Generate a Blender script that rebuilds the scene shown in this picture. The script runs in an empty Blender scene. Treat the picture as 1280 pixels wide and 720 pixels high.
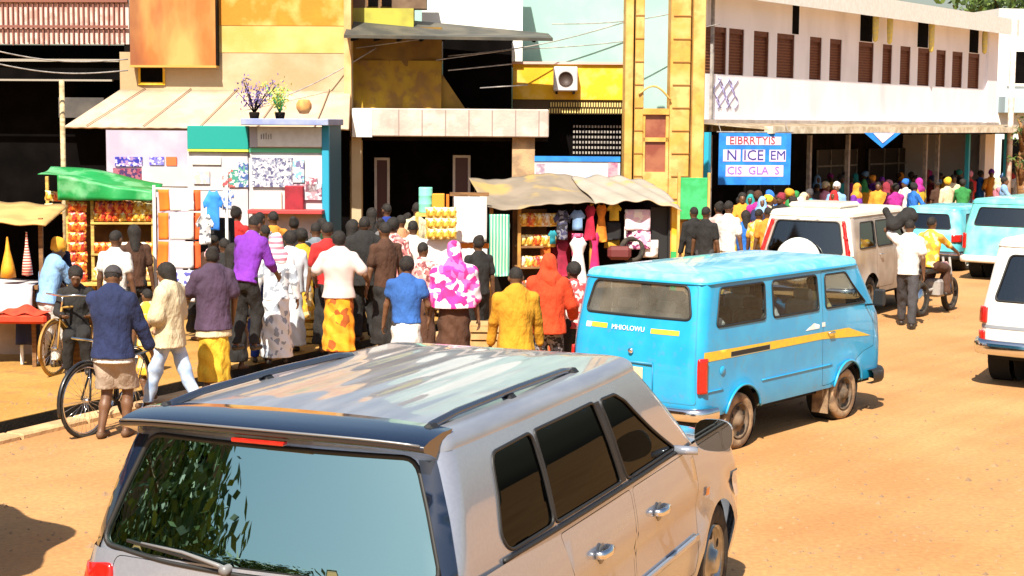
import bpy, bmesh, math, random
import numpy as np
from mathutils import Vector, Matrix
from mathutils.geometry import delaunay_2d_cdt
import openvdb
R = math.radians
rng = random.Random(7)
sc = bpy.context.scene
COL = sc.collection
# ------------------------------------------------------------------ camera
FPX, PITCH, CAMH, ROLL = 2032.0, .102, 3.231, .007
cp, sp, cr, sr = math.cos(PITCH), math.sin(PITCH), math.cos(ROLL), math.sin(ROLL)
cam_d = bpy.data.cameras.new('camera'); cam = bpy.data.objects.new('camera', cam_d); COL.objects.link(cam)
cam_d.sensor_width = 36; cam_d.lens = 36 * FPX / 1280; cam_d.clip_start = .1; cam_d.clip_end = 3000
cam.matrix_world = Matrix.Translation((0, 0, CAMH)) @ Matrix.Rotation(math.pi / 2 - PITCH, 4, 'X') @ Matrix.Rotation(ROLL, 4, 'Z')
sc.camera = cam
def ray(px, py):
    dx, dy = px - 640, py - 360
    u = (dx * cr + dy * sr) / FPX; v = -(-dx * sr + dy * cr) / FPX
    return Vector((u, cp + v * sp, -sp + v * cp))
def at(px, py, Y):
    d = ray(px, py); t = Y / d.y
    return Vector((d.x * t, Y, CAMH + d.z * t))
def gp(px, py, z=0.):
    d = ray(px, py); t = (z - CAMH) / d.z
    return Vector((d.x * t, d.y * t, z))
# ------------------------------------------------------------------ materials
MATS = {}
def pm(name, c, c2=None, sc_=4., r=.8, m=0., bump=0., bsc=30., coat=0., detail=5, lo=.4, hi=.6, st=(1, 1, 1), spec=.5, emit=None, world=False, c3=None, s3=30., a3=.5, lo3=.5, hi3=.62, bdist=.02):
    if name in MATS: return MATS[name]
    mt = bpy.data.materials.new(name); mt.use_nodes = True; nt = mt.node_tree; N = nt.nodes; Lk = nt.links
    b = N['Principled BSDF']; b.inputs['Roughness'].default_value = r; b.inputs['Metallic'].default_value = m
    b.inputs['Specular IOR Level'].default_value = spec
    b.inputs['Base Color'].default_value = (*c, 1)
    if coat: b.inputs['Coat Weight'].default_value = coat; b.inputs['Coat Roughness'].default_value = .04
    if c2 is not None or bump:
        tc = N.new('ShaderNodeTexCoord'); mp = N.new('ShaderNodeMapping'); mp.inputs['Scale'].default_value = st
        if world:
            g = N.new('ShaderNodeNewGeometry'); Lk.new(g.outputs['Position'], mp.inputs['Vector'])
        else: Lk.new(tc.outputs['Object'], mp.inputs['Vector'])
    if c2 is not None:
        n = N.new('ShaderNodeTexNoise'); n.inputs['Scale'].default_value = sc_; n.inputs['Detail'].default_value = detail
        Lk.new(mp.outputs[0], n.inputs['Vector'])
        rp = N.new('ShaderNodeValToRGB'); rp.color_ramp.elements[0].position = lo; rp.color_ramp.elements[1].position = hi
        rp.color_ramp.elements[0].color = (*c, 1); rp.color_ramp.elements[1].color = (*c2, 1)
        Lk.new(n.outputs['Fac'], rp.inputs['Fac']); out = rp.outputs['Color']
        if c3 is not None:
            n3 = N.new('ShaderNodeTexNoise'); n3.inputs['Scale'].default_value = s3; n3.inputs['Detail'].default_value = 4
            Lk.new(mp.outputs[0], n3.inputs['Vector'])
            r3 = N.new('ShaderNodeValToRGB'); r3.color_ramp.elements[0].position = lo3; r3.color_ramp.elements[1].position = hi3
            r3.color_ramp.elements[0].color = (0, 0, 0, 1); r3.color_ramp.elements[1].color = (a3, a3, a3, 1)
            Lk.new(n3.outputs['Fac'], r3.inputs['Fac'])
            mx = N.new('ShaderNodeMix'); mx.data_type = 'RGBA'; Lk.new(r3.outputs['Color'], mx.inputs['Factor'])
            Lk.new(out, mx.inputs['A']); mx.inputs['B'].default_value = (*c3, 1); out = mx.outputs['Result']
        Lk.new(out, b.inputs['Base Color'])
    if bump:
        n2 = N.new('ShaderNodeTexNoise'); n2.inputs['Scale'].default_value = bsc; n2.inputs['Detail'].default_value = 6
        Lk.new(mp.outputs[0], n2.inputs['Vector'])
        bp = N.new('ShaderNodeBump'); bp.inputs['Strength'].default_value = min(1, bump); bp.inputs['Distance'].default_value = bdist
        Lk.new(n2.outputs['Fac'], bp.inputs['Height']); Lk.new(bp.outputs['Normal'], b.inputs['Normal'])
    MATS[name] = mt
    return mt
def pattern(name, kind, cols, scale=20., r=.85):
    """cloth patterns: spots (voronoi), stripes (wave), plaid"""
    if name in MATS: return MATS[name]
    mt = bpy.data.materials.new(name); mt.use_nodes = True; nt = mt.node_tree; N = nt.nodes; Lk = nt.links
    b = N['Principled BSDF']; b.inputs['Roughness'].default_value = r
    tc = N.new('ShaderNodeTexCoord')
    if kind in ('stripes', 'vstripes', 'hstripes'):
        w = N.new('ShaderNodeTexWave'); w.inputs['Scale'].default_value = scale; w.inputs['Distortion'].default_value = .6
        w.bands_direction = 'Z' if kind == 'hstripes' else 'X'
        Lk.new(tc.outputs['Object'], w.inputs['Vector']); f = w.outputs['Fac']
    else:
        w = N.new('ShaderNodeTexVoronoi'); w.inputs['Scale'].default_value = scale
        nz = N.new('ShaderNodeTexNoise'); nz.inputs['Scale'].default_value = scale * .6; Lk.new(tc.outputs['Object'], nz.inputs['Vector'])
        ad = N.new('ShaderNodeVectorMath'); ad.operation = 'MULTIPLY_ADD'; Lk.new(nz.outputs['Color'], ad.inputs[0]); ad.inputs[1].default_value = (.09,) * 3
        Lk.new(tc.outputs['Object'], ad.inputs[2]); Lk.new(ad.outputs[0], w.inputs['Vector'])
        sp_ = N.new('ShaderNodeSeparateColor'); Lk.new(w.outputs['Color'], sp_.inputs[0]); f = sp_.outputs[0]
    rp = N.new('ShaderNodeValToRGB'); rp.color_ramp.interpolation = 'CONSTANT' if kind != 'soft' else 'LINEAR'
    els = rp.color_ramp.elements
    while len(els) < len(cols): els.new(.5)
    for i, c in enumerate(cols): els[i].position = i / len(cols); els[i].color = (*c, 1)
    Lk.new(f, rp.inputs['Fac']); Lk.new(rp.outputs['Color'], b.inputs['Base Color'])
    MATS[name] = mt
    return mt
def glassm(name, tint=(.6, .7, .7), clear=.6, rough=.02, refl=1., k=1.3, refl_haze=0., dcol=(.5, .46, .38)):
    """window pane: part see-through, part mirror by fresnel"""
    if name in MATS: return MATS[name]
    mt = bpy.data.materials.new(name); mt.use_nodes = True; nt = mt.node_tree; N = nt.nodes; Lk = nt.links
    N.remove(N['Principled BSDF']); o = N['Material Output']
    t = N.new('ShaderNodeBsdfTransparent'); t.inputs[0].default_value = (tint[0] * clear, tint[1] * clear, tint[2] * clear, 1)
    g = N.new('ShaderNodeBsdfGlossy'); g.inputs['Roughness'].default_value = rough; g.inputs[0].default_value = (.95, 1, 1, 1)
    fr = N.new('ShaderNodeFresnel'); fr.inputs[0].default_value = 1.5
    ml = N.new('ShaderNodeMath'); ml.operation = 'MULTIPLY_ADD'; ml.inputs[1].default_value = k; ml.inputs[2].default_value = .06 * refl; ml.use_clamp = True
    Lk.new(fr.outputs[0], ml.inputs[0]); mx = N.new('ShaderNodeMixShader'); Lk.new(ml.outputs[0], mx.inputs[0])
    Lk.new(t.outputs[0], mx.inputs[1]); Lk.new(g.outputs[0], mx.inputs[2]); Lk.new(mx.outputs[0], o.inputs[0])
    if refl_haze:  # pale diffuse mix stands in for a reflection on the pane
        d_ = N.new('ShaderNodeBsdfDiffuse'); d_.inputs[0].default_value = (*dcol, 1); m2 = N.new('ShaderNodeMixShader'); tc = N.new('ShaderNodeTexCoord'); nz = N.new('ShaderNodeTexNoise'); nz.inputs['Scale'].default_value = 3; nz.inputs['Detail'].default_value = 6; Lk.new(tc.outputs['Object'], nz.inputs['Vector'])
        ma = N.new('ShaderNodeMath'); ma.operation = 'MULTIPLY'; ma.inputs[1].default_value = refl_haze * 2; ma.use_clamp = True; Lk.new(nz.outputs['Fac'], ma.inputs[0]); Lk.new(ma.outputs[0], m2.inputs[0]); Lk.new(mx.outputs[0], m2.inputs[1]); Lk.new(d_.outputs[0], m2.inputs[2]); Lk.new(m2.outputs[0], o.inputs[0])
    MATS[name] = mt
    return mt
# ------------------------------------------------------------------ objects
def tag(o, label=None, cat=None, group=None, kind=None):
    if label: o['label'] = label
    if cat: o['category'] = cat
    if group: o['group'] = group
    if kind: o['kind'] = kind
    return o
def thing(name, label, cat, loc=(0, 0, 0), rz=0., group=None, scale=1.):
    o = bpy.data.objects.new(name, None); COL.objects.link(o); o.empty_display_size = .2
    o.location = loc; o.rotation_euler = (0, 0, rz); o.scale = (scale,) * 3
    return tag(o, label, cat, group)
def copy_tree(o, parent=None, label=None, loc=None, rz=None):
    c = o.copy(); COL.objects.link(c)
    if parent is not None: c.parent = parent
    if label: c['label'] = label
    if loc is not None: c.location = loc
    if rz is not None: c.rotation_euler = (0, 0, rz)
    for ch in list(o.children): copy_tree(ch, c)
    return c
class M:
    """collects faces, builds ONE mesh object"""
    def __init__(s): s.v = []; s.f = []; s.mi = []; s.sm = []
    def add(s, vs, fs, mi=0, smooth=False, T=None):
        o = len(s.v)
        for p in vs: s.v.append(tuple(T @ Vector(p)) if T is not None else tuple(p))
        for f in fs: s.f.append(tuple(i + o for i in f)); s.mi.append(mi); s.sm.append(smooth)
        return s
    def box(s, a, b, mi=0, bev=0., T=None):
        a = Vector(a); b = Vector(b)
        lo = Vector(map(min, a, b)); hi = Vector(map(max, a, b))
        if bev <= 0:
            vs = [(x, y, z) for x in (lo.x, hi.x) for y in (lo.y, hi.y) for z in (lo.z, hi.z)]
            return s.add(vs, [(0, 1, 3, 2), (4, 6, 7, 5), (0, 4, 5, 1), (2, 3, 7, 6), (0, 2, 6, 4), (1, 5, 7, 3)], mi, False, T)
        bev = min(bev, min(hi - lo) * .45)
        vs = []; idx = {}
        for i in (0, 1):
            for j in (0, 1):
                for k in (0, 1):
                    c = [hi[0] if i else lo[0], hi[1] if j else lo[1], hi[2] if k else lo[2]]
                    sg = [-1 if i else 1, -1 if j else 1, -1 if k else 1]
                    for ax in range(3):
                        p = [c[q] + (0 if q == ax else sg[q] * bev) for q in range(3)]
                        idx[i, j, k, ax] = len(vs); vs.append(p)
        fs = []
        for ax in range(3):
            o1, o2 = [(1, 2), (2, 0), (0, 1)][ax]
            for sd in (0, 1):
                q = []
                for (u, w) in ((0, 0), (1, 0), (1, 1), (0, 1)):
                    t = [0, 0, 0]; t[ax] = sd; t[o1] = u; t[o2] = w; q.append(idx[t[0], t[1], t[2], ax])
                fs.append(tuple(q if sd else q[::-1]))
            for u in (0, 1):
                for w in (0, 1):
                    def ky(e, a_):
                        t = [0, 0, 0]; t[ax] = e; t[o1] = u; t[o2] = w; return idx[t[0], t[1], t[2], a_]
                    fs.append((ky(0, o1), ky(1, o1), ky(1, o2), ky(0, o2)))
        for i in (0, 1):
            for j in (0, 1):
                for k in (0, 1): fs.append((idx[i, j, k, 0], idx[i, j, k, 1], idx[i, j, k, 2]))
        return s.add(vs, fs, mi, False, T)
    def tube(s, pts, r, n=8, mi=0, closed=False, T=None, caps=True, flat=1.):
        pts = [Vector(p) for p in pts]; k = len(pts); rs = r if isinstance(r, (list, tuple)) else [r] * k
        vs = []; up = None
        for i, p in enumerate(pts):
            if closed: d = pts[(i + 1) % k] - pts[i - 1]
            else: d = pts[min(i + 1, k - 1)] - pts[max(i - 1, 0)]
            d = d.normalized() if d.length > 1e-9 else Vector((0, 0, 1))
            if up is None: up = Vector((0, 0, 1)) if abs(d.z) < .9 else Vector((1, 0, 0))
            x = d.cross(up)
            if x.length < 1e-4: up = Vector((1, 0, 0)) if abs(d.x) < .9 else Vector((0, 1, 0)); x = d.cross(up)
            x.normalize(); y = x.cross(d); up = y
            for j in range(n):
                a = 2 * math.pi * j / n; vs.append(p + x * (math.cos(a) * rs[i]) + y * (math.sin(a) * rs[i] * flat))
        fs = []
        for i in range(k if closed else k - 1):
            for j in range(n):
                a, b = i * n, ((i + 1) % k) * n
                fs.append((a + j, a + (j + 1) % n, b + (j + 1) % n, b + j))
        if not closed and caps: fs.append(tuple(range(n))[::-1]); fs.append(tuple((k - 1) * n + j for j in range(n)))
        return s.add(vs, fs, mi, True, T)
    def lathe(s, prof, n=24, mi=0, T=None, smooth=True):
        """prof: (radius, z) list, about local Z"""
        vs = []; fs = []
        for (r, z) in prof:
            for j in range(n):
                a = 2 * math.pi * j / n; vs.append((r * math.cos(a), r * math.sin(a), z))
        for i in range(len(prof) - 1):
            for j in range(n): fs.append((i * n + j, i * n + (j + 1) % n, (i + 1) * n + (j + 1) % n, (i + 1) * n + j))
        return s.add(vs, fs, mi, smooth, T)
    def grid(s, fn, nu, nv, mi=0, smooth=True, T=None, back=0.):
        vs = [fn(i / nu, j / nv) for j in range(nv + 1) for i in range(nu + 1)]
        fs = [(j * (nu + 1) + i, j * (nu + 1) + i + 1, (j + 1) * (nu + 1) + i + 1, (j + 1) * (nu + 1) + i) for j in range(nv) for i in range(nu)]
        return s.add(vs, fs, mi, smooth, T)
    def build(s, name, mats, parent=None, loc=None, rz=None, solid=0., auto=None):
        me = bpy.data.meshes.new(name); me.from_pydata(s.v, [], s.f)
        if not isinstance(mats, (list, tuple)): mats = [mats]
        for m_ in mats: me.materials.append(m_)
        me.polygons.foreach_set('material_index', s.mi); me.polygons.foreach_set('use_smooth', s.sm); me.update()
        o = bpy.data.objects.new(name, me); COL.objects.link(o)
        if parent is not None: o.parent = parent
        if loc is not None: o.location = loc
        if rz is not None: o.rotation_euler = (0, 0, rz)
        if solid: md = o.modifiers.new('s', 'SOLIDIFY'); md.thickness = solid; md.offset = -1
        return o
def Tr(loc, rz=0., rx=0., ry=0.): return Matrix.Translation(loc) @ Matrix.Rotation(rz, 4, 'Z') @ Matrix.Rotation(rx, 4, 'X') @ Matrix.Rotation(ry, 4, 'Y')
def roundpoly(pts, r=.04, n=4):
    out = []; k = len(pts)
    for i in range(k):
        p = Vector(pts[i]); a = Vector(pts[i - 1]) - p; b = Vector(pts[(i + 1) % k]) - p
        rr = min(r, a.length * .45, b.length * .45)
        p1 = p + a.normalized() * rr; p2 = p + b.normalized() * rr
        for j in range(n + 1):
            t = j / n; q = (1 - t) ** 2 * p1 + 2 * t * (1 - t) * p + t * t * p2; out.append((q.x, q.y))
    return out
def inpoly(P, poly):
    x, y = P[:, 0], P[:, 1]; c = np.zeros(len(P), bool); k = len(poly)
    for i in range(k):
        x1, y1 = poly[i]; x2, y2 = poly[(i + 1) % k]
        if y1 == y2: continue
        c ^= ((y1 > y) != (y2 > y)) & (x < (x2 - x1) * (y - y1) / (y2 - y1) + x1)
    return c
def edge_dist(P, poly):
    d = np.full(len(P), 9.); k = len(poly)
    for i in range(k):
        a = np.array(poly[i]); b = np.array(poly[(i + 1) % k]); ab = b - a; L2 = (ab ** 2).sum() + 1e-12
        t = np.clip(((P - a) @ ab) / L2, 0, 1); d = np.minimum(d, np.hypot(*(P - a - t[:, None] * ab).T))
    return d
def dens(poly, step):
    out = []; k = len(poly)
    for i in range(k):
        a, b = Vector(poly[i]), Vector(poly[(i + 1) % k]); n = max(1, int(math.ceil((b - a).length / step)))
        for j in range(n): q = a.lerp(b, j / n); out.append((q.x, q.y))
    return out
def inset(poly, d):
    """shrink a polygon by d (any winding)"""
    k = len(poly); ar = sum(poly[i][0] * poly[(i + 1) % k][1] - poly[(i + 1) % k][0] * poly[i][1] for i in range(k)); sg = 1 if ar > 0 else -1
    out = []
    for i in range(k):
        a, p, b = Vector(poly[i - 1]), Vector(poly[i]), Vector(poly[(i + 1) % k])
        e1 = (p - a); e2 = (b - p)
        if e1.length < 1e-7 or e2.length < 1e-7: out.append(tuple(p)); continue
        e1.normalize(); e2.normalize()
        n1 = Vector((-e1.y, e1.x)) * sg; n2 = Vector((-e2.y, e2.x)) * sg; n = n1 + n2
        if n.length < .2: out.append(tuple(p)); continue
        n.normalize(); out.append(tuple(p + n * (d / max(.5, n.dot(n1)))))
    return out
def cdt_mesh(outer, holes, mp, step=.08, grid=None):
    """triangulate a 2D region with holes and map it to 3D: returns (verts3d, faces)"""
    loops = [dens(l, step) for l in [outer] + holes]
    pts = []; edges = []
    for l in loops:
        o = len(pts); pts += l; edges += [(o + i, o + (i + 1) % len(l)) for i in range(len(l))]
    A = np.array(outer); lo = A.min(0); hi = A.max(0); g = grid or step
    gx, gy = np.meshgrid(np.arange(lo[0] + g / 2, hi[0], g), np.arange(lo[1] + g / 2, hi[1], g)); G = np.column_stack([gx.ravel(), gy.ravel()])
    if len(G):
        k = inpoly(G, outer)
        for h in holes: k &= ~inpoly(G, h)
        G = G[k]
        if len(G):
            k = np.ones(len(G), bool)
            for l in [outer] + holes: k &= edge_dist(G, l) > g * .35
            pts += [tuple(p) for p in G[k]]
    r = delaunay_2d_cdt([Vector(p) for p in pts], edges, [], 0, 1e-5)
    V, F_ = r[0], r[2]; VA = np.array([tuple(v) for v in V])
    C = np.array([(VA[f[0]] + VA[f[1]] + VA[f[2]]) / 3 for f in F_])
    k = inpoly(C, outer)
    for h in holes: k &= ~inpoly(C, h)
    F_ = [tuple(f) for f, q in zip(F_, k) if q]
    used = sorted({i for f in F_ for i in f}); re = {u: i for i, u in enumerate(used)}
    return [mp(V[u].x, V[u].y) for u in used], [tuple(re[i] for i in f) for f in F_]
def text_mesh(m, txt, size, T, mi=0, ext=.004, align='CENTER'):
    """letters as geometry, in the local XY plane of T, added to builder m"""
    c = bpy.data.curves.new('t', 'FONT'); c.body = txt; c.size = size; c.extrude = ext; c.align_x = align; c.align_y = 'CENTER'; c.resolution_u = 2
    o = bpy.data.objects.new('t', c); COL.objects.link(o)
    dg = bpy.context.evaluated_depsgraph_get(); me = bpy.data.meshes.new_from_object(o.evaluated_get(dg))
    m.add([v.co.copy() for v in me.vertices], [tuple(p.vertices) for p in me.polygons], mi, False, T)
    bpy.data.objects.remove(o); bpy.data.curves.remove(c); bpy.data.meshes.remove(me)
class Facade:
    """a vertical plane seen at pixel px at depth Y, turned by yaw (0 = square to the camera)"""
    def __init__(s, px, Y, yaw):
        p = at(px, 360, Y); s.o = Vector((p.x, Y, 0)); s.a = yaw
        s.u = Vector((math.cos(yaw), math.sin(yaw), 0)); s.n = Vector((math.sin(yaw), -math.cos(yaw), 0))
        s.T = Matrix(((s.u.x, -s.n.x, 0, s.o.x), (s.u.y, -s.n.y, 0, s.o.y), (0, 0, 1, 0), (0, 0, 0, 1)))   # local (u, -n, z)
    def uz(s, px, py, n=0.):
        d = ray(px, py); o = Vector((0, 0, CAMH)); q = s.o + s.n * n
        t = (q - o).dot(s.n) / d.dot(s.n); p = o + d * t
        return ((p - s.o).dot(s.u), p.z)
    def rect(s, x0, y0, x1, y1, n=0.):
        """world rect (u0,u1,z0,z1) behind the pixel rect"""
        u0, z1 = s.uz(x0, y0, n); u1, z0 = s.uz(x1, y1, n); u0b, _ = s.uz(x0, y1, n); u1b, _ = s.uz(x1, y0, n)
        return (u0 + u0b) / 2, (u1 + u1b) / 2, z0, z1
    def box(s, m, u0, u1, z0, z1, n0, n1, mi=0, bev=0.):
        return m.box((u0, -n0, z0), (u1, -n1, z1), mi, bev, s.T)
# ------------------------------------------------------------------ people: signed distance bodies, one surface each
def V3(*a): return np.array(a, float)
def rcone(a, b, ra, rb, k=.03, flat=1., fwd=None): return ('c', V3(*a), V3(*b), ra, rb, k, flat, fwd)
def ell(c, r, Rm=None, k=.03): return ('e', V3(*c), V3(*r), np.eye(3) if Rm is None else Rm, k)
def prim_d(p, X):
    if p[0] == 'c':
        _, a, b, ra, rb, k, flat, fwd = p
        ab = b - a; L = (ab ** 2).sum() + 1e-12
        t = np.clip(((X - a) @ ab) / L, 0, 1); q = X - a - t[..., None] * ab
        if flat != 1.:
            f = (q @ fwd)[..., None] * fwd; q = q + f * (1 / flat - 1)
            return (np.sqrt((q ** 2).sum(-1)) - (ra + (rb - ra) * t)) * (flat * .5 + .5)
        return np.sqrt((q ** 2).sum(-1)) - (ra + (rb - ra) * t)
    _, c, r, Rm, k = p
    q = (X - c) @ Rm; k0 = np.sqrt(((q / r) ** 2).sum(-1)); k1 = np.sqrt(((q / (r * r)) ** 2).sum(-1)) + 1e-9
    return k0 * (k0 - 1) / k1
def prim_box(p):
    if p[0] == 'c': r = max(p[3], p[4]); return np.minimum(p[1], p[2]) - r, np.maximum(p[1], p[2]) + r
    r = p[2].max(); return p[1] - r, p[1] + r
def sdf_obj(name, prims, mat, parent, vox=.014, subs=(), planes=(), fold=0., foldk=(14, 14, 5), seed=0, mats=None, paint=None, fade=0):
    lo = np.min([prim_box(p)[0] for p in prims], 0) - .05; hi = np.max([prim_box(p)[1] for p in prims], 0) + .05
    n = np.ceil((hi - lo) / vox).astype(int) + 1
    ax = [lo[i] + np.arange(n[i]) * vox for i in range(3)]
    D = np.full(n, .08, np.float32)
    for p in prims:
        a, b = prim_box(p); k = p[-1] if p[0] == 'e' else p[5]
        i0 = np.maximum(((a - .04 - k - lo) / vox).astype(int), 0); i1 = np.minimum(((b + .04 + k - lo) / vox).astype(int) + 2, n)
        X = np.stack(np.meshgrid(ax[0][i0[0]:i1[0]], ax[1][i0[1]:i1[1]], ax[2][i0[2]:i1[2]], indexing='ij'), -1)
        d = prim_d(p, X).astype(np.float32); sl = tuple(slice(i0[q], i1[q]) for q in range(3)); o = D[sl]
        h = np.maximum(k - np.abs(o - d), 0) / max(k, 1e-6); D[sl] = np.minimum(o, d) - h * h * k * .25
    if fold or planes or subs:
        X = np.stack(np.meshgrid(*ax, indexing='ij'), -1)
        if fold:
            s_ = seed * 1.7
            fd = np.clip((fade - X[..., 2]) / .35, 0, 1) if fade else 1.
            w = fd * np.sin(X[..., 0] * foldk[0] * 2 + s_ + 2 * np.sin(X[..., 2] * foldk[2] + s_)) * np.sin(X[..., 1] * foldk[1] * 2 + 1.3 * s_ + 1.6 * np.sin(X[..., 2] * foldk[2] * 1.4)) \
                + .6 * np.sin((X[..., 2] + .4 * X[..., 0]) * 31 + s_ + 3 * np.sin(X[..., 0] * 9))
            D = D + fold * w.astype(np.float32)
        for p in subs:
            d = prim_d(p, X); D = np.maximum(D, -d)
        for (nx, ny, nz, c) in planes: D = np.maximum(D, X[..., 0] * nx + X[..., 1] * ny + X[..., 2] * nz - c)
    D = np.clip(D, -.08, .08).astype(np.float32)
    D[0], D[-1], D[:, 0], D[:, -1], D[:, :, 0], D[:, :, -1] = (.08,) * 6
    g = openvdb.FloatGrid(.08); g.copyFromArray(D); P, Q = g.convertToQuads(0.)
    P = lo + P * vox
    me = bpy.data.meshes.new(name); nv, nq = len(P), len(Q)
    me.vertices.add(nv); me.vertices.foreach_set('co', P.astype(np.float32).ravel())
    me.loops.add(nq * 4); me.loops.foreach_set('vertex_index', Q[:, ::-1].astype(np.int32).ravel())
    me.polygons.add(nq); me.polygons.foreach_set('loop_start', np.arange(nq, dtype=np.int32) * 4)
    me.polygons.foreach_set('loop_total', np.full(nq, 4, np.int32)); me.polygons.foreach_set('use_smooth', np.ones(nq, bool))
    me.materials.append(mat)
    if mats:
        for m_ in mats: me.materials.append(m_)
        C = P[Q].mean(1); mi = np.zeros(nq, np.int32)
        for i, (c, r) in enumerate(paint):
            for cc in c: mi[np.sqrt(((C - cc) ** 2).sum(-1)) < r] = i + 1
        me.polygons.foreach_set('material_index', mi)
    me.update(calc_edges=True); me.validate()
    o = bpy.data.objects.new(name, me); COL.objects.link(o); o.parent = parent
    return o
def ik(a, b, l1, l2, hint):
    d = b - a; L = min(np.linalg.norm(d), (l1 + l2) * .999); u = d / (np.linalg.norm(d) + 1e-9)
    x = (l1 * l1 - l2 * l2 + L * L) / (2 * L); h = math.sqrt(max(l1 * l1 - x * x, 0)); hn = hint - (hint @ u) * u; hn /= np.linalg.norm(hn) + 1e-9
    return a + u * x + hn * h, a + u * L
def rotz(a): c, s = math.cos(a), math.sin(a); return np.array([[c, -s, 0], [s, c, 0], [0, 0, 1.]])
def rotx(a): c, s = math.cos(a), math.sin(a); return np.array([[1, 0, 0], [0, c, -s], [0, s, c]])
def roty(a): c, s = math.cos(a), math.sin(a); return np.array([[c, 0, s], [0, 1, 0], [-s, 0, c]])
SKINS = [pm('skin_deep', (.10, .046, .024), (.13, .06, .032), 9, .4, bump=.1, bsc=60), pm('skin_brown', (.12, .055, .028), (.15, .07, .036), 9, .5, bump=.1, bsc=60), pm('skin_warm', (.2, .095, .045), (.24, .12, .06), 9, .5)]
HAIR = pm('black_hair', (.007, .005, .004), (.018, .012, .009), 30, .75, bump=.6, bsc=120)
EYE = pm('eye_white', (.6, .56, .5), r=.3); PUP = pm('eye_dark', (.01, .008, .006), r=.2); LIP = pm('lip', (.12, .035, .03), r=.45)
SHOE = pm('dark_shoe', (.03, .022, .018), r=.5); SOLE = pm('sandal', (.12, .06, .03), r=.7)
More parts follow.
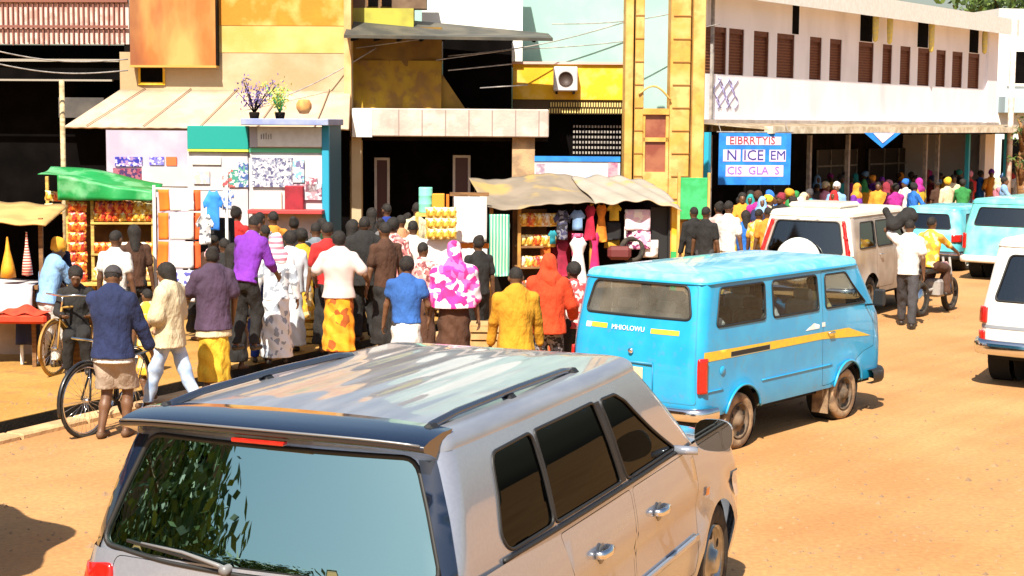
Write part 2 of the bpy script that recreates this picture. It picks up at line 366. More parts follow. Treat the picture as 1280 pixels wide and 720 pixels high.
def person(label, loc, face=0., h=1.7, w=1., lean=0., side=0., hp=0., hy=0., hands=None, feet=None, pelvis=None, skin=0, wear=(), vox=.014, group=None, hair='short', shoes=SHOE, elbow=None, name='person', knee=(0, 1, 0)):
    """face: heading in degrees, 0 looks away from the camera along +Y, 90 to the right; local +Y is forward, +X the person's right-hand side (seen from behind)"""
    root = thing(name, label, 'person', loc, -R(face), group); s = h / 1.7; rt = root
    hz = (pelvis[2] if pelvis else .90 * s)
    pel = V3(pelvis[0] if pelvis else 0, pelvis[1] if pelvis else 0, hz)
    Rt = roty(R(side)) @ rotx(-R(lean)); UP = Rt @ V3(0, 0, 1); FW = Rt @ V3(0, 1, 0); RI = Rt @ V3(1, 0, 0)
    wst = pel + UP * .16 * s; chs = pel + UP * .34 * s; nk = pel + UP * .52 * s; Fp = V3(0, 1, 0)
    Rh = Rt @ rotx(R(lean) * .6) @ rotz(-R(hy)) @ rotx(-R(hp)); hU = Rh @ V3(0, 0, 1); hF = Rh @ V3(0, 1, 0); hR = Rh @ V3(1, 0, 0)
    hb = nk + UP * .045 * s + FW * .01; hc = hb + hU * .125 * s + hF * .015 * s
    J = dict(pel=pel, wst=wst, chs=chs, nk=nk, hc=hc, hb=hb); sh = .165 * s * w
    for q, sg in (('L', -1), ('R', 1)):
        S = nk + RI * sg * sh - UP * .055 * s; J['s' + q] = S
        hd = (hands or {}).get(q); hd = V3(*hd) if hd is not None else V3(sg * (.25 * w + .01) * s, .03, 0) + V3(S[0] - sg * sh, S[1], S[2] - .53 * s)
        hint = V3(*elbow[q]) if elbow and q in elbow else V3(sg * .5, -1, -.3)
        J['e' + q], J['w' + q] = ik(S, hd, .28 * s, .25 * s, hint)
        H = pel + RI * sg * .085 * s - V3(0, 0, .02 * s); J['h' + q] = H
        ft = (feet or {}).get(q); ft = V3(*ft) if ft is not None else V3(pel[0] + sg * .1 * s, pel[1] + (.06 if q == 'R' else -.04), 0)
        J['k' + q], J['a' + q] = ik(H, ft + V3(0, -.02, .085 * s), .425 * s, .40 * s, V3(*knee))
        J['t' + q] = ft
    sk = SKINS[skin]; fl = .68; B = []
    B += [rcone(pel - UP * .02, wst, .122 * s * w, .112 * s * w, .03, fl, FW), rcone(wst, chs, .112 * s * w, .135 * s * w, .03, fl, FW), rcone(chs, nk - UP * .08 * s, .135 * s * w, .115 * s * w, .04, .62, FW)]
    B += [rcone(J['sL'], J['sR'], .043 * s, .043 * s, .03), rcone(nk - UP * .04, hb + hU * .04, .056 * s, .052 * s, .04)]
    B += [ell(hc + hU * .012 * s - hF * .008 * s, V3(.074, .094, .098) * s, Rh, .02), ell(hc - hU * .045 * s + hF * .03 * s, V3(.056, .062, .066) * s, Rh, .03), ell(hc - hU * .085 * s + hF * .055 * s, V3(.03, .03, .024) * s, Rh, .03)]
    B += [rcone(hc + hF * .088 * s + hU * .01, hc + hF * .104 * s - hU * .03 * s, .011 * s, .017 * s, .012), ell(hc + hF * .083 * s - hU * .062 * s, V3(.026, .014, .011) * s, Rh, .01)]
    B += [ell(hc + hR * g_ * .078 * s - hU * .01 * s - hF * .01, V3(.012, .022, .033) * s, Rh, .006) for g_ in (-1, 1)]
    B += [rcone(hc + hF * .083 * s + hU * .028 * s - hR * .045, hc + hF * .083 * s + hU * .028 * s + hR * .045, .012, .012, .015)]
    for q, sg in (('L', -1), ('R', 1)):
        S, E_, W_ = J['s' + q], J['e' + q], J['w' + q]
        B += [rcone(S, E_, .042 * s, .037 * s, .02), rcone(E_, W_, .041 * s, .027 * s, .02)]
        d = (W_ - E_); d /= np.linalg.norm(d); sdv = np.cross(d, FW); sdv = sdv / (np.linalg.norm(sdv) + 1e-6); ud = np.cross(sdv, d)
        pm_ = W_ + d * .055 * s; B += [ell(pm_, V3(.018, .040, .052) * s, np.column_stack([sdv, ud, d]), .02)]
        for fi, (o_, ln) in enumerate(((-.03, .062), (-.010, .072), (.010, .068), (.028, .052))):
            k0 = W_ + d * .09 * s + ud * o_ * s; cu = sdv * sg * (-1); k1 = k0 + (d * .85 + cu * .3) * ln * .55 * s; k2 = k1 + (d * .5 + cu * .75) * ln * .5 * s
            B += [rcone(k0, k1, .0095 * s, .009 * s, .004), rcone(k1, k2, .009 * s, .0075 * s, .003)]
        t0 = W_ + d * .03 * s + ud * .03 * s; t1 = t0 + (d * .5 + ud * .7 - sdv * sg * .3) * .035 * s; B += [rcone(t0, t1, .013, .011, .012), rcone(t1, t1 + (d * .9 + ud * .1 - sdv * sg * .35) * .032 * s, .011, .009, .004)]
        H, K, A, Tt = J['h' + q], J['k' + q], J['a' + q], J['t' + q]
        B += [rcone(H, K, .068 * s * (.5 + .5 * w), .052 * s, .03), rcone(K, K * .6 + A * .4, .052 * s, .054 * s, .03), rcone(K * .6 + A * .4, A, .054 * s, .034 * s, .03), rcone(A - V3(0, .03, .045 * s), A + V3(0, .13 * s, -.06 * s), .034 * s, .026 * s, .03)]
    ep = [hc + hF * .083 * s + hU * .012 * s + hR * g_ * .032 * s for g_ in (-1, 1)]
    sdf_obj('body', B, sk, rt, vox, subs=(), planes=((0, 0, -1, -.004),), mats=[EYE, PUP, LIP] if vox < .0125 else None, paint=[(ep, .013), ([e + hF * .006 for e in ep], .009), ([hc + hF * .092 * s - hU * .062 * s], .022)])
    if hair == 'short': sdf_obj('hair', [ell(hc + hU * .024 * s - hF * .012 * s, V3(.078, .097, .095) * s, Rh)], HAIR, rt, vox, subs=[ell(hc + hF * .1 * s - hU * .05 * s, V3(.075, .09, .1) * s, Rh), ell(hc - hU * .115 * s + hF * .005, V3(.14, .15, .10) * s, Rh)], fold=.002, foldk=(60, 60, 50))
    elif hair == 'afro': sdf_obj('hair', [ell(hc + hU * .035 * s - hF * .025 * s, V3(.094, .11, .106) * s, Rh)], HAIR, rt, vox, subs=[ell(hc + hF * .11 * s - hU * .05 * s, V3(.085, .1, .11) * s, Rh), ell(hc - hU * .15 * s + hF * .03, V3(.12, .14, .09) * s, Rh)], fold=.004, foldk=(60, 60, 50))
    elif hair == 'bun': sdf_obj('hair', [ell(hc + hU * .02 * s - hF * .014 * s, V3(.083, .1, .1) * s, Rh), ell(hc + hU * .09 * s - hF * .07 * s, V3(.05, .05, .045) * s, Rh)], HAIR, rt, vox, subs=[ell(hc + hF * .1 * s - hU * .05 * s, V3(.075, .09, .1) * s, Rh)], fold=.002, foldk=(60, 60, 50))
    elif hair == 'long': sdf_obj('hair', [ell(hc + hU * .022 * s - hF * .014 * s, V3(.088, .105, .105) * s, Rh), rcone(hc - hF * .05 * s, nk - FW * .075 * s - UP * .06 * s, .085, .06, .04, .7, FW)], HAIR, rt, vox, subs=[ell(hc + hF * .11 * s - hU * .05 * s, V3(.07, .09, .12) * s, Rh)], fold=.003, foldk=(70, 70, 6))
    for i, it in enumerate(wear):
        k = it[0]; mt = it[1]; o = it[2] if len(it) > 2 else {}; sd = hash(label) % 97 + i; sd = (len(label) * 7 + i * 3) % 23
        if k in ('shirt', 'jacket', 'blouse'):
            x = .012 * s if k != 'jacket' else .021 * s; x += o.get('x', 0); hem = o.get('hem', .06) * s; sl = o.get('sl', 1. if k == 'jacket' else .28)
            P = [rcone(pel - UP * hem, wst, (.172 if hem > .065 else .155) * s * w + x, .132 * s * w + x, .04, .74, FW), rcone(wst, chs, .132 * s * w + x, .155 * s * w + x, .04, .72, FW), rcone(chs, nk - UP * .08 * s, .155 * s * w + x, .135 * s * w + x, .05, .66, FW), rcone(J['sL'], J['sR'], .053 * s + x * .8, .053 * s + x * .8, .03), rcone(nk - UP * .05, nk + UP * .012, .07 * s + x * .5, .058 * s + x * .5, .05)]
            if o.get('collar'): P.append(rcone(nk - UP * .03, nk + UP * .045, .075 * s, .07 * s, .03))
            for q in 'LR':
                S, E_, W_ = J['s' + q], J['e' + q], J['w' + q]
                if sl <= .5:
                    if sl > 0: P.append(rcone(S, S + (E_ - S) * sl * 2, .050 * s + x * .8, .052 * s + x, .02))
                else: P += [rcone(S, E_, .050 * s + x * .8, .043 * s + x * .8, .02), rcone(E_, E_ + (W_ - E_) * (sl - .5) * 1.9, .043 * s + x * .8, .032 * s + x * .9, .015)]
            c = (pel - UP * hem) @ UP
            sdf_obj(o.get('n', k), P, mt, rt, vox, planes=((-UP[0], -UP[1], -UP[2], -c),), fold=.0035, seed=sd)
        elif k in ('trousers', 'shorts'):
            x = .018 * s + o.get('x', 0); P = [rcone(pel - V3(0, 0, .03), pel + UP * .07 * s, .14 * s * w, .135 * s * w + .008, .04, .74, FW)]; cz = o.get('cut', .09 if k == 'trousers' else .48) * s
            for q in 'LR':
                H, K, A = J['h' + q], J['k' + q], J['a' + q]
                P += [rcone(H, K, .080 * s * (.5 + .5 * w) + x * .5, .062 * s + x, .04)]
                if k == 'trousers': P += [rcone(K, A, .062 * s + x, .044 * s + x, .03)]
                else: P += [rcone(K, K + (A - K) * .2, .062 * s + x, .06 * s + x * 1.2, .03)]
            sdf_obj(k, P, mt, rt, vox, planes=((0, 0, -1, -cz),) if not pelvis or pelvis[2] > .8 * s else ((0, 0, -1, -.07),), fold=.006, foldk=(11, 11, 9), seed=sd)
        elif k in ('skirt', 'wrap', 'dress_skirt'):
            hem = o.get('hem', .18) * s; rr = o.get('r', .21) * s; b = V3(pel[0], pel[1] + o.get('dy', 0), hem)
            P = [rcone(pel + UP * .04 * s, pel - V3(0, 0, .08), .125 * s * w + .0, .155 * s * w + .005, .04, .76, Fp), rcone(pel - V3(0, 0, .07), b, .155 * s * w, rr, .05, .82, Fp)]
            sdf_obj(o.get('n', 'skirt'), P, mt, rt, vox, planes=((0, 0, -1, -hem),), fold=o.get('fold', .012), foldk=(17, 17, .8), seed=sd, fade=hz - .1)
        elif k == 'hijab':
            P = [ell(hc + hU * .012 * s - hF * .012 * s, V3(.096, .116, .128) * s, Rh, .04), rcone(hc - hU * .06 * s - hF * .01, nk - UP * .02 * s, .095 * s, .11 * s, .05), rcone(nk - UP * .03 * s + RI * .05, nk - UP * .03 * s - RI * .05, .12 * s, .12 * s, .05)]
            if o.get('cape'):
                cz = o['cape'] * s
                P += [rcone(nk - UP * .1 * s, nk - UP * cz, .17 * s * w, .235 * s * w, .06, .8, FW), rcone(J['sL'] + UP * .01, J['sR'] + UP * .01, .085 * s, .085 * s, .06)]
                for q in 'LR': P.append(rcone(J['s' + q], J['e' + q], .085 * s, .08 * s, .06))
            if o.get('knot'): P += [ell(hc + hU * .12 * s - hF * .05 * s, V3(.065, .07, .05) * s, Rh, .04)]
            c0 = nk - UP * (o.get('cape', .16)) * s
            sdf_obj('headscarf', P, mt, rt, vox, subs=[ell(hc + hF * .115 * s - hU * .02 * s, V3(.062, .075, .088) * s, Rh)], planes=((-UP[0], -UP[1], -UP[2], -(c0 @ UP)),), fold=.008, foldk=(13, 13, 9), seed=sd)
        elif k == 'headwrap':
            sdf_obj('headwrap', [ell(hc + hU * .035 * s - hF * .018 * s, V3(.098, .116, .105) * s, Rh), ell(hc + hU * .1 * s - hF * .05 * s, V3(.07, .08, .05) * s, Rh, .04)], mt, rt, vox, subs=[ell(hc + hF * .12 * s - hU * .07 * s, V3(.085, .1, .1) * s, Rh), ell(hc - hU * .14 * s + hF * .02, V3(.13, .14, .09) * s, Rh)], fold=.006, foldk=(20, 20, 24), seed=sd)
        elif k == 'cap':
            c = (hc + hU * .02 * s) @ hU
            sdf_obj('cap', [ell(hc + hU * .022 * s - hF * .008 * s, V3(.09, .108, .106) * s, Rh), ell(hc + hU * .035 * s + hF * .12 * s, V3(.07, .08, .012) * s, Rh, .02)], mt, rt, vox, planes=((-hU[0], -hU[1], -hU[2], -c),))
        elif k == 'shawl':
            sdf_obj('shawl', [rcone(J['sL'], J['sR'], .09 * s, .09 * s, .05), rcone(chs, nk - UP * .05 * s, .18 * s * w, .16 * s * w, .05, .75, FW)], mt, rt, vox, planes=((-UP[0], -UP[1], -UP[2], -((nk - UP * .26 * s) @ UP)),), fold=.009, seed=sd)
        elif k == 'backpack':
            sdf_obj('backpack', [rcone(chs - FW * .19 * s + UP * .08, chs - FW * .19 * s - UP * .18, .12 * s, .14 * s, .03, .6, FW)], mt, rt, vox, fold=.003, seed=sd)
        elif k == 'band':
            b = hc + hU * .03
            sdf_obj('headband', [ell(hc + hU * .03 * s - hF * .014 * s, V3(.094, .11, .105) * s, Rh)], mt, rt, vox, subs=[ell(hc + hU * .02 * s - hF * .05 * s, V3(.2, .095, .3) * s, Rh)])
    if shoes is not None:
        for q in 'LR':
            A = J['a' + q]; z0 = J['t' + q][2]
            sdf_obj('shoe', [rcone(A - V3(0, .03, .045 * s), A + V3(0, .135 * s, -.055 * s), .04 * s, .033 * s, .02)], shoes, rt, vox, planes=((0, 0, -1, -z0 - .0), (0, 0, 1, z0 + .075 * s)))
    return root, J
# ------------------------------------------------------------------ vehicles
BLK = pm('black_trim', (.012, .012, .013), r=.55); RUB = pm('tyre_rubber', (.018, .016, .015), (.05, .038, .028), 14, .9, bump=.3, bsc=80)
RUBD = pm('dusty_tyre', (.36, .24, .14), (.16, .10, .06), 7, .95, bump=.3, bsc=60); RIMD = pm('dusty_rim', (.18, .12, .075), (.07, .05, .035), 9, .7)
CHR = pm('chrome', (.8, .8, .8), r=.12, m=1); RIM = pm('alloy', (.45, .45, .46), (.3, .29, .28), 8, .3, m=.9)
REDL = pm('red_lamp_lens', (.55, .012, .008), (.42, .01, .006), 20, .15, coat=.6); AMB = pm('amber_lens', (.8, .22, .02), r=.2, coat=.5); CLR = pm('clear_lens', (.7, .7, .68), r=.15, coat=.5)
LINER = pm('dark_liner', (.01, .01, .01), r=.9); PLY = pm('plate_cream', (.75, .62, .35), (.68, .52, .28), 20, .6); SEAT = pm('seat_fabric', (.12, .1, .09), (.2, .17, .14), 12, .9); SEATW = pm('seat_cover_white', (.6, .56, .5), (.5, .45, .4), 10, .9)
_IT = {}
def itp(x, tab):
    k = tuple(map(tuple, tab))
    if k not in _IT:
        a, b = k[0][0], k[-1][0]; X = np.linspace(a, b, 241); pad = 12; Y = np.interp(np.linspace(a - (b - a) * pad / 240, b + (b - a) * pad / 240, 241 + 2 * pad), [t[0] for t in k], [t[1] for t in k])
        s0 = (k[1][1] - k[0][1]) / (k[1][0] - k[0][0]); s1 = (k[-1][1] - k[-2][1]) / (k[-1][0] - k[-2][0]); dx = (b - a) / 240
        for i in range(pad): Y[i] = k[0][1] - s0 * dx * (pad - i); Y[-1 - i] = k[-1][1] + s1 * dx * (pad - i)
        w = np.hanning(2 * pad + 3)[1:-1]; w /= w.sum(); _IT[k] = (a, dx, np.convolve(Y, w, 'valid').tolist())
    a, dx, Y = _IT[k]; t = min(max((x - a) / dx, 0), 239.999); i = int(t); return Y[i] + (Y[i + 1] - Y[i]) * (t - i)
class Shell:
    """rounded-rectangle plan wrapped round the car: s = distance along the outline from the rear centre (+ = right side), z = height"""
    def __init__(s, W, L, rr, rf, deform):
        s.W, s.L, s.rr, s.rf, s.d = W, L, rr, rf, deform
        s.s1 = W - rr; s.s2 = s.s1 + math.pi * rr / 2; s.s3 = s.s2 + L - rr - rf; s.s4 = s.s3 + math.pi * rf / 2; s.S = s.s4 + W - rf
    def ref(s, q):
        sg = 1 if q >= 0 else -1; q = abs(q)
        if q < s.s1: p = (q, 0); n = (0, -1)
        elif q < s.s2: a = (q - s.s1) / s.rr; p = (s.W - s.rr + s.rr * math.sin(a), s.rr - s.rr * math.cos(a)); n = (math.sin(a), -math.cos(a))
        elif q < s.s3: p = (s.W, s.rr + q - s.s2); n = (1, 0)
        elif q < s.s4: a = (q - s.s3) / s.rf; p = (s.W - s.rf + s.rf * math.cos(a), s.L - s.rf + s.rf * math.sin(a)); n = (math.cos(a), math.sin(a))
        else: p = (s.W - s.rf - (q - s.s4), s.L); n = (0, 1)
        return p[0] * sg, p[1], n[0] * sg, n[1]
    def sy(s, y): return s.s2 + (y - s.rr)
    def side(s, poly, sg=1): return [(sg * s.sy(y), z) for y, z in poly]
    def pt(s, q, z, off=0.):
        x, y, nx, ny = s.ref(q); return Vector(s.d(x + nx * off, y + ny * off, z))
    def panel(s, m, outer, holes=(), mi=0, off=0., step=.09):
        v, f = cdt_mesh(outer, list(holes), lambda a, b: s.pt(a, b, off), step)
        f2 = []
        for t in f: f2.append(t)
        return m.add(v, f2, mi, True)
    def line(s, poly, off=0., step=.08): return [s.pt(a, b, off) for a, b in dens(poly, step)]
    def outline(s, z, n=160):
        return [s.pt(-s.S + 2 * s.S * i / n, z) for i in range(n)]
def roof_cap(m, out, z1, re, h, ribs=None, mi=0, nq=14, ycl=None):
    """close the top: out = outline points (closed), edge radius re, crown height h"""
    n = len(out); W = max(p.x for p in out); y0 = min(p.y for p in out); y1 = max(p.y for p in out)
    vs = []; fs = []
    ds = [re * (1 - math.cos(math.pi / 2 * i / 5)) for i in range(6)] + [re + (W - re) * (i / nq) for i in range(1, nq + 1)]
    for d in ds:
        t = min(1, d / W)
        for p in out:
            c = Vector((0, min(max(p.y, y0 + W), y1 - W), p.z)); q = p.lerp(c, t)
            e = re * math.sqrt(max(0, 1 - (1 - min(1, d / re)) ** 2))
            z = e + h * (1 - (1 - t) ** 2)
            if ribs: z += ribs(q.x, q.y) * min(1, max(0, (d - re) / .1))
            vs.append((q.x, q.y, p.z + z))
    for i in range(len(ds) - 1):
        for j in range(n): fs.append((i * n + j, i * n + (j + 1) % n, (i + 1) * n + (j + 1) % n, (i + 1) * n + j))
    return m.add(vs, fs, mi, True)
def wheel(parent, x, y, r, wd, rim, tyre, holes=6, sg=1, hub=None):
    T = Tr((x, y, r)) @ Matrix.Rotation(sg * math.pi / 2, 4, 'Y')
    m = M(); k = r * .64
    m.lathe([(k, -wd / 2 + .012), (k + .02, -wd / 2), (r * .86, -wd / 2 - .006), (r * .965, -wd / 2 + .01), (r, -wd * .3), (r, wd * .3), (r * .965, wd / 2 - .01), (r * .86, wd / 2 + .006), (k + .02, wd / 2), (k, wd / 2 - .012)], 40, T=T)
    w = m.build('wheel', tyre, parent)
    m = M(); m.lathe([(k, -wd / 2 + .01), (k * .97, wd / 2 + .004), (k * .9, wd / 2 - .015), (k * .86, wd / 2 - .05), (k * .55, wd / 2 - .02), (k * .35, wd / 2 - .01), (k * .30, wd / 2 + .02), (.001, wd / 2 + .022)], 40, T=T)
    for i in range(holes):
        a = 2 * math.pi * i / holes; c = Vector((k * .71 * math.cos(a), k * .71 * math.sin(a), wd / 2 - .034)); m.lathe([(k * .13, .012), (.001, .013)], 10, mi=1, T=T @ Tr(c))
    m.build('rim', [rim, LINER], w)
    return w
def arch_poly(yc, r, zc, z0, n=18):
    """polygon in (y, z) of a wheel opening open to below z0"""
    return [(yc - r, z0 - .2)] + [(yc - r * math.cos(math.pi * i / n), zc + r * math.sin(math.pi * i / n)) for i in range(n + 1)] + [(yc + r, z0 - .2)]
def clip_arches(sh, m_poly, arches): return [sh.side(a, sg) for a in arches for sg in (1, -1)]
def mirror_poly(poly): return [(-a, b) for a, b in poly][::-1]
def boxvan(root, p):
    W, L, z0, z1 = p['W'], p['L'], p['z0'], p['z1']
    def df(x, y, z):
        k = itp(z, p['tabW']); wr = max(0, 1 - y / (L * .3)); wf = max(0, 1 - (L - y) / (L * .36))
        bow = p.get('bow', .05) * (1 - min(1, (abs(x) / W)) ** 2) * (1 if y < L * .3 else 0) * wr
        fl = 0
        for (yc, r, zc) in p['arch']:
            d = math.hypot(y - yc, z - zc); fl += .022 * math.exp(-((d - r) / .07) ** 2) * (1 if d > r - .01 else 0) * (abs(x) > W * .8)
        k2 = 1 - .012 * ((y - L / 2) / (L / 2)) ** 2
        return (x * k * k2 + math.copysign(fl, x), y + itp(z, p['tabR']) * wr - bow + itp(z, p['tabF']) * wf, z)
    sh = Shell(W, L, p.get('rr', .1), p.get('rf', .25), df)
    paint = p['paint']; S = sh.S
    wins = []
    for poly in p['side']: wins += [('window', roundpoly(sh.side(poly), .05)), ('window', roundpoly(mirror_poly(sh.side(poly)), .05))]
    rw = roundpoly(p['rear'], .07); wins.append(('rear_window', rw))
    arches = [arch_poly(*a, z0) for a in p['arch']]; ah = [sh.side(a, 1) for a in arches] + [mirror_poly(sh.side(a, 1)) for a in arches]
    outer = [(-S, z0), (S, z0), (S, z1), (-S, z1)]
    doors = []
    for nm, d in p.get('doors', ()):
        for sg in ((1, -1) if nm != 'tailgate' else (1,)):
            q = d if nm == 'tailgate' else sh.side(d); q = roundpoly(q, .04)
            doors.append((nm, q if sg == 1 else mirror_poly(q), sg))
    m = M()
    # arches are cut by an outer boundary that walks round them
    def walk(z0_, z1_):
        out = []; cuts = sorted([[(s_, z) for s_, z in a] for a in ah], key=lambda a: min(q[0] for q in a))
        out.append((-S, z0_))
        for c in cuts:
            c = c if c[0][0] < c[-1][0] else c[::-1]; c = [q for q in c if q[1] > z0_ + .004]
            x0 = c[0][0]; x1 = c[-1][0]; out.append((x0, z0_)); out += c; out.append((x1, z0_))
        return out + [(S, z0_), (S, z1_), (-S, z1_)]
    wsp = []
    if p.get('screen'):
        zb, zt, sx = p['screen']; a = S - sx
        wsp = [[(a, zb), (S - .001, zb), (S - .001, zt), (a + .05, zt)]]; wsp.append(mirror_poly(wsp[0]))
    holes = [q for _, q in wins if not any(inpoly(np.array([q[0]]), d[1])[0] for d in doors)] + [d[1] for d in doors] + wsp
    sh.panel(m, walk(z0, z1), holes, 0, 0., p.get('step', .09))
    body = m.build('body', paint, root)
    for nm, d, sg in doors:
        di = inset(d, .006); inner = [q for _, q in wins if inpoly(np.array([q[0]]), d)[0]]; m = M(); sh.panel(m, di, inner, 0, 0., p.get('step', .09)); db = m.build(nm, paint, root)
        if nm != 'tailgate':
            xs = [q[0] for q in d]; hs = (min(xs) + .12) if (sg == 1) == (p.get('hinge', 1) == 1) else max(xs) - .12
            m = M(); a = sh.pt(hs, p.get('hz', 1.06), .03); b = sh.pt(hs + .11 * sg, p.get('hz', 1.06), .03)
            m.tube([sh.pt(hs - .01 * sg, p.get('hz', 1.06), .0), a, b, sh.pt(hs + .12 * sg, p.get('hz', 1.06), .0)], .011, 8); m.build('handle', p.get('hmat', CHR), db)
    for nm, d, sg in doors: m = M(); sh.panel(m, inset(d, -.03), [inset(d, .03)], 0, -.014, .12); m.build('door_seal', LINER, root)
    for nm, q in wins:
        m = M(); sh.panel(m, inset(q, -.006), (), 0, -.008, .07); g = m.build(nm, p.get('rglass', p['glass']) if nm == 'rear_window' else p['glass'], root)
        m = M(); m.tube(sh.line(q, .002), p.get('rub', .013), 6, closed=True); m.build('gasket', BLK, g)
    if wsp:
        m = M()
        for q in wsp: sh.panel(m, q, (), 0, -.006, .14)
        m.build('windscreen', p['glass'], root)
    m = M(); roof_cap(m, sh.outline(z1), z1, p.get('re', .07), p.get('crown', .05), p.get('ribs')); m.build('roof', p.get('roofmat', paint), root)
    if p.get('gutter', 1):
        m = M(); m.tube([sh.pt(q, z1 - .015, .008) for q in np.linspace(-sh.s3, sh.s3, 90)], .012, 6); m.build('rain_gutter', p.get('gutmat', paint), root)
    m = M(); m.box((-W * .8, .12, z0 - .08), (W * .8, L - .15, z0 + .1)); m.build('underbody', LINER, root)
    for a in p['arch']:
        for sg in (1, -1):
            m = M(); m.lathe([(a[1] + .02, -.16), (a[1] + .02, .11), ], 24, T=Tr((sg * (W - .16), a[0], a[2])) @ Matrix.Rotation(math.pi / 2, 4, 'Y')); m.lathe([(a[1] + .02, 0), (.01, 0)], 24, T=Tr((sg * (W - .33), a[0], a[2])) @ Matrix.Rotation(math.pi / 2, 4, 'Y')); m.build('wheel_well', LINER, root)
    for (yc, r, zc) in p['arch']:
        for sg in (1, -1): wheel(root, sg * (W - p.get('wx', .12)), yc, p['wr'], .19, p['rim'], p['tyre'], sg=sg)
    # lamps
    for sg in (1, -1):
        for q in p['tail']:
            a = [(sg * x, z) for x, z in q]; a = a if sg == 1 else a[::-1]
            m = M(); sh.panel(m, roundpoly(a, .02), (), 0, .016, .05); m2 = m.build('tail_lamp', p.get('lampmat', REDL), root, solid=0.)
            md = m2.modifiers.new('s', 'SOLIDIFY'); md.thickness = .03; md.offset = 0
        if p.get('head'):
            q = p['head']; a = sh.side(q) if sg == 1 else mirror_poly(sh.side(q)); m = M(); sh.panel(m, a, (), 0, .012, .06); m.build('headlight', AMB if p.get('headamb') else CLR, root)
    # bumpers
    for (zb, zt, mtb, where) in p['bump']:
        for w_ in where:
            n = 40; rng_ = (-sh.s2 - .15, sh.s2 + .15) if w_ == 'r' else None
            m = M()
            if w_ == 'r': cs = [sh.pt(rng_[0] + (rng_[1] - rng_[0]) * i / n, (zb + zt) / 2, .07) for i in range(n + 1)]
            else: cs = [sh.pt(sh.s3 - .2 + (2 * (S - sh.s3) + .4) * i / n if sh.s3 - .2 + (2 * (S - sh.s3) + .4) * i / n <= S else -(2 * S - (sh.s3 - .2 + (2 * (S - sh.s3) + .4) * i / n)), (zb + zt) / 2, .07) for i in range(n + 1)]
            hh = (zt - zb) / 2; prof = [(-.09, -hh), (-.0, -hh), (.02, -hh * .5), (.02, hh * .5), (0, hh), (-.09, hh)]
            vs = []; fs = []
            for i, c in enumerate(cs):
                d = (cs[min(i + 1, n)] - cs[max(i - 1, 0)]).normalized(); nn = Vector((d.y, -d.x, 0)) 
                for (a, b) in prof: vs.append((c.x + nn.x * a, c.y + nn.y * a, (zb + zt) / 2 + b))
            for i in range(n):
                for j in range(5): fs.append((i * 6 + j, i * 6 + j + 1, (i + 1) * 6 + j + 1, (i + 1) * 6 + j))
            m.add(vs, fs, 0, True); m.build('bumper', mtb, root)
    # seats
    for (y, xs, mt) in p.get('seats', ()):
        for x in xs:
            m = M(); m.box((x - .22, y, .75), (x + .22, y + .45, .9), bev=.04); m.box((x - .22, y - .03, .85), (x + .22, y + .12, p.get('sz', 1.4)), bev=.05); m.box((x - .12, y, p.get('sz', 1.4)), (x + .12, y + .08, p.get('sz', 1.4) + .13), bev=.03)
            m.build('seat', mt, root)
    for sg in (1, -1):
        if p.get('mirror'):
            y, z = p['mirror']; m = M(); b = sh.pt(sg * sh.sy(y), z); m.tube([b, b + Vector((sg * .12, .03, .02)), b + Vector((sg * .16, .03, .05))], .012, 6); m.box((b.x + sg * .1, b.y, b.z), (b.x + sg * .24, b.y + .06, b.z + .2), bev=.02); m.build('mirror', BLK, root)
    return sh
# ------------------------------------------------------------------ foreground silver off-roader
SILV = pm('silver_paint', (.31, .34, .42), (.33, .36, .44), 60, .18, m=.45, coat=1., detail=2)
ROOFD = pm('silver_roof_dusty', (.27, .29, .35), (.36, .38, .43), 2, .3, m=.4, coat=.7, st=(6, .7, 1), c3=(.25, .26, .3), s3=5., a3=.35, lo3=.5, hi3=.75)
NAVYP = pm('dark_blue_gloss', (.006, .012, .03), r=.12, coat=1.)
TINT = glassm('tinted_glass', (.5, .55, .5), .02, .015, .0, .32)
def mirror_film():
    mt = glassm('reflective_film_glass', (.3, .5, .45), .12, .01, 1.)
    ml = [n for n in mt.node_tree.nodes if n.type == 'MATH'][0]; ml.inputs[2].default_value = .52
    [n for n in mt.node_tree.nodes if n.type == 'BSDF_GLOSSY'][0].inputs[0].default_value = (.62, .92, .86, 1)
    return mt
FILM = mirror_film()
suv = thing('off_road_car', 'large silver off-road car with roof rails filling the foreground, seen from behind', 'car', (-1.115, 7.057, 0), -.39, scale=1.02)
WL = [(.26, .93), (.42, .97), (.55, 1.), (.70, 1.0), (.86, .985), (.94, 1.005), (1.0, 1.0), (1.12, .98), (1.22, .955)]
def d_low(x, y, z):
    k = itp(z, WL); L = 4.82; wr = max(0, 1 - y / 1.2); wf = max(0, 1 - (L - y) / 1.)
    fl = 0
    for yc in (1.02, 3.93):
        d = math.hypot(y - yc, z - .36); fl += .035 * math.exp(-((d - .47) / .09) ** 2) * (abs(x) > .7)
    plan = 1 - .012 * ((y - 2.3) / 2.4) ** 2 - .035 * max(0, (y - 3.9)) ** 2
    ro = itp(z, [(.26, .06), (.4, -.05), (.6, -.08), (.68, -.06), (.72, .0), (.95, .0), (1.22, .035)]) * wr
    ho = max(0, (y - 3.55) / 1.27); zz = z - (z / 1.22) ** 3 * .17 * ho ** 1.6
    fo = itp(z, [(.26, -.05), (.6, 0), (.8, -.02), (1.22, -.22)]) * wf
    return (x * k * plan + math.copysign(fl, x), y + ro + fo - .07 * (1 - (x / .985) ** 2) * wr, zz)
lo = Shell(1.0, 4.82, .11, .35, d_low); S = lo.S
ZB = 1.22
ar = [arch_poly(yc, .43, .36, .26) for yc in (1.02, 3.93)]
cuts = sorted([lo.side(a) for a in ar] + [mirror_poly(lo.side(a)) for a in ar], key=lambda a: min(q[0] for q in a))
out = [(-S, .26)]
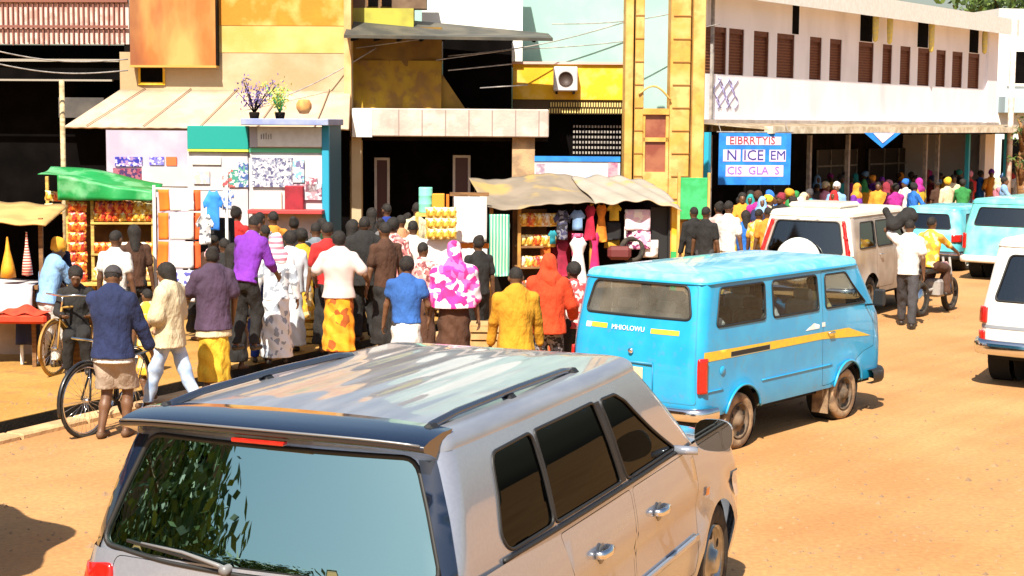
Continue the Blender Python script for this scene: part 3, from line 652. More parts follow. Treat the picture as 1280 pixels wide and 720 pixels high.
for c in cuts:
    c = c if c[0][0] < c[-1][0] else c[::-1]; c = [q for q in c if q[1] > .265]; out += [(c[0][0], .26)] + c + [(c[-1][0], .26)]
out += [(S, .26), (S, ZB), (-S, ZB)]
dr = roundpoly([(1.28, .95), (1.17, 1.2), (2.235, 1.2), (2.235, .42), (1.62, .42), (1.5, .62)], .04); df_ = roundpoly([(2.265, .42), (2.265, 1.2), (3.42, 1.2), (3.46, .95), (3.42, .42)], .04)
flap = roundpoly([(.5, .86), (.72, .86), (.72, 1.06), (.5, 1.06)], .04); tg = roundpoly([(-.8, .72), (.8, .72), (.8, 1.205), (-.8, 1.205)], .05)
dl = [('door', lo.side(dr)), ('door', mirror_poly(lo.side(dr))), ('door', lo.side(df_)), ('door', mirror_poly(lo.side(df_))), ('tailgate', tg), ('fuel_flap', lo.side(flap))]
m = M(); lo.panel(m, out, [d for _, d in dl], 0, 0, .07); m.build('body', SILV, suv)
hy = {2: 1.66, 4: 2.64}
for i, (nm, d) in enumerate(dl):
    m = M(); lo.panel(m, inset(d, .004), (), 0, 0, .07); db = m.build(nm, SILV, suv)
    if nm == 'door':
        y = 1.66 if i < 2 else 2.64; sg = 1 if i % 2 == 0 else -1
        T0 = lo.pt(sg * lo.sy(y - .09), 1.0, .002); T1 = lo.pt(sg * lo.sy(y + .09), 1.0, .002)
        m = M(); m.tube([T0, T0.lerp(T1, .12) + Vector((sg * .035, 0, 0)), T0.lerp(T1, .5) + Vector((sg * .045, 0, 0)), T0.lerp(T1, .88) + Vector((sg * .035, 0, 0)), T1], [.016, .018, .018, .018, .016], 10, flat=1.3); m.build('handle', CHR, db)
        m = M(); c = lo.pt(sg * lo.sy(y), .99, .003); m.lathe([(.055, 0), (.05, .003), (.001, .004)], 20, T=Tr(c) @ Matrix.Rotation(sg * math.pi / 2, 4, 'Y')); m.build('handle_cup', pm('cup_shadow', (.2, .2, .21), r=.3, m=.6), db)
for _, d in dl: m = M(); lo.panel(m, inset(d, -.02), [inset(d, .02)], 0, -.01, .1); m.build('door_seal', LINER, suv)
m = M(); m.tube([lo.pt(lo.sy(y), .66, .012) for y in np.linspace(1.55, 3.42, 20)], .012, 8, flat=2.); m.build('side_moulding', SILV, suv); m = M(); m.tube([lo.pt(-lo.sy(y), .66, .012) for y in np.linspace(1.55, 3.42, 20)], .012, 8, flat=2.); m.build('side_moulding', SILV, suv)
# hood and cowl
def hood(u, v):
    y = 3.35 + v * 1.32; hw = itp(y, [(3.35, .93), (4.2, .9), (4.67, .66)]); x = (u * 2 - 1) * hw
    e = d_low(.985, y, ZB)[2]
    return (x, y, e - .004 + .05 * (1 - (2 * u - 1) ** 4) * (1 - v * .4))
m = M(); m.grid(hood, 24, 20); m.build('bonnet', SILV, suv)
# greenhouse
def d_up(x, y, z):
    k = itp(z, [(1.2, 1), (1.3, .985), (1.5, .94), (1.68, .885), (1.76, .855)]); wr = max(0, 1 - y / 1.1); wf = max(0, 1 - (3.72 - y) / 1.6)
    return (x * k * (1 - .03 * ((y - 1.9) / 1.9) ** 2), y + itp(z, [(1.2, .035), (1.76, .21)]) * wr + itp(z, [(1.2, 0), (1.76, -.85)]) * wf - .07 * (1 - (x / .94) ** 2) * wr, z)
up = Shell(.95, 3.72, .10, .2, d_up); U = up.S
wq = roundpoly([(.50, 1.32), (.53, 1.685), (1.10, 1.70), (1.15, 1.255), (.60, 1.25)], .06)
wr_ = roundpoly([(1.17, 1.255), (1.135, 1.70), (1.97, 1.705), (2.14, 1.255)], .03)
wf_ = roundpoly([(2.24, 1.25), (2.07, 1.70), (2.50, 1.695), (2.70, 1.64), (3.22, 1.25)], .05)
rg = roundpoly([(-.885, 1.24), (-.5, 1.205), (0, 1.19), (.5, 1.205), (.885, 1.24), (.80, 1.735), (-.80, 1.735)], .07)
ws = [(up.s3 + .16, 1.25), (U - .001, 1.25), (U - .001, 1.71), (up.s3 + .2, 1.71)]
wins = [('window', up.side(wq)), ('window', mirror_poly(up.side(wq))), ('window', up.side(wr_)), ('window', mirror_poly(up.side(wr_))), ('window', up.side(wf_)), ('window', mirror_poly(up.side(wf_))), ('rear_window', rg), ('windscreen', ws), ('windscreen', mirror_poly(ws))]
m = M(); up.panel(m, [(-U, 1.2), (U, 1.2), (U, 1.76), (-U, 1.76)], [w[1] for w in wins], 0, 0, .07); m.build('cabin', SILV, suv)
for nm, q in wins:
    m = M(); up.panel(m, inset(q, -.004), (), 0, -.006, .05); g = m.build(nm, FILM if nm == 'rear_window' else TINT, suv)
    m = M(); m.tube(up.line(q, .001), .009 if nm != 'rear_window' else .012, 6, closed=True); m.build('gasket', BLK, g)
# black pillars between the windows, dark strip beside the rear glass
for sg in (1, -1):
    for pp in ([(2.145, 1.25), (1.985, 1.70), (2.055, 1.70), (2.225, 1.25)],):
        q = up.side(pp); q = q if sg == 1 else mirror_poly(q); m = M(); up.panel(m, q, (), 0, .003, .1); m.build('door_pillar', BLK, suv)
    q = [(.895, 1.22), (.955, 1.22), (.90, 1.73), (.815, 1.73)]; q = q if sg == 1 else mirror_poly(q); m = M(); up.panel(m, q, (), 0, .012, .04); m.build('pillar_cover', NAVYP, suv)
    m = M(); m.tube([up.pt(sg * up.sy(y), 1.228, .008) for y in np.linspace(.5, 3.3, 30)], .012, 6); m.build('waist_strip', BLK, suv)
def ribs(x, y):
    if abs(x) > .5 or y < .5: return 0
    return .0016 * math.cos(x * 2 * math.pi / .2) * min(1, (.5 - abs(x)) / .05) * min(1, (y - .5) / .15)
m = M(); roof_cap(m, up.outline(1.76, 220), 1.76, .07, .04, ribs, nq=60); m.build('roof', ROOFD, suv)
# roof rails
for sg in (1, -1):
    rr_ = [(.26, 1.81), (.34, 1.85), (.6, 1.868), (1.3, 1.872), (1.95, 1.862), (2.1, 1.845), (2.2, 1.81)]
    m = M(); m.tube([(sg * (.675 - .012 * (y - 1.2) ** 2), y, z) for y, z in rr_], [.016, .019, .018, .018, .018, .018, .013], 10, flat=1.)
    rl = m.build('roof_rail', pm('rail_grey', (.10, .12, .17), r=.25, m=.8, coat=.5), suv)
    for y in (.32, 1.2, 2.08): m = M(); m.box((sg * .675 - .03, y - .05, 1.80), (sg * .675 + .03, y + .05, 1.862), bev=.02); m.build('rail_foot', BLK, rl)
# rear spoiler
def spo(u, v):
    x = (u * 2 - 1) * .765 - .005; e = (x / .78) ** 2; tip = .0 + .09 * e - .02
    prof = [(.36, 1.868), (.25, 1.87), (tip + .06, 1.855), (tip, 1.838), (tip + .005, 1.815), (tip + .08, 1.79), (.22, 1.755)]
    i = min(int(v * 6), 5); f = v * 6 - i; a, b = prof[i], prof[i + 1]; sc2 = .012 * e ** 3
    return (x, a[0] + (b[0] - a[0]) * f, a[1] + (b[1] - a[1]) * f - sc2 - .02 * e)
m = M(); m.grid(spo, 30, 12)
for u in (0, 1): m.add([spo(u, v / 6) for v in range(7)], [tuple(range(7))])
sp_o = m.build('spoiler', NAVYP, suv)
m = M(); m.tube([Vector(spo(u, .5)) + Vector((0, -.003, .004)) for u in np.linspace(0.01, .99, 30)], .006, 6); m.build('spoiler_edge', pm('edge_grey', (.25, .26, .28), r=.3, m=.6), sp_o)
m = M(); m.box((-.13, -.012, 1.775), (.13, .03, 1.793), bev=.004); m.build('brake_light', REDL, sp_o)
# wiper
m = M(); b0 = up.pt(-.14, 1.215, .02); w0 = up.pt(-.18, 1.235, .04); w1 = up.pt(-.63, 1.275, .03)
m.tube([b0, w0, w0.lerp(w1, .45) + Vector((0, 0, .012)), w1], [.014, .011, .008, .006], 6); m.lathe([(.022, -.02), (.022, .03), (.001, .032)], 14, T=Tr(b0) @ Matrix.Rotation(math.pi / 2, 4, 'X')); wp = m.build('wiper', pm('wiper_grey', (.16, .16, .17), r=.4), suv)
m = M(); m.box((-.25, -.006, -.012), (.25, .006, .0), T=Tr(w0.lerp(w1, .62) + Vector((0, .0, .0)), math.atan2(-(w1 - w0).y, -(w1 - w0).x), 0, math.atan((w1 - w0).z / .45))); m.build('wiper_blade', BLK, wp)
# lamps, bumpers, plate
for sg in (1, -1):
    q = roundpoly([(.72, .78), (1.06, .76), (1.10, 1.12), (.80, 1.17)], .05); q = q if sg == 1 else mirror_poly(q)
    m = M(); lo.panel(m, q, (), 0, .014, .05); o = m.build('tail_lamp', REDL, suv); md = o.modifiers.new('s', 'SOLIDIFY'); md.thickness = .025
    q = roundpoly([(.76, .82), (.92, .82), (.92, .9), (.78, .9)], .03); q = q if sg == 1 else mirror_poly(q); m = M(); lo.panel(m, q, (), 0, .018, .05); m.build('indicator', AMB, o)
    q = lo.side([(3.62, .87), (3.68, .87), (3.68, .92), (3.62, .92)]); q = q if sg == 1 else mirror_poly(q); m = M(); lo.panel(m, q, (), 0, .012, .05); m.build('side_indicator', AMB, suv)
    q = [(sg * lo.sy(4.35), .72), (sg * (S - .45), .72), (sg * (S - .45), .9), (sg * lo.sy(4.35), .92)]; q = q if sg == 1 else q[::-1]; m = M(); lo.panel(m, q, (), 0, .01, .06); m.build('headlight', CLR, suv)
    # mirror
    b = up.pt(sg * up.sy(3.2), 1.24); rt_ = M(); rt_.tube([b, b + Vector((sg * .14, .02, .0))], [.03, .025], 8)
    prof = []
    for i in range(13):
        a = math.pi * 2 * i / 12
    def mir(u, v):
        a = 2 * math.pi * u; t = v; r = math.sin(min(1, t * 1.0) * math.pi / 2) if t < 1 else 1
        cx = sg * .235; w_, h_ = .115, .095
        ca, sa = math.cos(a), math.sin(a); se = (abs(ca) ** 3 + abs(sa) ** 3) ** (-1 / 3)
        return (b.x + cx + w_ * ca * se * r, b.y + .15 - .15 * (1 - math.cos(t * math.pi / 2)), b.z + .105 + h_ * sa * se * r)
    rt_.grid(mir, 28, 8); mo = rt_.build('mirror', SILV, suv)
    m = M(); n = 28; vs = [mir(i / n, 1) for i in range(n)]; vs = [Vector(v) + Vector((0, .004, 0)) for v in vs]; m.add(vs, [tuple(range(n))]); m.build('mirror_glass', pm('mirror_face', (.25, .27, .28), r=.03, m=1), mo)
m = M(); lo.panel(m, [(-.28, .78), (.28, .78), (.28, .92), (-.28, .92)], (), 0, .012, .1); m.build('number_plate', PLY, suv)
for yc in (1.02, 3.93):
    for sg in (1, -1): m = M(); m.lathe([(.45, -.2), (.45, .14)], 28, T=Tr((sg * .8, yc, .36)) @ Matrix.Rotation(math.pi / 2, 4, 'Y')); m.lathe([(.45, 0), (.01, 0)], 28, T=Tr((sg * .6, yc, .36)) @ Matrix.Rotation(math.pi / 2, 4, 'Y')); m.build('wheel_well', LINER, suv)
m = M(); m.box((-.78, .1, .2), (.78, 4.6, .34)); m.build('underbody', LINER, suv)
for yc in (1.02, 3.93):
    for sg in (1, -1): wheel(suv, sg * .845, yc, .375, .27, RIM, RUB, 6, sg)
for y, xs in ((2.45, (-.42, .42)), (1.5, (-.5, 0, .5))):
    for x in xs:
        m = M(); m.box((x - .24, y, .7), (x + .24, y + .5, .88), bev=.05); m.box((x - .24, y - .05, .85), (x + .24, y + .1, 1.42), bev=.05); m.box((x - .13, y - .02, 1.42), (x + .13, y + .07, 1.58), bev=.03); m.build('seat', SEAT, suv)
m = M(); m.box((-.9, .1, 1.16), (.9, 3.3, 1.165)); 
# ------------------------------------------------------------------ blue minibus
BLUE = pm('sky_blue_paint', (.012, .29, .58), (.018, .33, .62), 3, .34, coat=.5, c3=(.10, .22, .3), s3=14, a3=.35, lo3=.56, hi3=.7)
BLROOF = pm('skylit_blue_roof', (.10, .50, .72), (.2, .58, .74), 3, .32, coat=.6, c3=(.35, .5, .55), s3=8, a3=.4)  # blue paled in the colour for sunlight and sky sheen on top
VGL = glassm('van_glass', (.85, .95, .95), .98, .02, .0, .6, .015); VRG = glassm('van_rear_glass', (.85, .9, .9), .9, .05, .6, 1., .17)
YEL = pm('yellow_stripe', (.72, .48, .03), (.65, .42, .05), 20, .5); WHT = pm('white_paint', (.75, .75, .73), (.68, .67, .64), 9, .45, coat=.3)
def van_params(**k):
    p = dict(W=.84, L=4.15, z0=.42, z1=1.80, tabW=[(.3, .96), (.5, 1.0), (.66, 1.0), (.70, .992), (1.15, .99), (1.25, .98), (1.8, .925)], tabR=[(.3, .0), (.95, .0), (1.2, .03), (1.8, .16)], tabF=[(.3, -.05), (.8, .0), (1.15, -.06), (1.8, -.6)],
        arch=[(.80, .345, .34), (3.12, .345, .34)], wr=.30, rim=RIMD, tyre=RUBD, paint=BLUE, roofmat=BLROOF, glass=VGL, gutmat=BLUE,
        side=[[(.27, 1.34), (.31, 1.73), (1.29, 1.73), (1.28, 1.34)], [(1.45, 1.34), (1.45, 1.73), (2.42, 1.73), (2.45, 1.34)], [(2.61, 1.34), (2.61, 1.72), (3.36, 1.72), (3.74, 1.34)]],
        rear=[(-.70, 1.42), (.70, 1.42), (.64, 1.76), (-.64, 1.76)], tail=[[(.80, .68), (.90, .68), (.90, 1.04), (.80, 1.04)]],
        bump=[(.40, .53, CHR, ('r',)), (.36, .52, BLK, ('f',))], doors=[('door', [(2.53, .46), (2.53, 1.765), (3.38, 1.765), (3.80, 1.30), (3.80, .80), (3.55, .76), (2.70, .46)])], screen=(1.25, 1.72, .78), rr=.09, rf=.28)
    p.update(k); return p
van = thing('minibus', 'bright blue minibus with a yellow side stripe and dusty wheels, by the tan stall', 'minibus', (1.203, 15.867, 0), -.686, scale=.944)
p = van_params(rglass=VRG, seats=[(.55, (-.5, 0, .5), SEATW), (1.5, (-.5, 0, .5), SEAT), (2.75, (-.42, .42), SEATW)], mirror=(3.7, 1.3))
p['arch'] = [(.80, .345, .34), (3.12, .345, .34)]
sh = boxvan(van, p)
for sg in (1, -1):
    def sp_(q): q = sh.side(q); return q if sg == 1 else mirror_poly(q)
    m = M(); sh.panel(m, sp_([(.06, 1.0), (2.5, 1.0), (3.72, .93), (3.15, 1.075), (.06, 1.10)]), [sp_([(.57, 1.005), (1.36, 1.005), (1.36, 1.06), (.57, 1.06)])], 0, .003, .09); m.build('stripe', YEL, van)
    m = M(); sh.panel(m, sp_([(.575, 1.01), (1.355, 1.01), (1.355, 1.055), (.575, 1.055)]), (), 0, .002, .1); m.build('air_vent', BLK, van)
    m = M(); sh.panel(m, sp_([(2.12, 1.13), (2.32, 1.20), (2.45, 1.17), (2.44, 1.13)]), (), 0, .003, .09); sh.panel(m, sp_([(2.5, 1.14), (2.58, 1.14), (2.58, 1.19), (2.5, 1.19)]), (), 0, .003, .09); m.build('emblem', WHT, van)
    m = M(); m.tube([sh.pt(sg * sh.sy(y), .69, .006) for y in np.linspace(1.2, 2.75, 20)], .009, 6); m.tube([sh.pt(sg * sh.sy(y), .69, .006) for y in np.linspace(.1, .42, 6)], .009, 6); m.build('body_crease', BLUE, van)
    for yc in (.80, 3.12): m = M(); m.tube([sh.pt(sg * sh.sy(yc - .355 * math.cos(t)), .34 + .355 * math.sin(t), .012) for t in np.linspace(.25, math.pi - .25, 26)], .014, 6); m.build('arch_lip', BLUE, van)
    m = M(); c = sh.pt(sg * sh.sy(.42), .88, .002); m.lathe([(.05, 0), (.045, .008), (.001, .009)], 18, T=Tr(c) @ Matrix.Rotation(sg * math.pi / 2, 4, 'Y')); m.build('fuel_cap', BLUE, van)
    for yc in (.80, 3.12): m = M(); x = sg * .72; m.box((x - .1, yc - .42, .12), (x + .1, yc - .40, .5)); m.build('mud_flap', RUBD, van)
def rear_rect(x0, x1, za, zb, mt, nm, off=.004, par=van, sh_=None, n=None):
    m = M(); (sh_ or sh).panel(m, [(x0, za), (x1, za), (x1, zb), (x0, zb)], (), 0, off, .1); return m.build(nm, mt, par)
rear_rect(-.58, -.36, 1.265, 1.315, YEL, 'yellow_band'); rear_rect(.22, .57, 1.255, 1.305, YEL, 'yellow_band'); rear_rect(-.66, -.59, 1.26, 1.315, WHT, 'white_band')
m = M(); bw = sh.pt(0, 1.285, .008); text_mesh(m, 'MHIOLOWU', .075, Tr(bw + Vector((-.07, 0, 0)), 0, R(84)), ext=.002); m.build('lettering', WHT, van)
rear_rect(-.16, .16, .73, .90, PLY, 'number_plate', .012)
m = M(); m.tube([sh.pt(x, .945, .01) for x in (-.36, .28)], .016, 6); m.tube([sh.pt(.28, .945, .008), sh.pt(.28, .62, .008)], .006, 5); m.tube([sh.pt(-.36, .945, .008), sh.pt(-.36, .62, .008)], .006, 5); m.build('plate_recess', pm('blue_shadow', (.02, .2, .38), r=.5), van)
m = M(); c = sh.pt(.0, 1.06, .01); m.lathe([(.03, 0), (.028, .02), (.001, .022)], 12, T=Tr(c) @ Matrix.Rotation(math.pi / 2, 4, 'X')); m.build('tailgate_lock', CHR, van)
m = M(); sh.panel(m, roundpoly([(-.79, .56), (.79, .56), (.76, 1.78), (-.76, 1.78)], .05), [roundpoly([(-.782, .568), (.782, .568), (.752, 1.772), (-.752, 1.772)], .05)], 0, .002, .09); m.build('tailgate_gap', pm('seam_blue', (.03, .22, .35), r=.6), van)
# ------------------------------------------------------------------ light, world, ground
SUN_AZ, SUN_EL = R(14), R(50)      # shadows fall towards (sin az, cos az)
w = bpy.data.worlds.new('World'); sc.world = w; w.use_nodes = True; nt = w.node_tree
bg = nt.nodes['Background']; sky = nt.nodes.new('ShaderNodeTexSky'); sky.sky_type = 'NISHITA'; sky.sun_disc = False
sky.sun_elevation = SUN_EL; sky.sun_rotation = math.pi + SUN_AZ; sky.air_density = 1.3; sky.dust_density = 2.5; sky.ozone_density = 1.5
nt.links.new(sky.outputs[0], bg.inputs[0]); bg.inputs[1].default_value = .065
sd = bpy.data.lights.new('sun', 'SUN'); sd.energy = 5.0; sd.angle = R(.5); sd.color = (1, .92, .77); so = bpy.data.objects.new('sun', sd); COL.objects.link(so)
to_sun = Vector((-math.sin(SUN_AZ) * math.cos(SUN_EL), -math.cos(SUN_AZ) * math.cos(SUN_EL), math.sin(SUN_EL)))
so.rotation_euler = to_sun.to_track_quat('Z', 'Y').to_euler(); so.location = to_sun * 50
sc.view_settings.view_transform = 'Standard'; sc.view_settings.look = 'None'; sc.view_settings.exposure = .97; sc.view_settings.gamma = 1
sc.view_settings.use_curve_mapping = False
sc.cycles.use_denoising = True; sc.cycles.max_bounces = 8; sc.cycles.transparent_max_bounces = 12; sc.cycles.sample_clamp_indirect = 6; sc.cycles.caustics_reflective = False; sc.cycles.caustics_refractive = False
SAND = pm('dusty_ground', (.36, .185, .07), (.42, .23, .095), .35, .95, bump=.35, bsc=6, world=True, detail=8, c3=(.27, .15, .07), s3=1.3, a3=.45, lo3=.55, hi3=.75, lo=.35, hi=.65)
ROAD = pm('dusty_asphalt', (.41, .198, .066), (.48, .265, .10), .5, .9, bump=.3, bsc=14, world=True, detail=9, c3=(.36, .21, .10), s3=2.6, a3=.4, lo3=.55, hi3=.8, lo=.35, hi=.65)
PAVE = pm('dusty_pavement', (.40, .205, .038), (.47, .26, .06), .8, .9, bump=.3, bsc=12, world=True, detail=8, c3=(.28, .14, .06), s3=3., a3=.5, lo3=.54, hi3=.7)
KERB = pm('kerb_stone', (.62, .40, .20), (.42, .26, .13), 2.5, .9, bump=.4, bsc=18, world=True)
# kerb line on the left runs along the street towards the right
m = M(); m.add([(-400, -300, -.16), (500, -300, -.16), (500, 700, -.16), (-400, 700, -.16)], [(0, 1, 2, 3)])
g = m.build('ground', SAND); tag(g, kind='structure')
ka = gp(0, 546); kb = gp(250, 487); kd = (kb - ka).normalized(); kn = Vector((kd.y, -kd.x, 0))   # kn: towards the road
k0 = ka - kd * 60; k1 = ka + kd * 9.0; k2 = k1 - kn * 0 + kd * 3 
def P2(q, n, z): v = q + kn * n; return (v.x, v.y, z)
far = ka + kd * 300
m = M(); m.add([P2(k0, 260, 0), P2(k0, .30, 0), P2(far, .30, 0), P2(far, 260, 0)], [(0, 3, 2, 1)]); m.build('road', ROAD)['kind'] = 'structure'
# kerb stones, open drain, pavement
m = M(); L_ = 17.5; n = 24
for i in range(70):
    a = k0 + kd * (i * 1.0 + 25); b = a + kd * .985
    if (a - ka).dot(kd) > L_: break
    T = Matrix.Translation((a.x, a.y, 0)) @ Matrix.Rotation(math.atan2(kd.y, kd.x), 4, 'Z'); m.box((0, -.30, -.15), (.985, -.06, .055 + .01 * rng.random()), bev=.02, T=T)
m.build('kerb', KERB)['kind'] = 'structure'
m = M(); a = k0; b = ka + kd * L_; e = ka + kd * 300
m.add([P2(a, -.22, -.16), P2(b, -.22, -.16), P2(b, -.22, .1), P2(a, -.22, .1), P2(a, -260, .1), P2(b, -260, .1)], [(0, 1, 2, 3), (3, 2, 5, 4)])
m.add([P2(b, .30, 0.0), P2(e, .30, 0.0), P2(e, -1.2, .1), P2(b, -.22, .1), P2(b, -260, .1), P2(e, -260, .1)], [(0, 1, 2, 3), (3, 2, 5, 4)])
m.build('pavement', PAVE)['kind'] = 'structure'
m = M(); m.add([P2(a, -.215, -.155), P2(b, -.215, -.155), P2(b, -.215, .094), P2(a, -.215, .094)], [(0, 1, 2, 3)]); m.add([P2(a, .06, -.155), P2(b, .06, -.155), P2(b, -.215, -.155), P2(a, -.215, -.155)], [(0, 1, 2, 3)]); m.build('drain', pm('black_brown_drain', (.012, .009, .007), (.03, .02, .012), 3, .6, bump=.4))['kind'] = 'structure'  # pavement's road face and drain floor share one black brown colour
m = M(); gr = random.Random(5)
for i in range(2600):
    if i % 3: q = gp(gr.uniform(-60, 1340), gr.uniform(380, 720)); z_ = 0.
    else: q = ka + kd * gr.uniform(-3, 16) - kn * gr.uniform(-.9, 1.2); z_ = 0. if (q - ka).dot(kn) > .3 else .1
    if -.25 < (q - ka).dot(kn) < .32 or ((q - ka).dot(kn) < 0 and i % 3): continue
    s_ = gr.uniform(.006, .022) * (1 + (gr.random() < .06) * 1.2); vs = []
    for (x, y, z) in ((1, 0, 0), (0, 1, 0), (-1, 0, 0), (0, -1, 0), (0, 0, .8)): vs.append((q.x + x * s_ * gr.uniform(.6, 1.3), q.y + y * s_ * gr.uniform(.6, 1.3), z_ + z * s_))
    m.add(vs, [(0, 1, 4), (1, 2, 4), (2, 3, 4), (3, 0, 4)])
m.build('gravel', pm('pebble', (.34, .2, .1), (.2, .13, .08), 8, .9))['kind'] = 'stuff'
def tracks(mt):
    nt = mt.node_tree; N = nt.nodes; Lk = nt.links; b = N['Principled BSDF']; src = b.inputs['Base Color'].links[0].from_socket
    g_ = N.new('ShaderNodeNewGeometry'); mp = N.new('ShaderNodeMapping'); mp.inputs['Rotation'].default_value = (0, 0, -R(52)); Lk.new(g_.outputs['Position'], mp.inputs['Vector']); m2 = N.new('ShaderNodeMapping'); m2.inputs['Scale'].default_value = (.05, 2.6, 1); Lk.new(mp.outputs[0], m2.inputs['Vector'])
    n = N.new('ShaderNodeTexNoise'); n.inputs['Scale'].default_value = 1.; n.inputs['Detail'].default_value = 5; Lk.new(m2.outputs[0], n.inputs['Vector']); r_ = N.new('ShaderNodeValToRGB'); r_.color_ramp.elements[0].position = .42; r_.color_ramp.elements[1].position = .68; r_.color_ramp.elements[0].color = (1, 1, 1, 1); r_.color_ramp.elements[1].color = (.88, .87, .87, 1); Lk.new(n.outputs['Fac'], r_.inputs['Fac'])
    v = N.new('ShaderNodeTexNoise'); v.inputs['Scale'].default_value = 22; v.inputs['Detail'].default_value = 8; Lk.new(g_.outputs['Position'], v.inputs['Vector']); r2 = N.new('ShaderNodeValToRGB'); r2.color_ramp.elements[0].position = .3; r2.color_ramp.elements[1].position = .7; r2.color_ramp.elements[0].color = (.82, .8, .8, 1); r2.color_ramp.elements[1].color = (1.08, 1.08, 1.08, 1); Lk.new(v.outputs['Fac'], r2.inputs['Fac'])
    a_ = N.new('ShaderNodeMix'); a_.data_type = 'RGBA'; a_.blend_type = 'MULTIPLY'; a_.inputs['Factor'].default_value = 1; Lk.new(src, a_.inputs['A']); Lk.new(r_.outputs['Color'], a_.inputs['B']); c_ = N.new('ShaderNodeMix'); c_.data_type = 'RGBA'; c_.blend_type = 'MULTIPLY'; c_.inputs['Factor'].default_value = 1; Lk.new(a_.outputs['Result'], c_.inputs['A']); Lk.new(r2.outputs['Color'], c_.inputs['B']); Lk.new(c_.outputs['Result'], b.inputs['Base Color'])
for mt_ in (ROAD, PAVE): tracks(mt_)
# ------------------------------------------------------------------ other vehicles
WGL = glassm('hazy_car_glass', (.7, .68, .62), .35, .05, 1.2)
CREAM = pm('cream_white_paint', (.74, .70, .62), (.66, .61, .54), 4, .35, coat=.4); PINKG = pm('dusty_silver', (.46, .40, .36), (.36, .30, .26), 2.5, .4, m=.2, coat=.3)
PALEB = pm('pale_blue_paint', (.10, .50, .60), (.22, .58, .64), 3, .35, coat=.4); TURQ = pm('turquoise_paint', (.12, .52, .52), (.24, .6, .58), 3, .35, coat=.4)
# white estate with spare wheel
q = gp(1005, 402); jeep = thing('station_wagon', 'white and grey station wagon with a spare wheel on its rear door, dusty', 'car', (q.x, q.y + .1, 0), -.56)
p = van_params(W=.84, L=4.3, z0=.42, z1=1.74, tabW=[(.3, .96), (.6, 1.0), (1.1, .99), (1.2, .97), (1.74, .86)], tabR=[(.3, 0), (1.1, 0), (1.74, .16)], tabF=[(.3, -.05), (1.05, -.2), (1.1, -1.0), (1.74, -1.6)],
    arch=[(.85, .40, .38), (3.4, .40, .38)], wr=.36, rim=RIMD, tyre=RUB, paint=PINKG, roofmat=CREAM, gutmat=CREAM, glass=WGL,
    side=[[(.35, 1.2), (.42, 1.62), (1.1, 1.62), (1.1, 1.2)], [(1.2, 1.2), (1.2, 1.62), (1.85, 1.62), (1.95, 1.2)], [(2.03, 1.2), (2.0, 1.62), (2.3, 1.62), (2.7, 1.2)]],
    rear=[(-.68, 1.12), (.68, 1.12), (.62, 1.64), (-.62, 1.64)], tail=[[(.74, 1.1), (.80, 1.1), (.74, 1.66), (.68, 1.66)], [(.80, .72), (.90, .72), (.90, 1.0), (.80, 1.0)]],
    bump=[(.42, .58, CHR, ('r', 'f'))], doors=[('door', [(1.15, .5), (1.15, 1.66), (1.93, 1.66), (2.0, 1.2), (2.0, .5)])], screen=None, rr=.10, rf=.3, seats=[(.9, (-.45, .45), SEAT), (1.9, (-.42, .42), SEAT)], crown=.04)
jsh = boxvan(jeep, p)
m = M(); sp0 = jsh.pt(-.05, 1.0, .14); m.lathe([(.001, .10), (.3, .09), (.37, .03), (.385, -.06), (.37, -.12), (.2, -.14)], 32, T=Tr(sp0) @ Matrix.Rotation(math.pi / 2, 4, 'X')); m.build('spare_wheel_cover', WHT, jeep)
m = M(); jsh.panel(m, [(-.82, 1.66), (.82, 1.66), (.80, 1.74), (-.80, 1.74)], (), 0, .006, .08); jsh.panel(m, [(.80, 1.1), (.86, 1.1), (.82, 1.66), (.74, 1.66)], (), 0, .005); jsh.panel(m, [(-.86, 1.1), (-.80, 1.1), (-.74, 1.66), (-.82, 1.66)], (), 0, .005)
m.build('rear_frame', CREAM, jeep)
m = M(); m.box((-.5, .45, 1.83), (.42, 1.4, 1.93), bev=.05); m.build('roof_hatch', CREAM, jeep)
# pale blue hatchback
q = gp(1155, 338); hb = thing('hatchback', 'small pale blue hatchback ahead of the white station wagon', 'car', (q.x, q.y, 0), -.62)
p = van_params(W=.78, L=3.7, z0=.28, z1=1.32, tabW=[(.3, .96), (.6, 1.0), (.85, .99), (.9, .97), (1.32, .80)], tabR=[(.3, 0), (.85, .02), (1.32, .35)], tabF=[(.3, 0), (.85, -.9), (1.32, -1.6)],
    arch=[(.65, .31, .28), (2.95, .31, .28)], wr=.27, rim=WHT, tyre=RUB, paint=PALEB, roofmat=PALEB, gutmat=PALEB, glass=WGL, side=[[(.45, .92), (.62, 1.24), (1.1, 1.24), (1.1, .92)], [(1.18, .92), (1.18, 1.24), (1.75, 1.24), (1.95, .92)]],
    rear=[(-.6, .93), (.6, .93), (.52, 1.25), (-.52, 1.25)], tail=[[(.62, .66), (.86, .66), (.86, .82), (.62, .82)]], bump=[(.28, .45, BLK, ('r', 'f'))], doors=[], screen=None, rr=.15, rf=.3, gutter=0, crown=.05)
boxvan(hb, p)
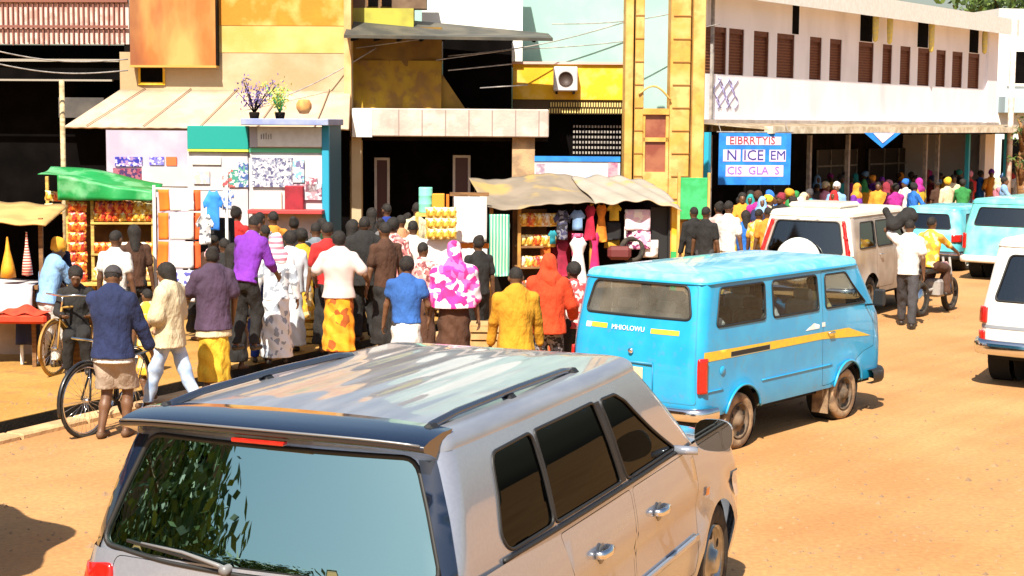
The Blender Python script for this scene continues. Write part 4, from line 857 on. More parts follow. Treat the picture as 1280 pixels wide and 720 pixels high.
# turquoise van
q = gp(1250, 352); tv = thing('minibus', 'pale turquoise minibus heading away at the far end of the traffic', 'minibus', (q.x, q.y, 0), -.62)
p = van_params(paint=TURQ, roofmat=TURQ, gutmat=TURQ, glass=WGL, rim=WHT, tyre=RUB, z1=1.62, side=[[(.27, 1.2), (.31, 1.55), (1.29, 1.55), (1.28, 1.2)], [(1.45, 1.2), (1.45, 1.55), (2.42, 1.55), (2.45, 1.2)]], rear=[(-.64, 1.15), (.64, 1.15), (.6, 1.52), (-.6, 1.52)],
    doors=[], screen=None, tail=[[(.76, .66), (.9, .66), (.9, .98), (.76, .98)]], bump=[(.38, .52, WHT, ('r', 'f'))], tabW=[(.3, .96), (.6, 1.0), (1.05, .99), (1.15, .97), (1.62, .87)], tabR=[(.3, 0), (.95, 0), (1.62, .2)])
boxvan(tv, p)
# white van at the right edge
q = gp(1234, 486); wv = thing('white_van', 'white van with chrome bumper and red tail lamps, cut by the right picture edge', 'van', (q.x + .62, q.y - .25, 0), -.60)
p = van_params(paint=WHT, roofmat=WHT, gutmat=WHT, glass=WGL, rim=RIM, tyre=RUB, W=.85, L=4.4, z1=1.76, side=[[(.27, 1.15), (.35, 1.66), (1.29, 1.66), (1.28, 1.15)], [(1.45, 1.15), (1.45, 1.66), (2.42, 1.66), (2.45, 1.15)]], rear=[(-.68, 1.08), (.68, 1.08), (.60, 1.64), (-.60, 1.64)],
    doors=[], screen=None, tail=[[(.74, .80), (.90, .80), (.90, 1.0), (.74, 1.0)], [(.76, .52), (.9, .52), (.9, .70), (.76, .70)]], bump=[(.42, .60, CHR, ('r', 'f'))], tabW=[(.3, .97), (.6, 1.0), (1.0, .99), (1.1, .97), (1.76, .86)], tabR=[(.3, 0), (.95, 0), (1.76, .24)], bow=.08, rr=.14, seats=[(.6, (-.4, .4), SEAT)])
wsh = boxvan(wv, p)
m = M(); wsh.panel(m, [(-.84, .74), (.84, .74), (.84, .78), (-.84, .78)], (), 0, .006); m.build('trim_strip', pm('grey_strip', (.25, .28, .33), r=.5), wv)
# ------------------------------------------------------------------ buildings
WALLW = pm('lavender_white_wall', (.88, .86, .93), (.82, .80, .86), 1.3, .9, bump=.15, bsc=30, c3=(.45, .40, .42), s3=.9, a3=.4, lo3=.55, hi3=.8, st=(1, 1, .4))
CRWALL = pm('cream_plaster', (.46, .37, .24), (.38, .27, .15), .9, .9, bump=.3, bsc=14, c3=(.42, .28, .14), s3=2.2, a3=.5, lo3=.52, hi3=.75)
ORWALL = pm('orange_paint_wall', (.60, .27, .02), (.5, .2, .015), .8, .85, bump=.25, bsc=16, c3=(.78, .56, .2), s3=2., a3=.6, lo3=.5, hi3=.7)
RUST = pm('rusty_sheet', (.60, .30, .09), (.40, .13, .025), 1.1, .8, bump=.2, bsc=12, st=(1, 1, .35), c3=(.18, .05, .02), s3=.9, a3=.8, lo3=.55, hi3=.68)
OCHRE = pm('shaded_ochre_plaster', (.25, .145, .022), (.17, .09, .016), 1.2, .9, bump=.4, bsc=9, c3=(.12, .07, .03), s3=2.4, a3=.6, lo3=.52, hi3=.7)  # darkened in the colour for the shade under the eaves
DARK = pm('shade_black', (.0018, .0014, .0013), (.004, .003, .003), 2, .9, spec=.05); DARKW = pm('dark_shade_tone', (.008, .006, .005), (.018, .013, .010), 2, .9, spec=.1)  # near blacks put interior shade into the colour; second also serves dark fittings
CONC = pm('pale_concrete', (.50, .42, .38), (.40, .33, .29), 1.6, .9, bump=.3, bsc=20, st=(1, 1, 1), c3=(.62, .55, .5), s3=3.4, a3=.5)
MINT = pm('mint_wall', (.27, .45, .42), (.32, .50, .46), .8, .9, bump=.1, c3=(.38, .55, .5), s3=1.4, a3=.3)
YELW = pm('yellow_wall', (.74, .44, .015), (.66, .36, .01), 1.4, .85, bump=.2, bsc=16, c3=(.85, .6, .2), s3=3, a3=.4); YELC = pm('yellow_column_paint', (.62, .42, .15), (.55, .31, .06), 1.8, .8, bump=.2, bsc=20, c3=(.4, .2, .04), s3=4, a3=.5)
SHUT = pm('brown_shutter', (.16, .05, .022), (.10, .03, .015), 6, .7, st=(1, 1, 6)); WOOD = pm('brown_wood', (.25, .12, .04), (.15, .07, .025), 5, .75, st=(1, 1, 5), bump=.2); POLEB = pm('blue_pole', (.03, .38, .55), r=.5)
GRN = pm('green_paint', (.03, .36, .10), (.05, .45, .16), 6, .6); TEAL = pm('teal_sign', (.004, .27, .24), r=.5); LAV = pm('lavender_poster_wall', (.36, .33, .45), (.44, .41, .50), 2, .8)
PW = pm('paper_white', (.56, .54, .56), (.47, .45, .48), 3, .8); ROOFM = pm('cream_roof_sheet', (.50, .39, .30), (.42, .31, .23), 1.4, .75, bump=.2, bsc=8, c3=(.5, .34, .2), s3=3.5, a3=.5)
INK = pm('dark_blue_ink', (.03, .03, .22), r=.6); INKR = pm('maroon_ink', (.35, .02, .05), r=.6); BANB = pm('banner_blue', (.015, .22, .66), (.01, .16, .55), 5, .6); LILAC = pm('banner_lilac', (.55, .52, .80), (.66, .5, .72), 5, .7); GREYP = pm('grey_pole', (.22, .2, .2), (.35, .32, .3), 8, .6)
def bd(name, label, cat='building', group=None): return thing(name, label, cat, (0, 0, 0), 0, group)
def part(f, name, mt, par, boxes, bev=0.):
    m = M()
    for b in boxes: f.box(m, *b, bev=bev)
    return m.build(name, mt, par)
# white building on the right, running away along the street
F1 = Facade(880, 40, R(90) - .632 ); F1 = Facade(880, 40, R(53.8))
b1 = bd('white_building', 'long white two storey building with brown shutters and a shaded arcade below')
eL, eR = -1.0, F1.uz(1243, 100)[0]
tops = F1.uz(1100, 20)[1]; led = F1.uz(960, 150)[1]
zt = tops
wb = [(880, 35, 908, 95), (911, 37, 930, 94), (942, 38, 961, 95), (971, 43, 993, 97), (1012, 45, 1027, 100), (1037, 47, 1052, 101), (1073, 50, 1092, 104), (1103, 53, 1115, 105), (1125, 56, 1138, 107), (1147, 60, 1162, 108), (1170, 62, 1182, 109), (1190, 64, 1203, 110), (1210, 66, 1224, 111)]
wr2 = [F1.rect(*q) for q in wb]; zs = sum(r[2] for r in wr2) / len(wr2); zh = sum(r[3] for r in wr2) / len(wr2)
part(F1, 'wall', WALLW, b1, [(eL, eR, led, zs, 0, -.3), (eL, eR, zh, zt + .3, 0, -.3)] + [(a, b, zs, zh, 0, -.3) for a, b in zip([eL] + [r[1] for r in wr2], [r[0] for r in wr2] + [eR])])
for r in wr2:
    sh_ = part(F1, 'shutter', SHUT, b1, [(r[0], r[1], zs, zh - .12, -.10, -.14)]); part(F1, 'slats', pm('shutter_slat', (.20, .07, .03), r=.7), sh_, [(r[0] + .04, r[1] - .04, z, z + .03, -.08, -.10) for z in np.arange(zs + .06, zh - .2, .075)]); part(F1, 'frame', SHUT, sh_, [(r[0], r[0] + .035, zs, zh, -.02, -.10), (r[1] - .035, r[1], zs, zh, -.02, -.10), (r[0] + .035, r[1] - .035, zh - .13, zh, -.04, -.12)])
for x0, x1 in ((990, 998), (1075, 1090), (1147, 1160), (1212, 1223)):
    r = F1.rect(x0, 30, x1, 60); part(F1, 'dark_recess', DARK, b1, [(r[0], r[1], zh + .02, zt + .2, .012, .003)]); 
for x in (884,):
    u = F1.uz(x, 100)[0]; m = M(); F1.box(m, u, u + .07, 0, zt, .14, .07); m.build('drain_pipe', GREYP, b1)
part(F1, 'roof', WHT, b1, [(eL, eR + .6, zt + .0, zt + .1, .55, -6)]); part(F1, 'roof_fascia', WHT, b1, [(eL, eR + .6, zt - .12, zt + .42, .59, .552)])
part(F1, 'ledge', CONC, b1, [(eL, eR, led - .09, led, .22, -.3)]); part(F1, 'ledge_shade_band', pm('stained_shade_band', (.12, .09, .03), (.3, .24, .1), 4, .9, st=(1, 1, 1)), b1, [(eL, eR, led - .30, led - .09, .05, -.3)])  # band below the ledge carries its shade in the colour
ob = M(); F1.box(ob, eR - .9, eR, 0, zt, .10, -.1); ob.build('end_pillar', WALLW, b1)
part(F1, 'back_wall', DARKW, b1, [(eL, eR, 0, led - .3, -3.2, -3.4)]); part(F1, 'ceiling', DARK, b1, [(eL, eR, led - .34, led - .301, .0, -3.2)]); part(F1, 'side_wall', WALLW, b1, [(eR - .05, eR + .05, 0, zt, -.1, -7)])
# arcade shopfronts inside, seen as dark frames
for x0, x1 in ((930, 985), (1020, 1070), (1085, 1140), (1165, 1205), (1215, 1250)):
    r0 = F1.uz(x0, 220, -3.1)[0]; r1 = F1.uz(x1, 220, -3.1)[0]; dfm = part(F1, 'shop_door', pm('dark_door', (.03, .022, .02), r=.5), b1, [(r0, r1, 0, 2.4, -3.1, -3.18)]); part(F1, 'door_frame', GREYP, dfm, [(u, u + .04, .1, 2.4, -3.06, -3.1) for u in np.linspace(r0, r1 - .04, 4)] + [(r0, r1, 1.85, 1.90, -3.05, -3.1)])
for x in (1012, 1060, 1157, 1172):
    u = F1.uz(x, 220, .9)[0]; part(F1, 'post', GREYP, b1, [(u, u + .11, 0, led - .3, .9, .8)])
for x in (1210, 1258, 885):
    u = F1.uz(x, 220, 1.2)[0]; part(F1, 'blue_post', POLEB, b1, [(u, u + .12, 0, led - .3, 1.2, 1.08)])
# canopy
m = M(); z2 = F1.uz(960, 163, 1.8)[1]
F1.box(m, eL + .2, eR + 3.5, z2 - .07, z2 + .10, 2.2, 1.98); 
m.build('canopy_edge', pm('cream_canopy_edge', (.75, .68, .56), (.5, .42, .3), 4, .8), b1)
m = M()
nr = 120
def can(u, v): x = eL + .2 + (eR + 3.3 - eL) * u; y = -.0 - 2.1 * v; q = F1.T @ Vector((x, y, z2 + .16 - .15 * v + .018 * math.sin(u * 2 * math.pi * 80))); return q
m.grid(can, 640, 2); m.build('canopy_sheet', pm('canopy_sheet', (.35, .28, .2), (.22, .16, .1), 3, .8), b1, solid=.01)
m = M()
for k in range(10):
    u = eL + .6 + k * (eR - eL) / 10; F1.box(m, u, u + .05, z2 - .12, z2 - .04, 2.0, 0)
m.build('canopy_beam', DARKW, b1)
# lantern brackets and pale yellow fixtures on the first floor
for x0, y0, x1, y1 in ((1090, 14, 1099, 53), (1108, 8, 1117, 56), (1160, 25, 1169, 66), (1226, 36, 1236, 68)):
    r = F1.rect(x0, y0, x1, y1, .32); o = thing('wall_lantern', 'pale yellow hanging fixture under the white building eaves above %s shutter' % {1090: 'the seventh', 1108: 'the eighth', 1160: 'the tenth', 1226: 'the last'}[x0], 'lamp', F1.T @ Vector(((r[0] + r[1]) / 2, -.32, r[2])), F1.a, 'fixtures along the white building')
    h = r[3] - r[2]; m = M(); m.lathe([(.02, 0), (.07, .05), (.09, h * .4), (.09, h * .85), (.05, h)], 10); m.build('lamp_shade', pm('yellow_shade', (.75, .60, .12), (.6, .5, .2), 10, .6), o)
    m = M(); m.tube([(0, 0, h), (0, .15, h + .06), (0, .31, h + .06)], .02, 6); m.build('bracket', DARKW, o)
# graffiti
r = F1.rect(895, 97, 922, 138); m = M()
for k in range(7):
    u0 = r[0] + (r[1] - r[0]) * (k / 7); pts = [F1.T @ Vector((u0 + .16 * math.sin(t * 5 + k * 2), -.012, r[2] + (r[3] - r[2]) * (t / 1.6))) for t in np.linspace(.1, 1.6, 9)]; m.tube(pts, .022, 4, flat=.3)
m.build('graffiti', pm('lavender_spray', (.45, .42, .72), r=.9), b1)
# blue banner
Fb = Facade(898, 38.0, R(8)); r = Fb.rect(898, 166, 988, 231)
bn = thing('banner', 'bright blue banner with purple and red lettering hung at the arcade corner', 'banner'); part(Fb, 'sheet', BANB, bn, [(r[0], r[1], r[2], r[3], .02, 0)])
W_ = r[1] - r[0]; H_ = r[3] - r[2]
for i, (a, b, c0, c1, mt) in enumerate(((.10, .86, .77, .93, pm('pale_pink_strip', (.62, .5, .62), (.7, .6, .66), 7, .8)), (.06, .30, .45, .68, LILAC), (.33, .64, .45, .68, LILAC), (.70, .93, .45, .68, LILAC), (.10, .90, .16, .38, LILAC))): part(Fb, 'panel', mt, bn, [(r[0] + W_ * a, r[0] + W_ * b, r[2] + H_ * c0, r[2] + H_ * c1, .028, .021)])
TB = lambda fx, fz: Fb.T @ Matrix.Translation((r[0] + W_ * fx, -.032, r[2] + H_ * fz)) @ Matrix.Rotation(R(90), 4, 'X')
m = M(); text_mesh(m, 'EIBRRTYIS', .25, TB(.46, .85)); m.build('lettering', INKR, bn)
m = M(); text_mesh(m, 'N', .34, TB(.18, .565)); text_mesh(m, 'ICE', .34, TB(.48, .565)); text_mesh(m, 'EM', .30, TB(.82, .565)); m.build('lettering', INK, bn)
m = M(); text_mesh(m, 'CIS  GLA  S', .26, TB(.48, .27)); m.build('lettering', pm('purple_ink', (.3, .12, .5), r=.6), bn)
m = M()
for fx in (.03, .97):
    for sgn in (1,): m.tube([Fb.T @ Vector((r[0] + W_ * fx, -.01, r[3])), Fb.T @ Vector((r[0] + W_ * fx, .3, r[3] + .25))], .01, 5)
m.tube([Fb.T @ Vector((r[0] - .05, -.0, r[3] + .02)), Fb.T @ Vector((r[1] + .05, -.0, r[3] + .02))], .02, 6); m.build('hanging_rail', GREYP, bn)
# hanging triangular flag
Ff = Facade(1080, 40, R(20)); r = Ff.rect(1080, 166, 1126, 184); fl = thing('pennant', 'small blue and pink pointed pennant under the canopy edge', 'banner')
def tri(a, b, c, mt, nm, n):
    m = M(); vs = [Ff.T @ Vector((x, -n + dy, z)) for dy in (0, .012) for x, z in (a, b, c)]; m.add(vs, [(0, 1, 2), (5, 4, 3), (0, 3, 4, 1), (1, 4, 5, 2), (2, 5, 3, 0)]); m.build(nm, mt, fl)
tri((r[0], r[3]), (r[1], r[3]), ((r[0] + r[1]) / 2, r[2] - .02), BANB, 'cloth', .0); tri((r[0] + .25, r[3] - .01), (r[1] - .2, r[3] - .01), ((r[0] + r[1]) / 2, r[2] + .1), pm('pale_pink_print', (.75, .45, .5), (.6, .6, .8), 9, .8), 'print', .016)
# far building beyond the end pillar
F9 = Facade(1236, 62, R(8)); b9 = bd('pale_building', 'pale blue grey building far down the street beyond the white one'); part(F9, 'wall', pm('pale_far_wall', (.62, .66, .66), (.7, .7, .68), 1, .9), b9, [(0, 9, 0, 7.6, 0, -5)])
part(F9, 'balcony', pm('far_blue_band', (.35, .45, .5), r=.8), b9, [(.1, 9, 3.7, 4.3, .6, .0)])
for k in range(3): w9 = part(F9, 'window', DARK, b9, [(.5 + k * 1.8, 1.5 + k * 1.8, 4.8, 6, .01, -.1)]); part(F9, 'sill', WHT, w9, [(.4 + k * 1.8, 1.6 + k * 1.8, 4.7, 4.8, .08, 0)])
part(F9, 'shop_opening', DARK, b9, [(.3, 8.8, 0, 2.7, .01, -.2)])
pp = at(1266, 80, 52); m = M(); m.tube([(pp.x, pp.y, 0), (pp.x, pp.y, 6.6)], .09, 10); o = m.build('telephone_pole', pm('pinkish_pole', (.6, .42, .36), (.7, .66, .6), 3, .8, st=(1, 1, 2))); tag(o, 'tall pinkish pole beyond the end of the white building', 'pole')
# yellow stair tower with steel ladder
F2 = Facade(780, 33, R(4)); t2 = bd('yellow_stair_tower', 'narrow yellow concrete tower frame with ladder rungs and brown panes')
def px(f, x0, x1, z0, z1, n0, n1): a = f.uz(x0, 150)[0]; b = f.uz(x1, 150)[0]; return (a, b, z0, z1, n0, n1)
part(F2, 'column', YELC, t2, [px(F2, 780, 790, 0, 7.5, .1, -.3)], .015); part(F2, 'column', YELC, t2, [px(F2, 793, 804, 0, 7.5, .02, -.4)], .015); part(F2, 'column', YELC, t2, [px(F2, 837, 862, 0, 7.5, .0, -.4)], .015); part(F2, 'column', YELC, t2, [px(F2, 864, 879, 0, 7.5, .12, -.4)], .015)
part(F2, 'back_strip', DARKW, t2, [px(F2, 790, 793, 0, 7.5, -.1, -.3)]); part(F2, 'back_strip', DARKW, t2, [px(F2, 862, 864, 0, 7.5, -.1, -.3)])
for zz in np.arange(.3, 7.2, .46):
    part(F2, 'rung', pm('brown_rung', (.30, .14, .03), r=.6), t2, [px(F2, 793, 804, zz, zz + .02, .035, .021)]); part(F2, 'rung', MATS['brown_rung'], t2, [px(F2, 840, 862, zz, zz + .02, .02, .001)])
r = F2.rect(803, 143, 836, 172); r2 = F2.rect(803, 177, 836, 215)
fr = part(F2, 'window_frame', YELC, t2, [(r[0], r[1], r2[2] - 1.5, r2[2], .0, -.2), (r[0], r[1], r2[3], r[2], -.0, -.1), (r[0], r[1], r[3], r[3] + .12, .03, -.2), (r[0], r[0] + .06, r2[2], r[3], -.0, -.1), (r[1] - .06, r[1], r2[2], r[3], 0, -.1)])
part(F2, 'pane', pm('red_brown_pane', (.22, .06, .04), (.32, .12, .07), 3, .3), t2, [(r[0] + .06, r[1] - .06, r2[2], r2[3], -.05, -.08)]); part(F2, 'pane', MATS['red_brown_pane'], t2, [(r[0] + .06, r[1] - .06, r[2], r[3], -.05, -.08)])
m = M(); m.tube([F2.T @ Vector((F2.uz(800, 1)[0] + (F2.uz(840, 1)[0] - F2.uz(800, 1)[0]) * t, -.05, F2.uz(820, 118)[1] + .22 * math.sin(t * math.pi) - .12 * t)) for t in np.linspace(0, 1, 12)], .022, 6); m.build('arch_rod', YELC, t2)
g_ = F2.rect(850, 222, 872, 262, .3); gb = thing('green_board', 'green painted board fixed low on the yellow tower', 'board'); part(F2, 'board', GRN, gb, [(g_[0], g_[1] + .2, g_[2] - .2, g_[3], .32, .28)], .01); part(F2, 'board_frame', YELC, gb, [(g_[0] - .05, g_[0], .2, g_[3] + .1, .34, .26), (g_[1] + .2, g_[1] + .25, .2, g_[3] + .1, .34, .26)])
# mint wall building and yellow shop
F3 = Facade(690, 36.5, R(2)); b3 = bd('mint_building', 'pale mint green rendered wall rising behind the yellow shop')
part(F3, 'wall', MINT, b3, [(-3.2, 2.8, 0, 9, 0, -6)]); part(F3, 'cornice', WHT, b3, [(-3.2, 2.8, 8.2, 8.3, .1, 0)])
F4 = Facade(640, 34, R(0)); b4 = bd('yellow_shop', 'yellow painted shopfront with a metal grille and patterned frieze'); r = F4.rect(641, 80, 781, 125); 
part(F4, 'wall', YELW, b4, [(r[0], r[1], r[2], r[3], 0, -2.0)]); part(F4, 'parapet', pm('pink_cap', (.6, .4, .36), r=.9), b4, [(r[0] - .05, r[1], r[3], r[3] + .05, .06, -2)])
rf = F4.rect(685, 127, 781, 143); part(F4, 'frieze', pm('dark_brown_frieze', (.08, .05, .02), r=.8), b4, [(r[0], r[1], rf[2], r[2], -.05, -.3)])
m = M()
for k in range(30):
    u = rf[0] + (rf[1] - rf[0]) * k / 30; 
    for j in range(2): F4.box(m, u + .02 + .03 * j, u + .045 + .03 * j, rf[2] + .02 + j * .13, rf[2] + .11 + j * .13, .0, -.049)
m.build('frieze_pattern', pm('straw', (.7, .55, .2), r=.8), b4)
part(F4, 'shop_back', DARK, b4, [(r[0], r[1], 0, rf[2], -.4, -.5)]); rg_ = F4.rect(717, 153, 779, 193)
m = M()
for j in range(6):
    for i in range(16): u = rg_[0] + (rg_[1] - rg_[0]) * i / 16; z = rg_[2] + (rg_[3] - rg_[2]) * j / 6; F4.box(m, u, u + .035, z, z + .05, -.30, -.34)
m.build('grille', GREYP, b4); part(F4, 'floor_slab', CONC, b4, [(r[0], r[1], 0, .12, .3, -.4)])
# air conditioner
r = F4.rect(692, 83, 722, 114, .3); ac = thing('air_conditioner', 'white air conditioning box with dark fan on the yellow wall', 'air conditioner'); o = part(F4, 'case', PW, ac, [(r[0], r[1], r[2], r[3], .34, .03)], .02); c = Vector(((r[0] + r[1]) / 2, -.345, (r[2] + r[3]) / 2))
m = M(); m.lathe([(.15, 0), (.15, .02), (.13, .02), (.13, .004), (.001, .004)], 20, T=F4.T @ Matrix.Translation(c) @ Matrix.Rotation(R(90), 4, 'X')); m.build('fan', pm('dark_fan', (.05, .03, .025), r=.6), ac); part(F4, 'bracket', DARKW, ac, [(r[0] + .05, r[0] + .09, r[2] - .06, r[2], .3, 0), (r[1] - .09, r[1] - .05, r[2] - .06, r[2], .3, 0)])
# shop sign under the grille
Fs = Facade(670, 31, R(0)); r = Fs.rect(668, 195, 775, 234); sg_ = thing('shop_sign', 'long white sign with blue top edge and faded pictures below the grille', 'sign')
part(Fs, 'board', PW, sg_, [(r[0], r[1], r[2], r[3] - .1, .03, 0)]); part(Fs, 'top_edge', BANB, sg_, [(r[0], r[1], r[3] - .098, r[3], .05, 0)]); a = r[1] - r[0]; h = r[3] - r[2]
for (x0, x1, y0, y1, mt) in ((.02, .12, .25, .75, pm('print_grey', (.3, .2, .28), (.5, .45, .5), 14, .8)), (.22, .45, .08, .34, pm('print_cyan', (.15, .55, .7), (.7, .75, .8), 8, .8)), (.58, .78, .05, .38, pm('print_blue', (.08, .2, .7), (.5, .6, .8), 9, .8)), (.86, .97, .2, .8, pm('print_rose', (.6, .3, .35), (.3, .1, .2), 9, .8))): part(Fs, 'picture', mt, sg_, [(r[0] + a * x0, r[0] + a * x1, r[2] + h * y0, r[2] + h * y1, .038, .031)])
part(Fs, 'post', GREYP, sg_, [(r[0] + .1, r[0] + .16, 0, r[2], .03, -.03)]); part(Fs, 'post', GREYP, sg_, [(r[1] - .16, r[1] - .1, 0, r[2], .03, -.03)])
# brown building with a deep canopy
F5 = Facade(437, 32.5, R(1)); b5 = bd('ochre_building', 'old ochre walled building with wide concrete canopy over dark shops'); r = F5.rect(440, 135, 686, 172, 1.2)
part(F5, 'canopy', CONC, b5, [(r[0], r[1], r[2], r[3], 1.2, -.1)], .02); e = F5.rect(440, 135, 465, 172, 1.22); part(F5, 'canopy_end', WHT, b5, [(e[0], e[1], e[2] + .01, e[3] - .01, 1.215, 1.201)])
part(F5, 'canopy_joint', pm('joint_dark', (.28, .22, .2), r=.9), b5, [(u, u + .02, r[2] + .02, r[3] - .02, 1.206, 1.201) for u in np.linspace(e[1] + .5, r[1] - .2, 7)])
u0, z0_ = F5.uz(440, 40); u1 = F5.uz(641, 40)[0]; zc = F5.uz(500, 40)[1]; ud = F5.uz(552, 90)[0]
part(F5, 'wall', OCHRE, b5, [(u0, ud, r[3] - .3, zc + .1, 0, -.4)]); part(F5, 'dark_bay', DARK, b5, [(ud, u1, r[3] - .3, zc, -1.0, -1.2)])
m = M(); pts = [(F5.uz(552, 92)[0], F5.uz(552, 92)[1]), (F5.uz(582, 136)[0], r[3]), (ud, r[3])]; vs = [F5.T @ Vector((a, d, b)) for d in (.0, .4) for a, b in pts]; m.add(vs, [(0, 1, 2), (5, 4, 3), (0, 3, 4, 1), (1, 4, 5, 2), (2, 5, 3, 0)]); m.build('broken_wall_edge', OCHRE, b5)
def lump(u, v): x = u0 + (ud - u0) * u; z = r[3] + (.95) * v; return F5.T @ Vector((x, -(.16 * (1 - v) + .05 * math.sin(u * 9) + .03 * math.sin(u * 31 + 5 * v)) * (1 - v * .6) - .02, z))
m = M(); m.grid(lump, 50, 12); m.build('lit_crumbled_render', pm('sunlit_yellow_clay', (.38, .24, .02), (.3, .16, .02), 2, .95, bump=.5, bsc=8, c3=(.2, .11, .04), s3=4, a3=.6), b5)  # lower wall brighter in colour, as sunlit below the eaves shade
rr1 = F5.rect(437, 40, 690, 48, 1.3); m = M(); zE = F5.uz(500, 44, 1.3)[1]
vs = [F5.T @ Vector(q) for q in ((u0 - .05, -1.3, zE), (rr1[1] + .02, -1.3, zE - .03), (rr1[1], .6, zE + .16), (u0 - .05, .6, zE + .5))]; m.add(vs, [(0, 1, 2, 3)]); m.build('eaves_roof', pm('dark_roof_sheet', (.05, .05, .045), (.1, .09, .07), 2, .7), b5, solid=.06)
m = M()
for k in range(9): u = u0 + .1 + k * (rr1[1] - u0) / 9.; m.tube([F5.T @ Vector((u, -1.25, zE - .09)), F5.T @ Vector((u, .4, zE + .02))], .03, 6)
m.build('rafter', DARKW, b5)
m = M()
for k, (xa, ya, xb, yb) in enumerate(((445, 60, 560, 44), (545, 75, 640, 62), (560, 88, 640, 80), (600, 110, 660, 106))): a = F5.uz(xa, ya, .6); b = F5.uz(xb, yb, .6); m.tube([F5.T @ Vector((a[0], -.6, a[1])), F5.T @ Vector((b[0], -.6, b[1]))], .012, 5)
m.build('loose_cable', GREYP, b5)
gw = F5.rect(452, 10, 517, 34); part(F5, 'upper_wall', pm('olive_wall', (.42, .40, .06), (.3, .27, .05), 2, .9), b5, [(u0, gw[1], gw[2], gw[3], .02, -.5)]); part(F5, 'upper_dark', pm('brown_upper', (.12, .07, .04), (.2, .13, .08), 3, .8), b5, [(u0, gw[1] + .25, gw[3], gw[3] + 1., -.02, -.5)])
for xa in (460, 477): rw_ = F5.rect(xa, 0, xa + 12, 8, .03); w5 = part(F5, 'window', DARK, b5, [(rw_[0], rw_[1], rw_[2], rw_[3] + .3, .02, -.019)]); part(F5, 'frame', WOOD, w5, [(rw_[0] - .03, rw_[0], rw_[2], rw_[3] + .3, .03, -.01)])
rw_ = F5.rect(527, 0, 690, 46, -1.2); part(F5, 'side_annexe', pm('bright_white_wall', (.78, .8, .78), (.66, .7, .68), 1.2, .9), b5, [(rw_[0], rw_[1] - .6, rw_[2] - .5, rw_[3] + 1.2, -1.3, -3)])
# ground floor: pillars, dark shops, white door frames
for x0, x1 in ((440, 452), (640, 668)):
    rr2 = F5.rect(x0, 180, x1, 260, .9); part(F5, 'pillar', pm('stone_pillar', (.5, .33, .18), (.3, .2, .12), 4, .9, bump=.4) if x0 > 600 else CRWALL, b5, [(rr2[0], rr2[1], 0, r[2], 1.0, .6)])
part(F5, 'shop_back', DARK, b5, [(u0, r[1], 0, r[2] + .1, -.9, -1.0)]); part(F5, 'soffit', DARKW, b5, [(u0, r[1], r[2] - .08, r[2] - .004, .9, -.9)])
for x0, y0, x1, y1 in ((468, 197, 487, 245), (566, 194, 588, 245)):
    q = F5.rect(x0, y0, x1, y1, -.3); d5 = part(F5, 'door_frame', PW, b5, [(q[0], q[0] + .05, 0, q[3], -.3, -.34), (q[1] - .05, q[1], 0, q[3], -.3, -.34), (q[0] + .05, q[1] - .05, q[3] - .05, q[3], -.3, -.34)]); part(F5, 'door_leaf', pm('maroon_dark', (.07, .02, .02), r=.5), d5, [(q[0] + .05, q[1] - .05, 0, q[3] - .05, -.32, -.35)])
# cream building with rusty sheet, orange band and slanted awning
F6 = Facade(162, 32, R(-2)); b6 = bd('cream_building', 'tall cream building with peeling orange top and leaning cream awning'); A = F6.uz(265, 100)[0]; B = F6.uz(438, 100)[0]; z30 = F6.uz(350, 32)[1]; z65 = F6.uz(350, 66)[1]
part(F6, 'wall', CRWALL, b6, [(F6.uz(150, 100)[0], B, 0, z65, 0, -.4)]); part(F6, 'upper_wall', pm('pale_yellow_band', (.60, .43, .16), (.52, .34, .09), 1.5, .9, bump=.2), b6, [(A, B, z65, z30, .01, -.4)]); part(F6, 'orange_band', ORWALL, b6, [(A, B, z30, z30 + 1.6, .02, -.4)])
part(F6, 'corner_post', pm('tan_post', (.66, .46, .22), (.5, .3, .12), 2, .8), b6, [(F6.uz(431, 100)[0], F6.uz(440, 100)[0], 0, z30 + 1.6, .12, .021)])
r = F6.rect(162, -30, 269, 82, .25); part(F6, 'rusty_sheet', RUST, b6, [(r[0], r[1], r[2], r[3], .25, .05)]); part(F6, 'sheet_lip', pm('ochre_lip', (.5, .28, .06), r=.8), b6, [(r[0], r[1] + .02, r[2] - .04, r[2], .30, .05)]); part(F6, 'sheet_seam', DARKW, b6, [(r[1], r[1] + .03, r[2], r[3], .22, .05)])
r = F6.rect(176, 85, 204, 103); w6 = part(F6, 'window', DARK, b6, [(r[0], r[1], r[2], r[3], .015, -.05)]); part(F6, 'frame', YELW, w6, [(r[0] - .04, r[0], r[2] - .05, r[3], .04, 0), (r[1], r[1] + .04, r[2] - .05, r[3], .04, 0), (r[0], r[1], r[2] - .05, r[2], .05, 0)])
a0 = F6.uz(80, 158, 1.6); a1 = F6.uz(436, 150, 1.6); b0_ = F6.uz(160, 112, .0); zt6 = b0_[1]; zb6 = a0[1]
def awn(u, v): x = a0[0] + (a1[0] - a0[0]) * u; x2 = F6.uz(150, 110)[0] + (B - F6.uz(150, 110)[0]) * u; y = -1.6 + 1.6 * v; return F6.T @ Vector((x + (x2 - x) * v, y, zb6 + (zt6 - zb6) * v + .004 * math.sin(u * 130)))
m = M(); m.grid(awn, 200, 8); m.build('awning', ROOFM, b6, solid=.04)
m = M()
for k in range(5): q = [awn(.08 + k * .2 + .03 * v, v) + Vector((0, -.02, .03)) for v in (0, .5, 1)]; m.tube(q, .012, 5)
m.build('awning_seam', pm('seam_tan', (.38, .27, .18), r=.8), b6)
part(F6, 'shop_fascia', LAV, b6, [(F6.uz(132, 165, .5)[0], F6.uz(236, 165, .5)[0], .3, zb6 - .02, .5, .3)])
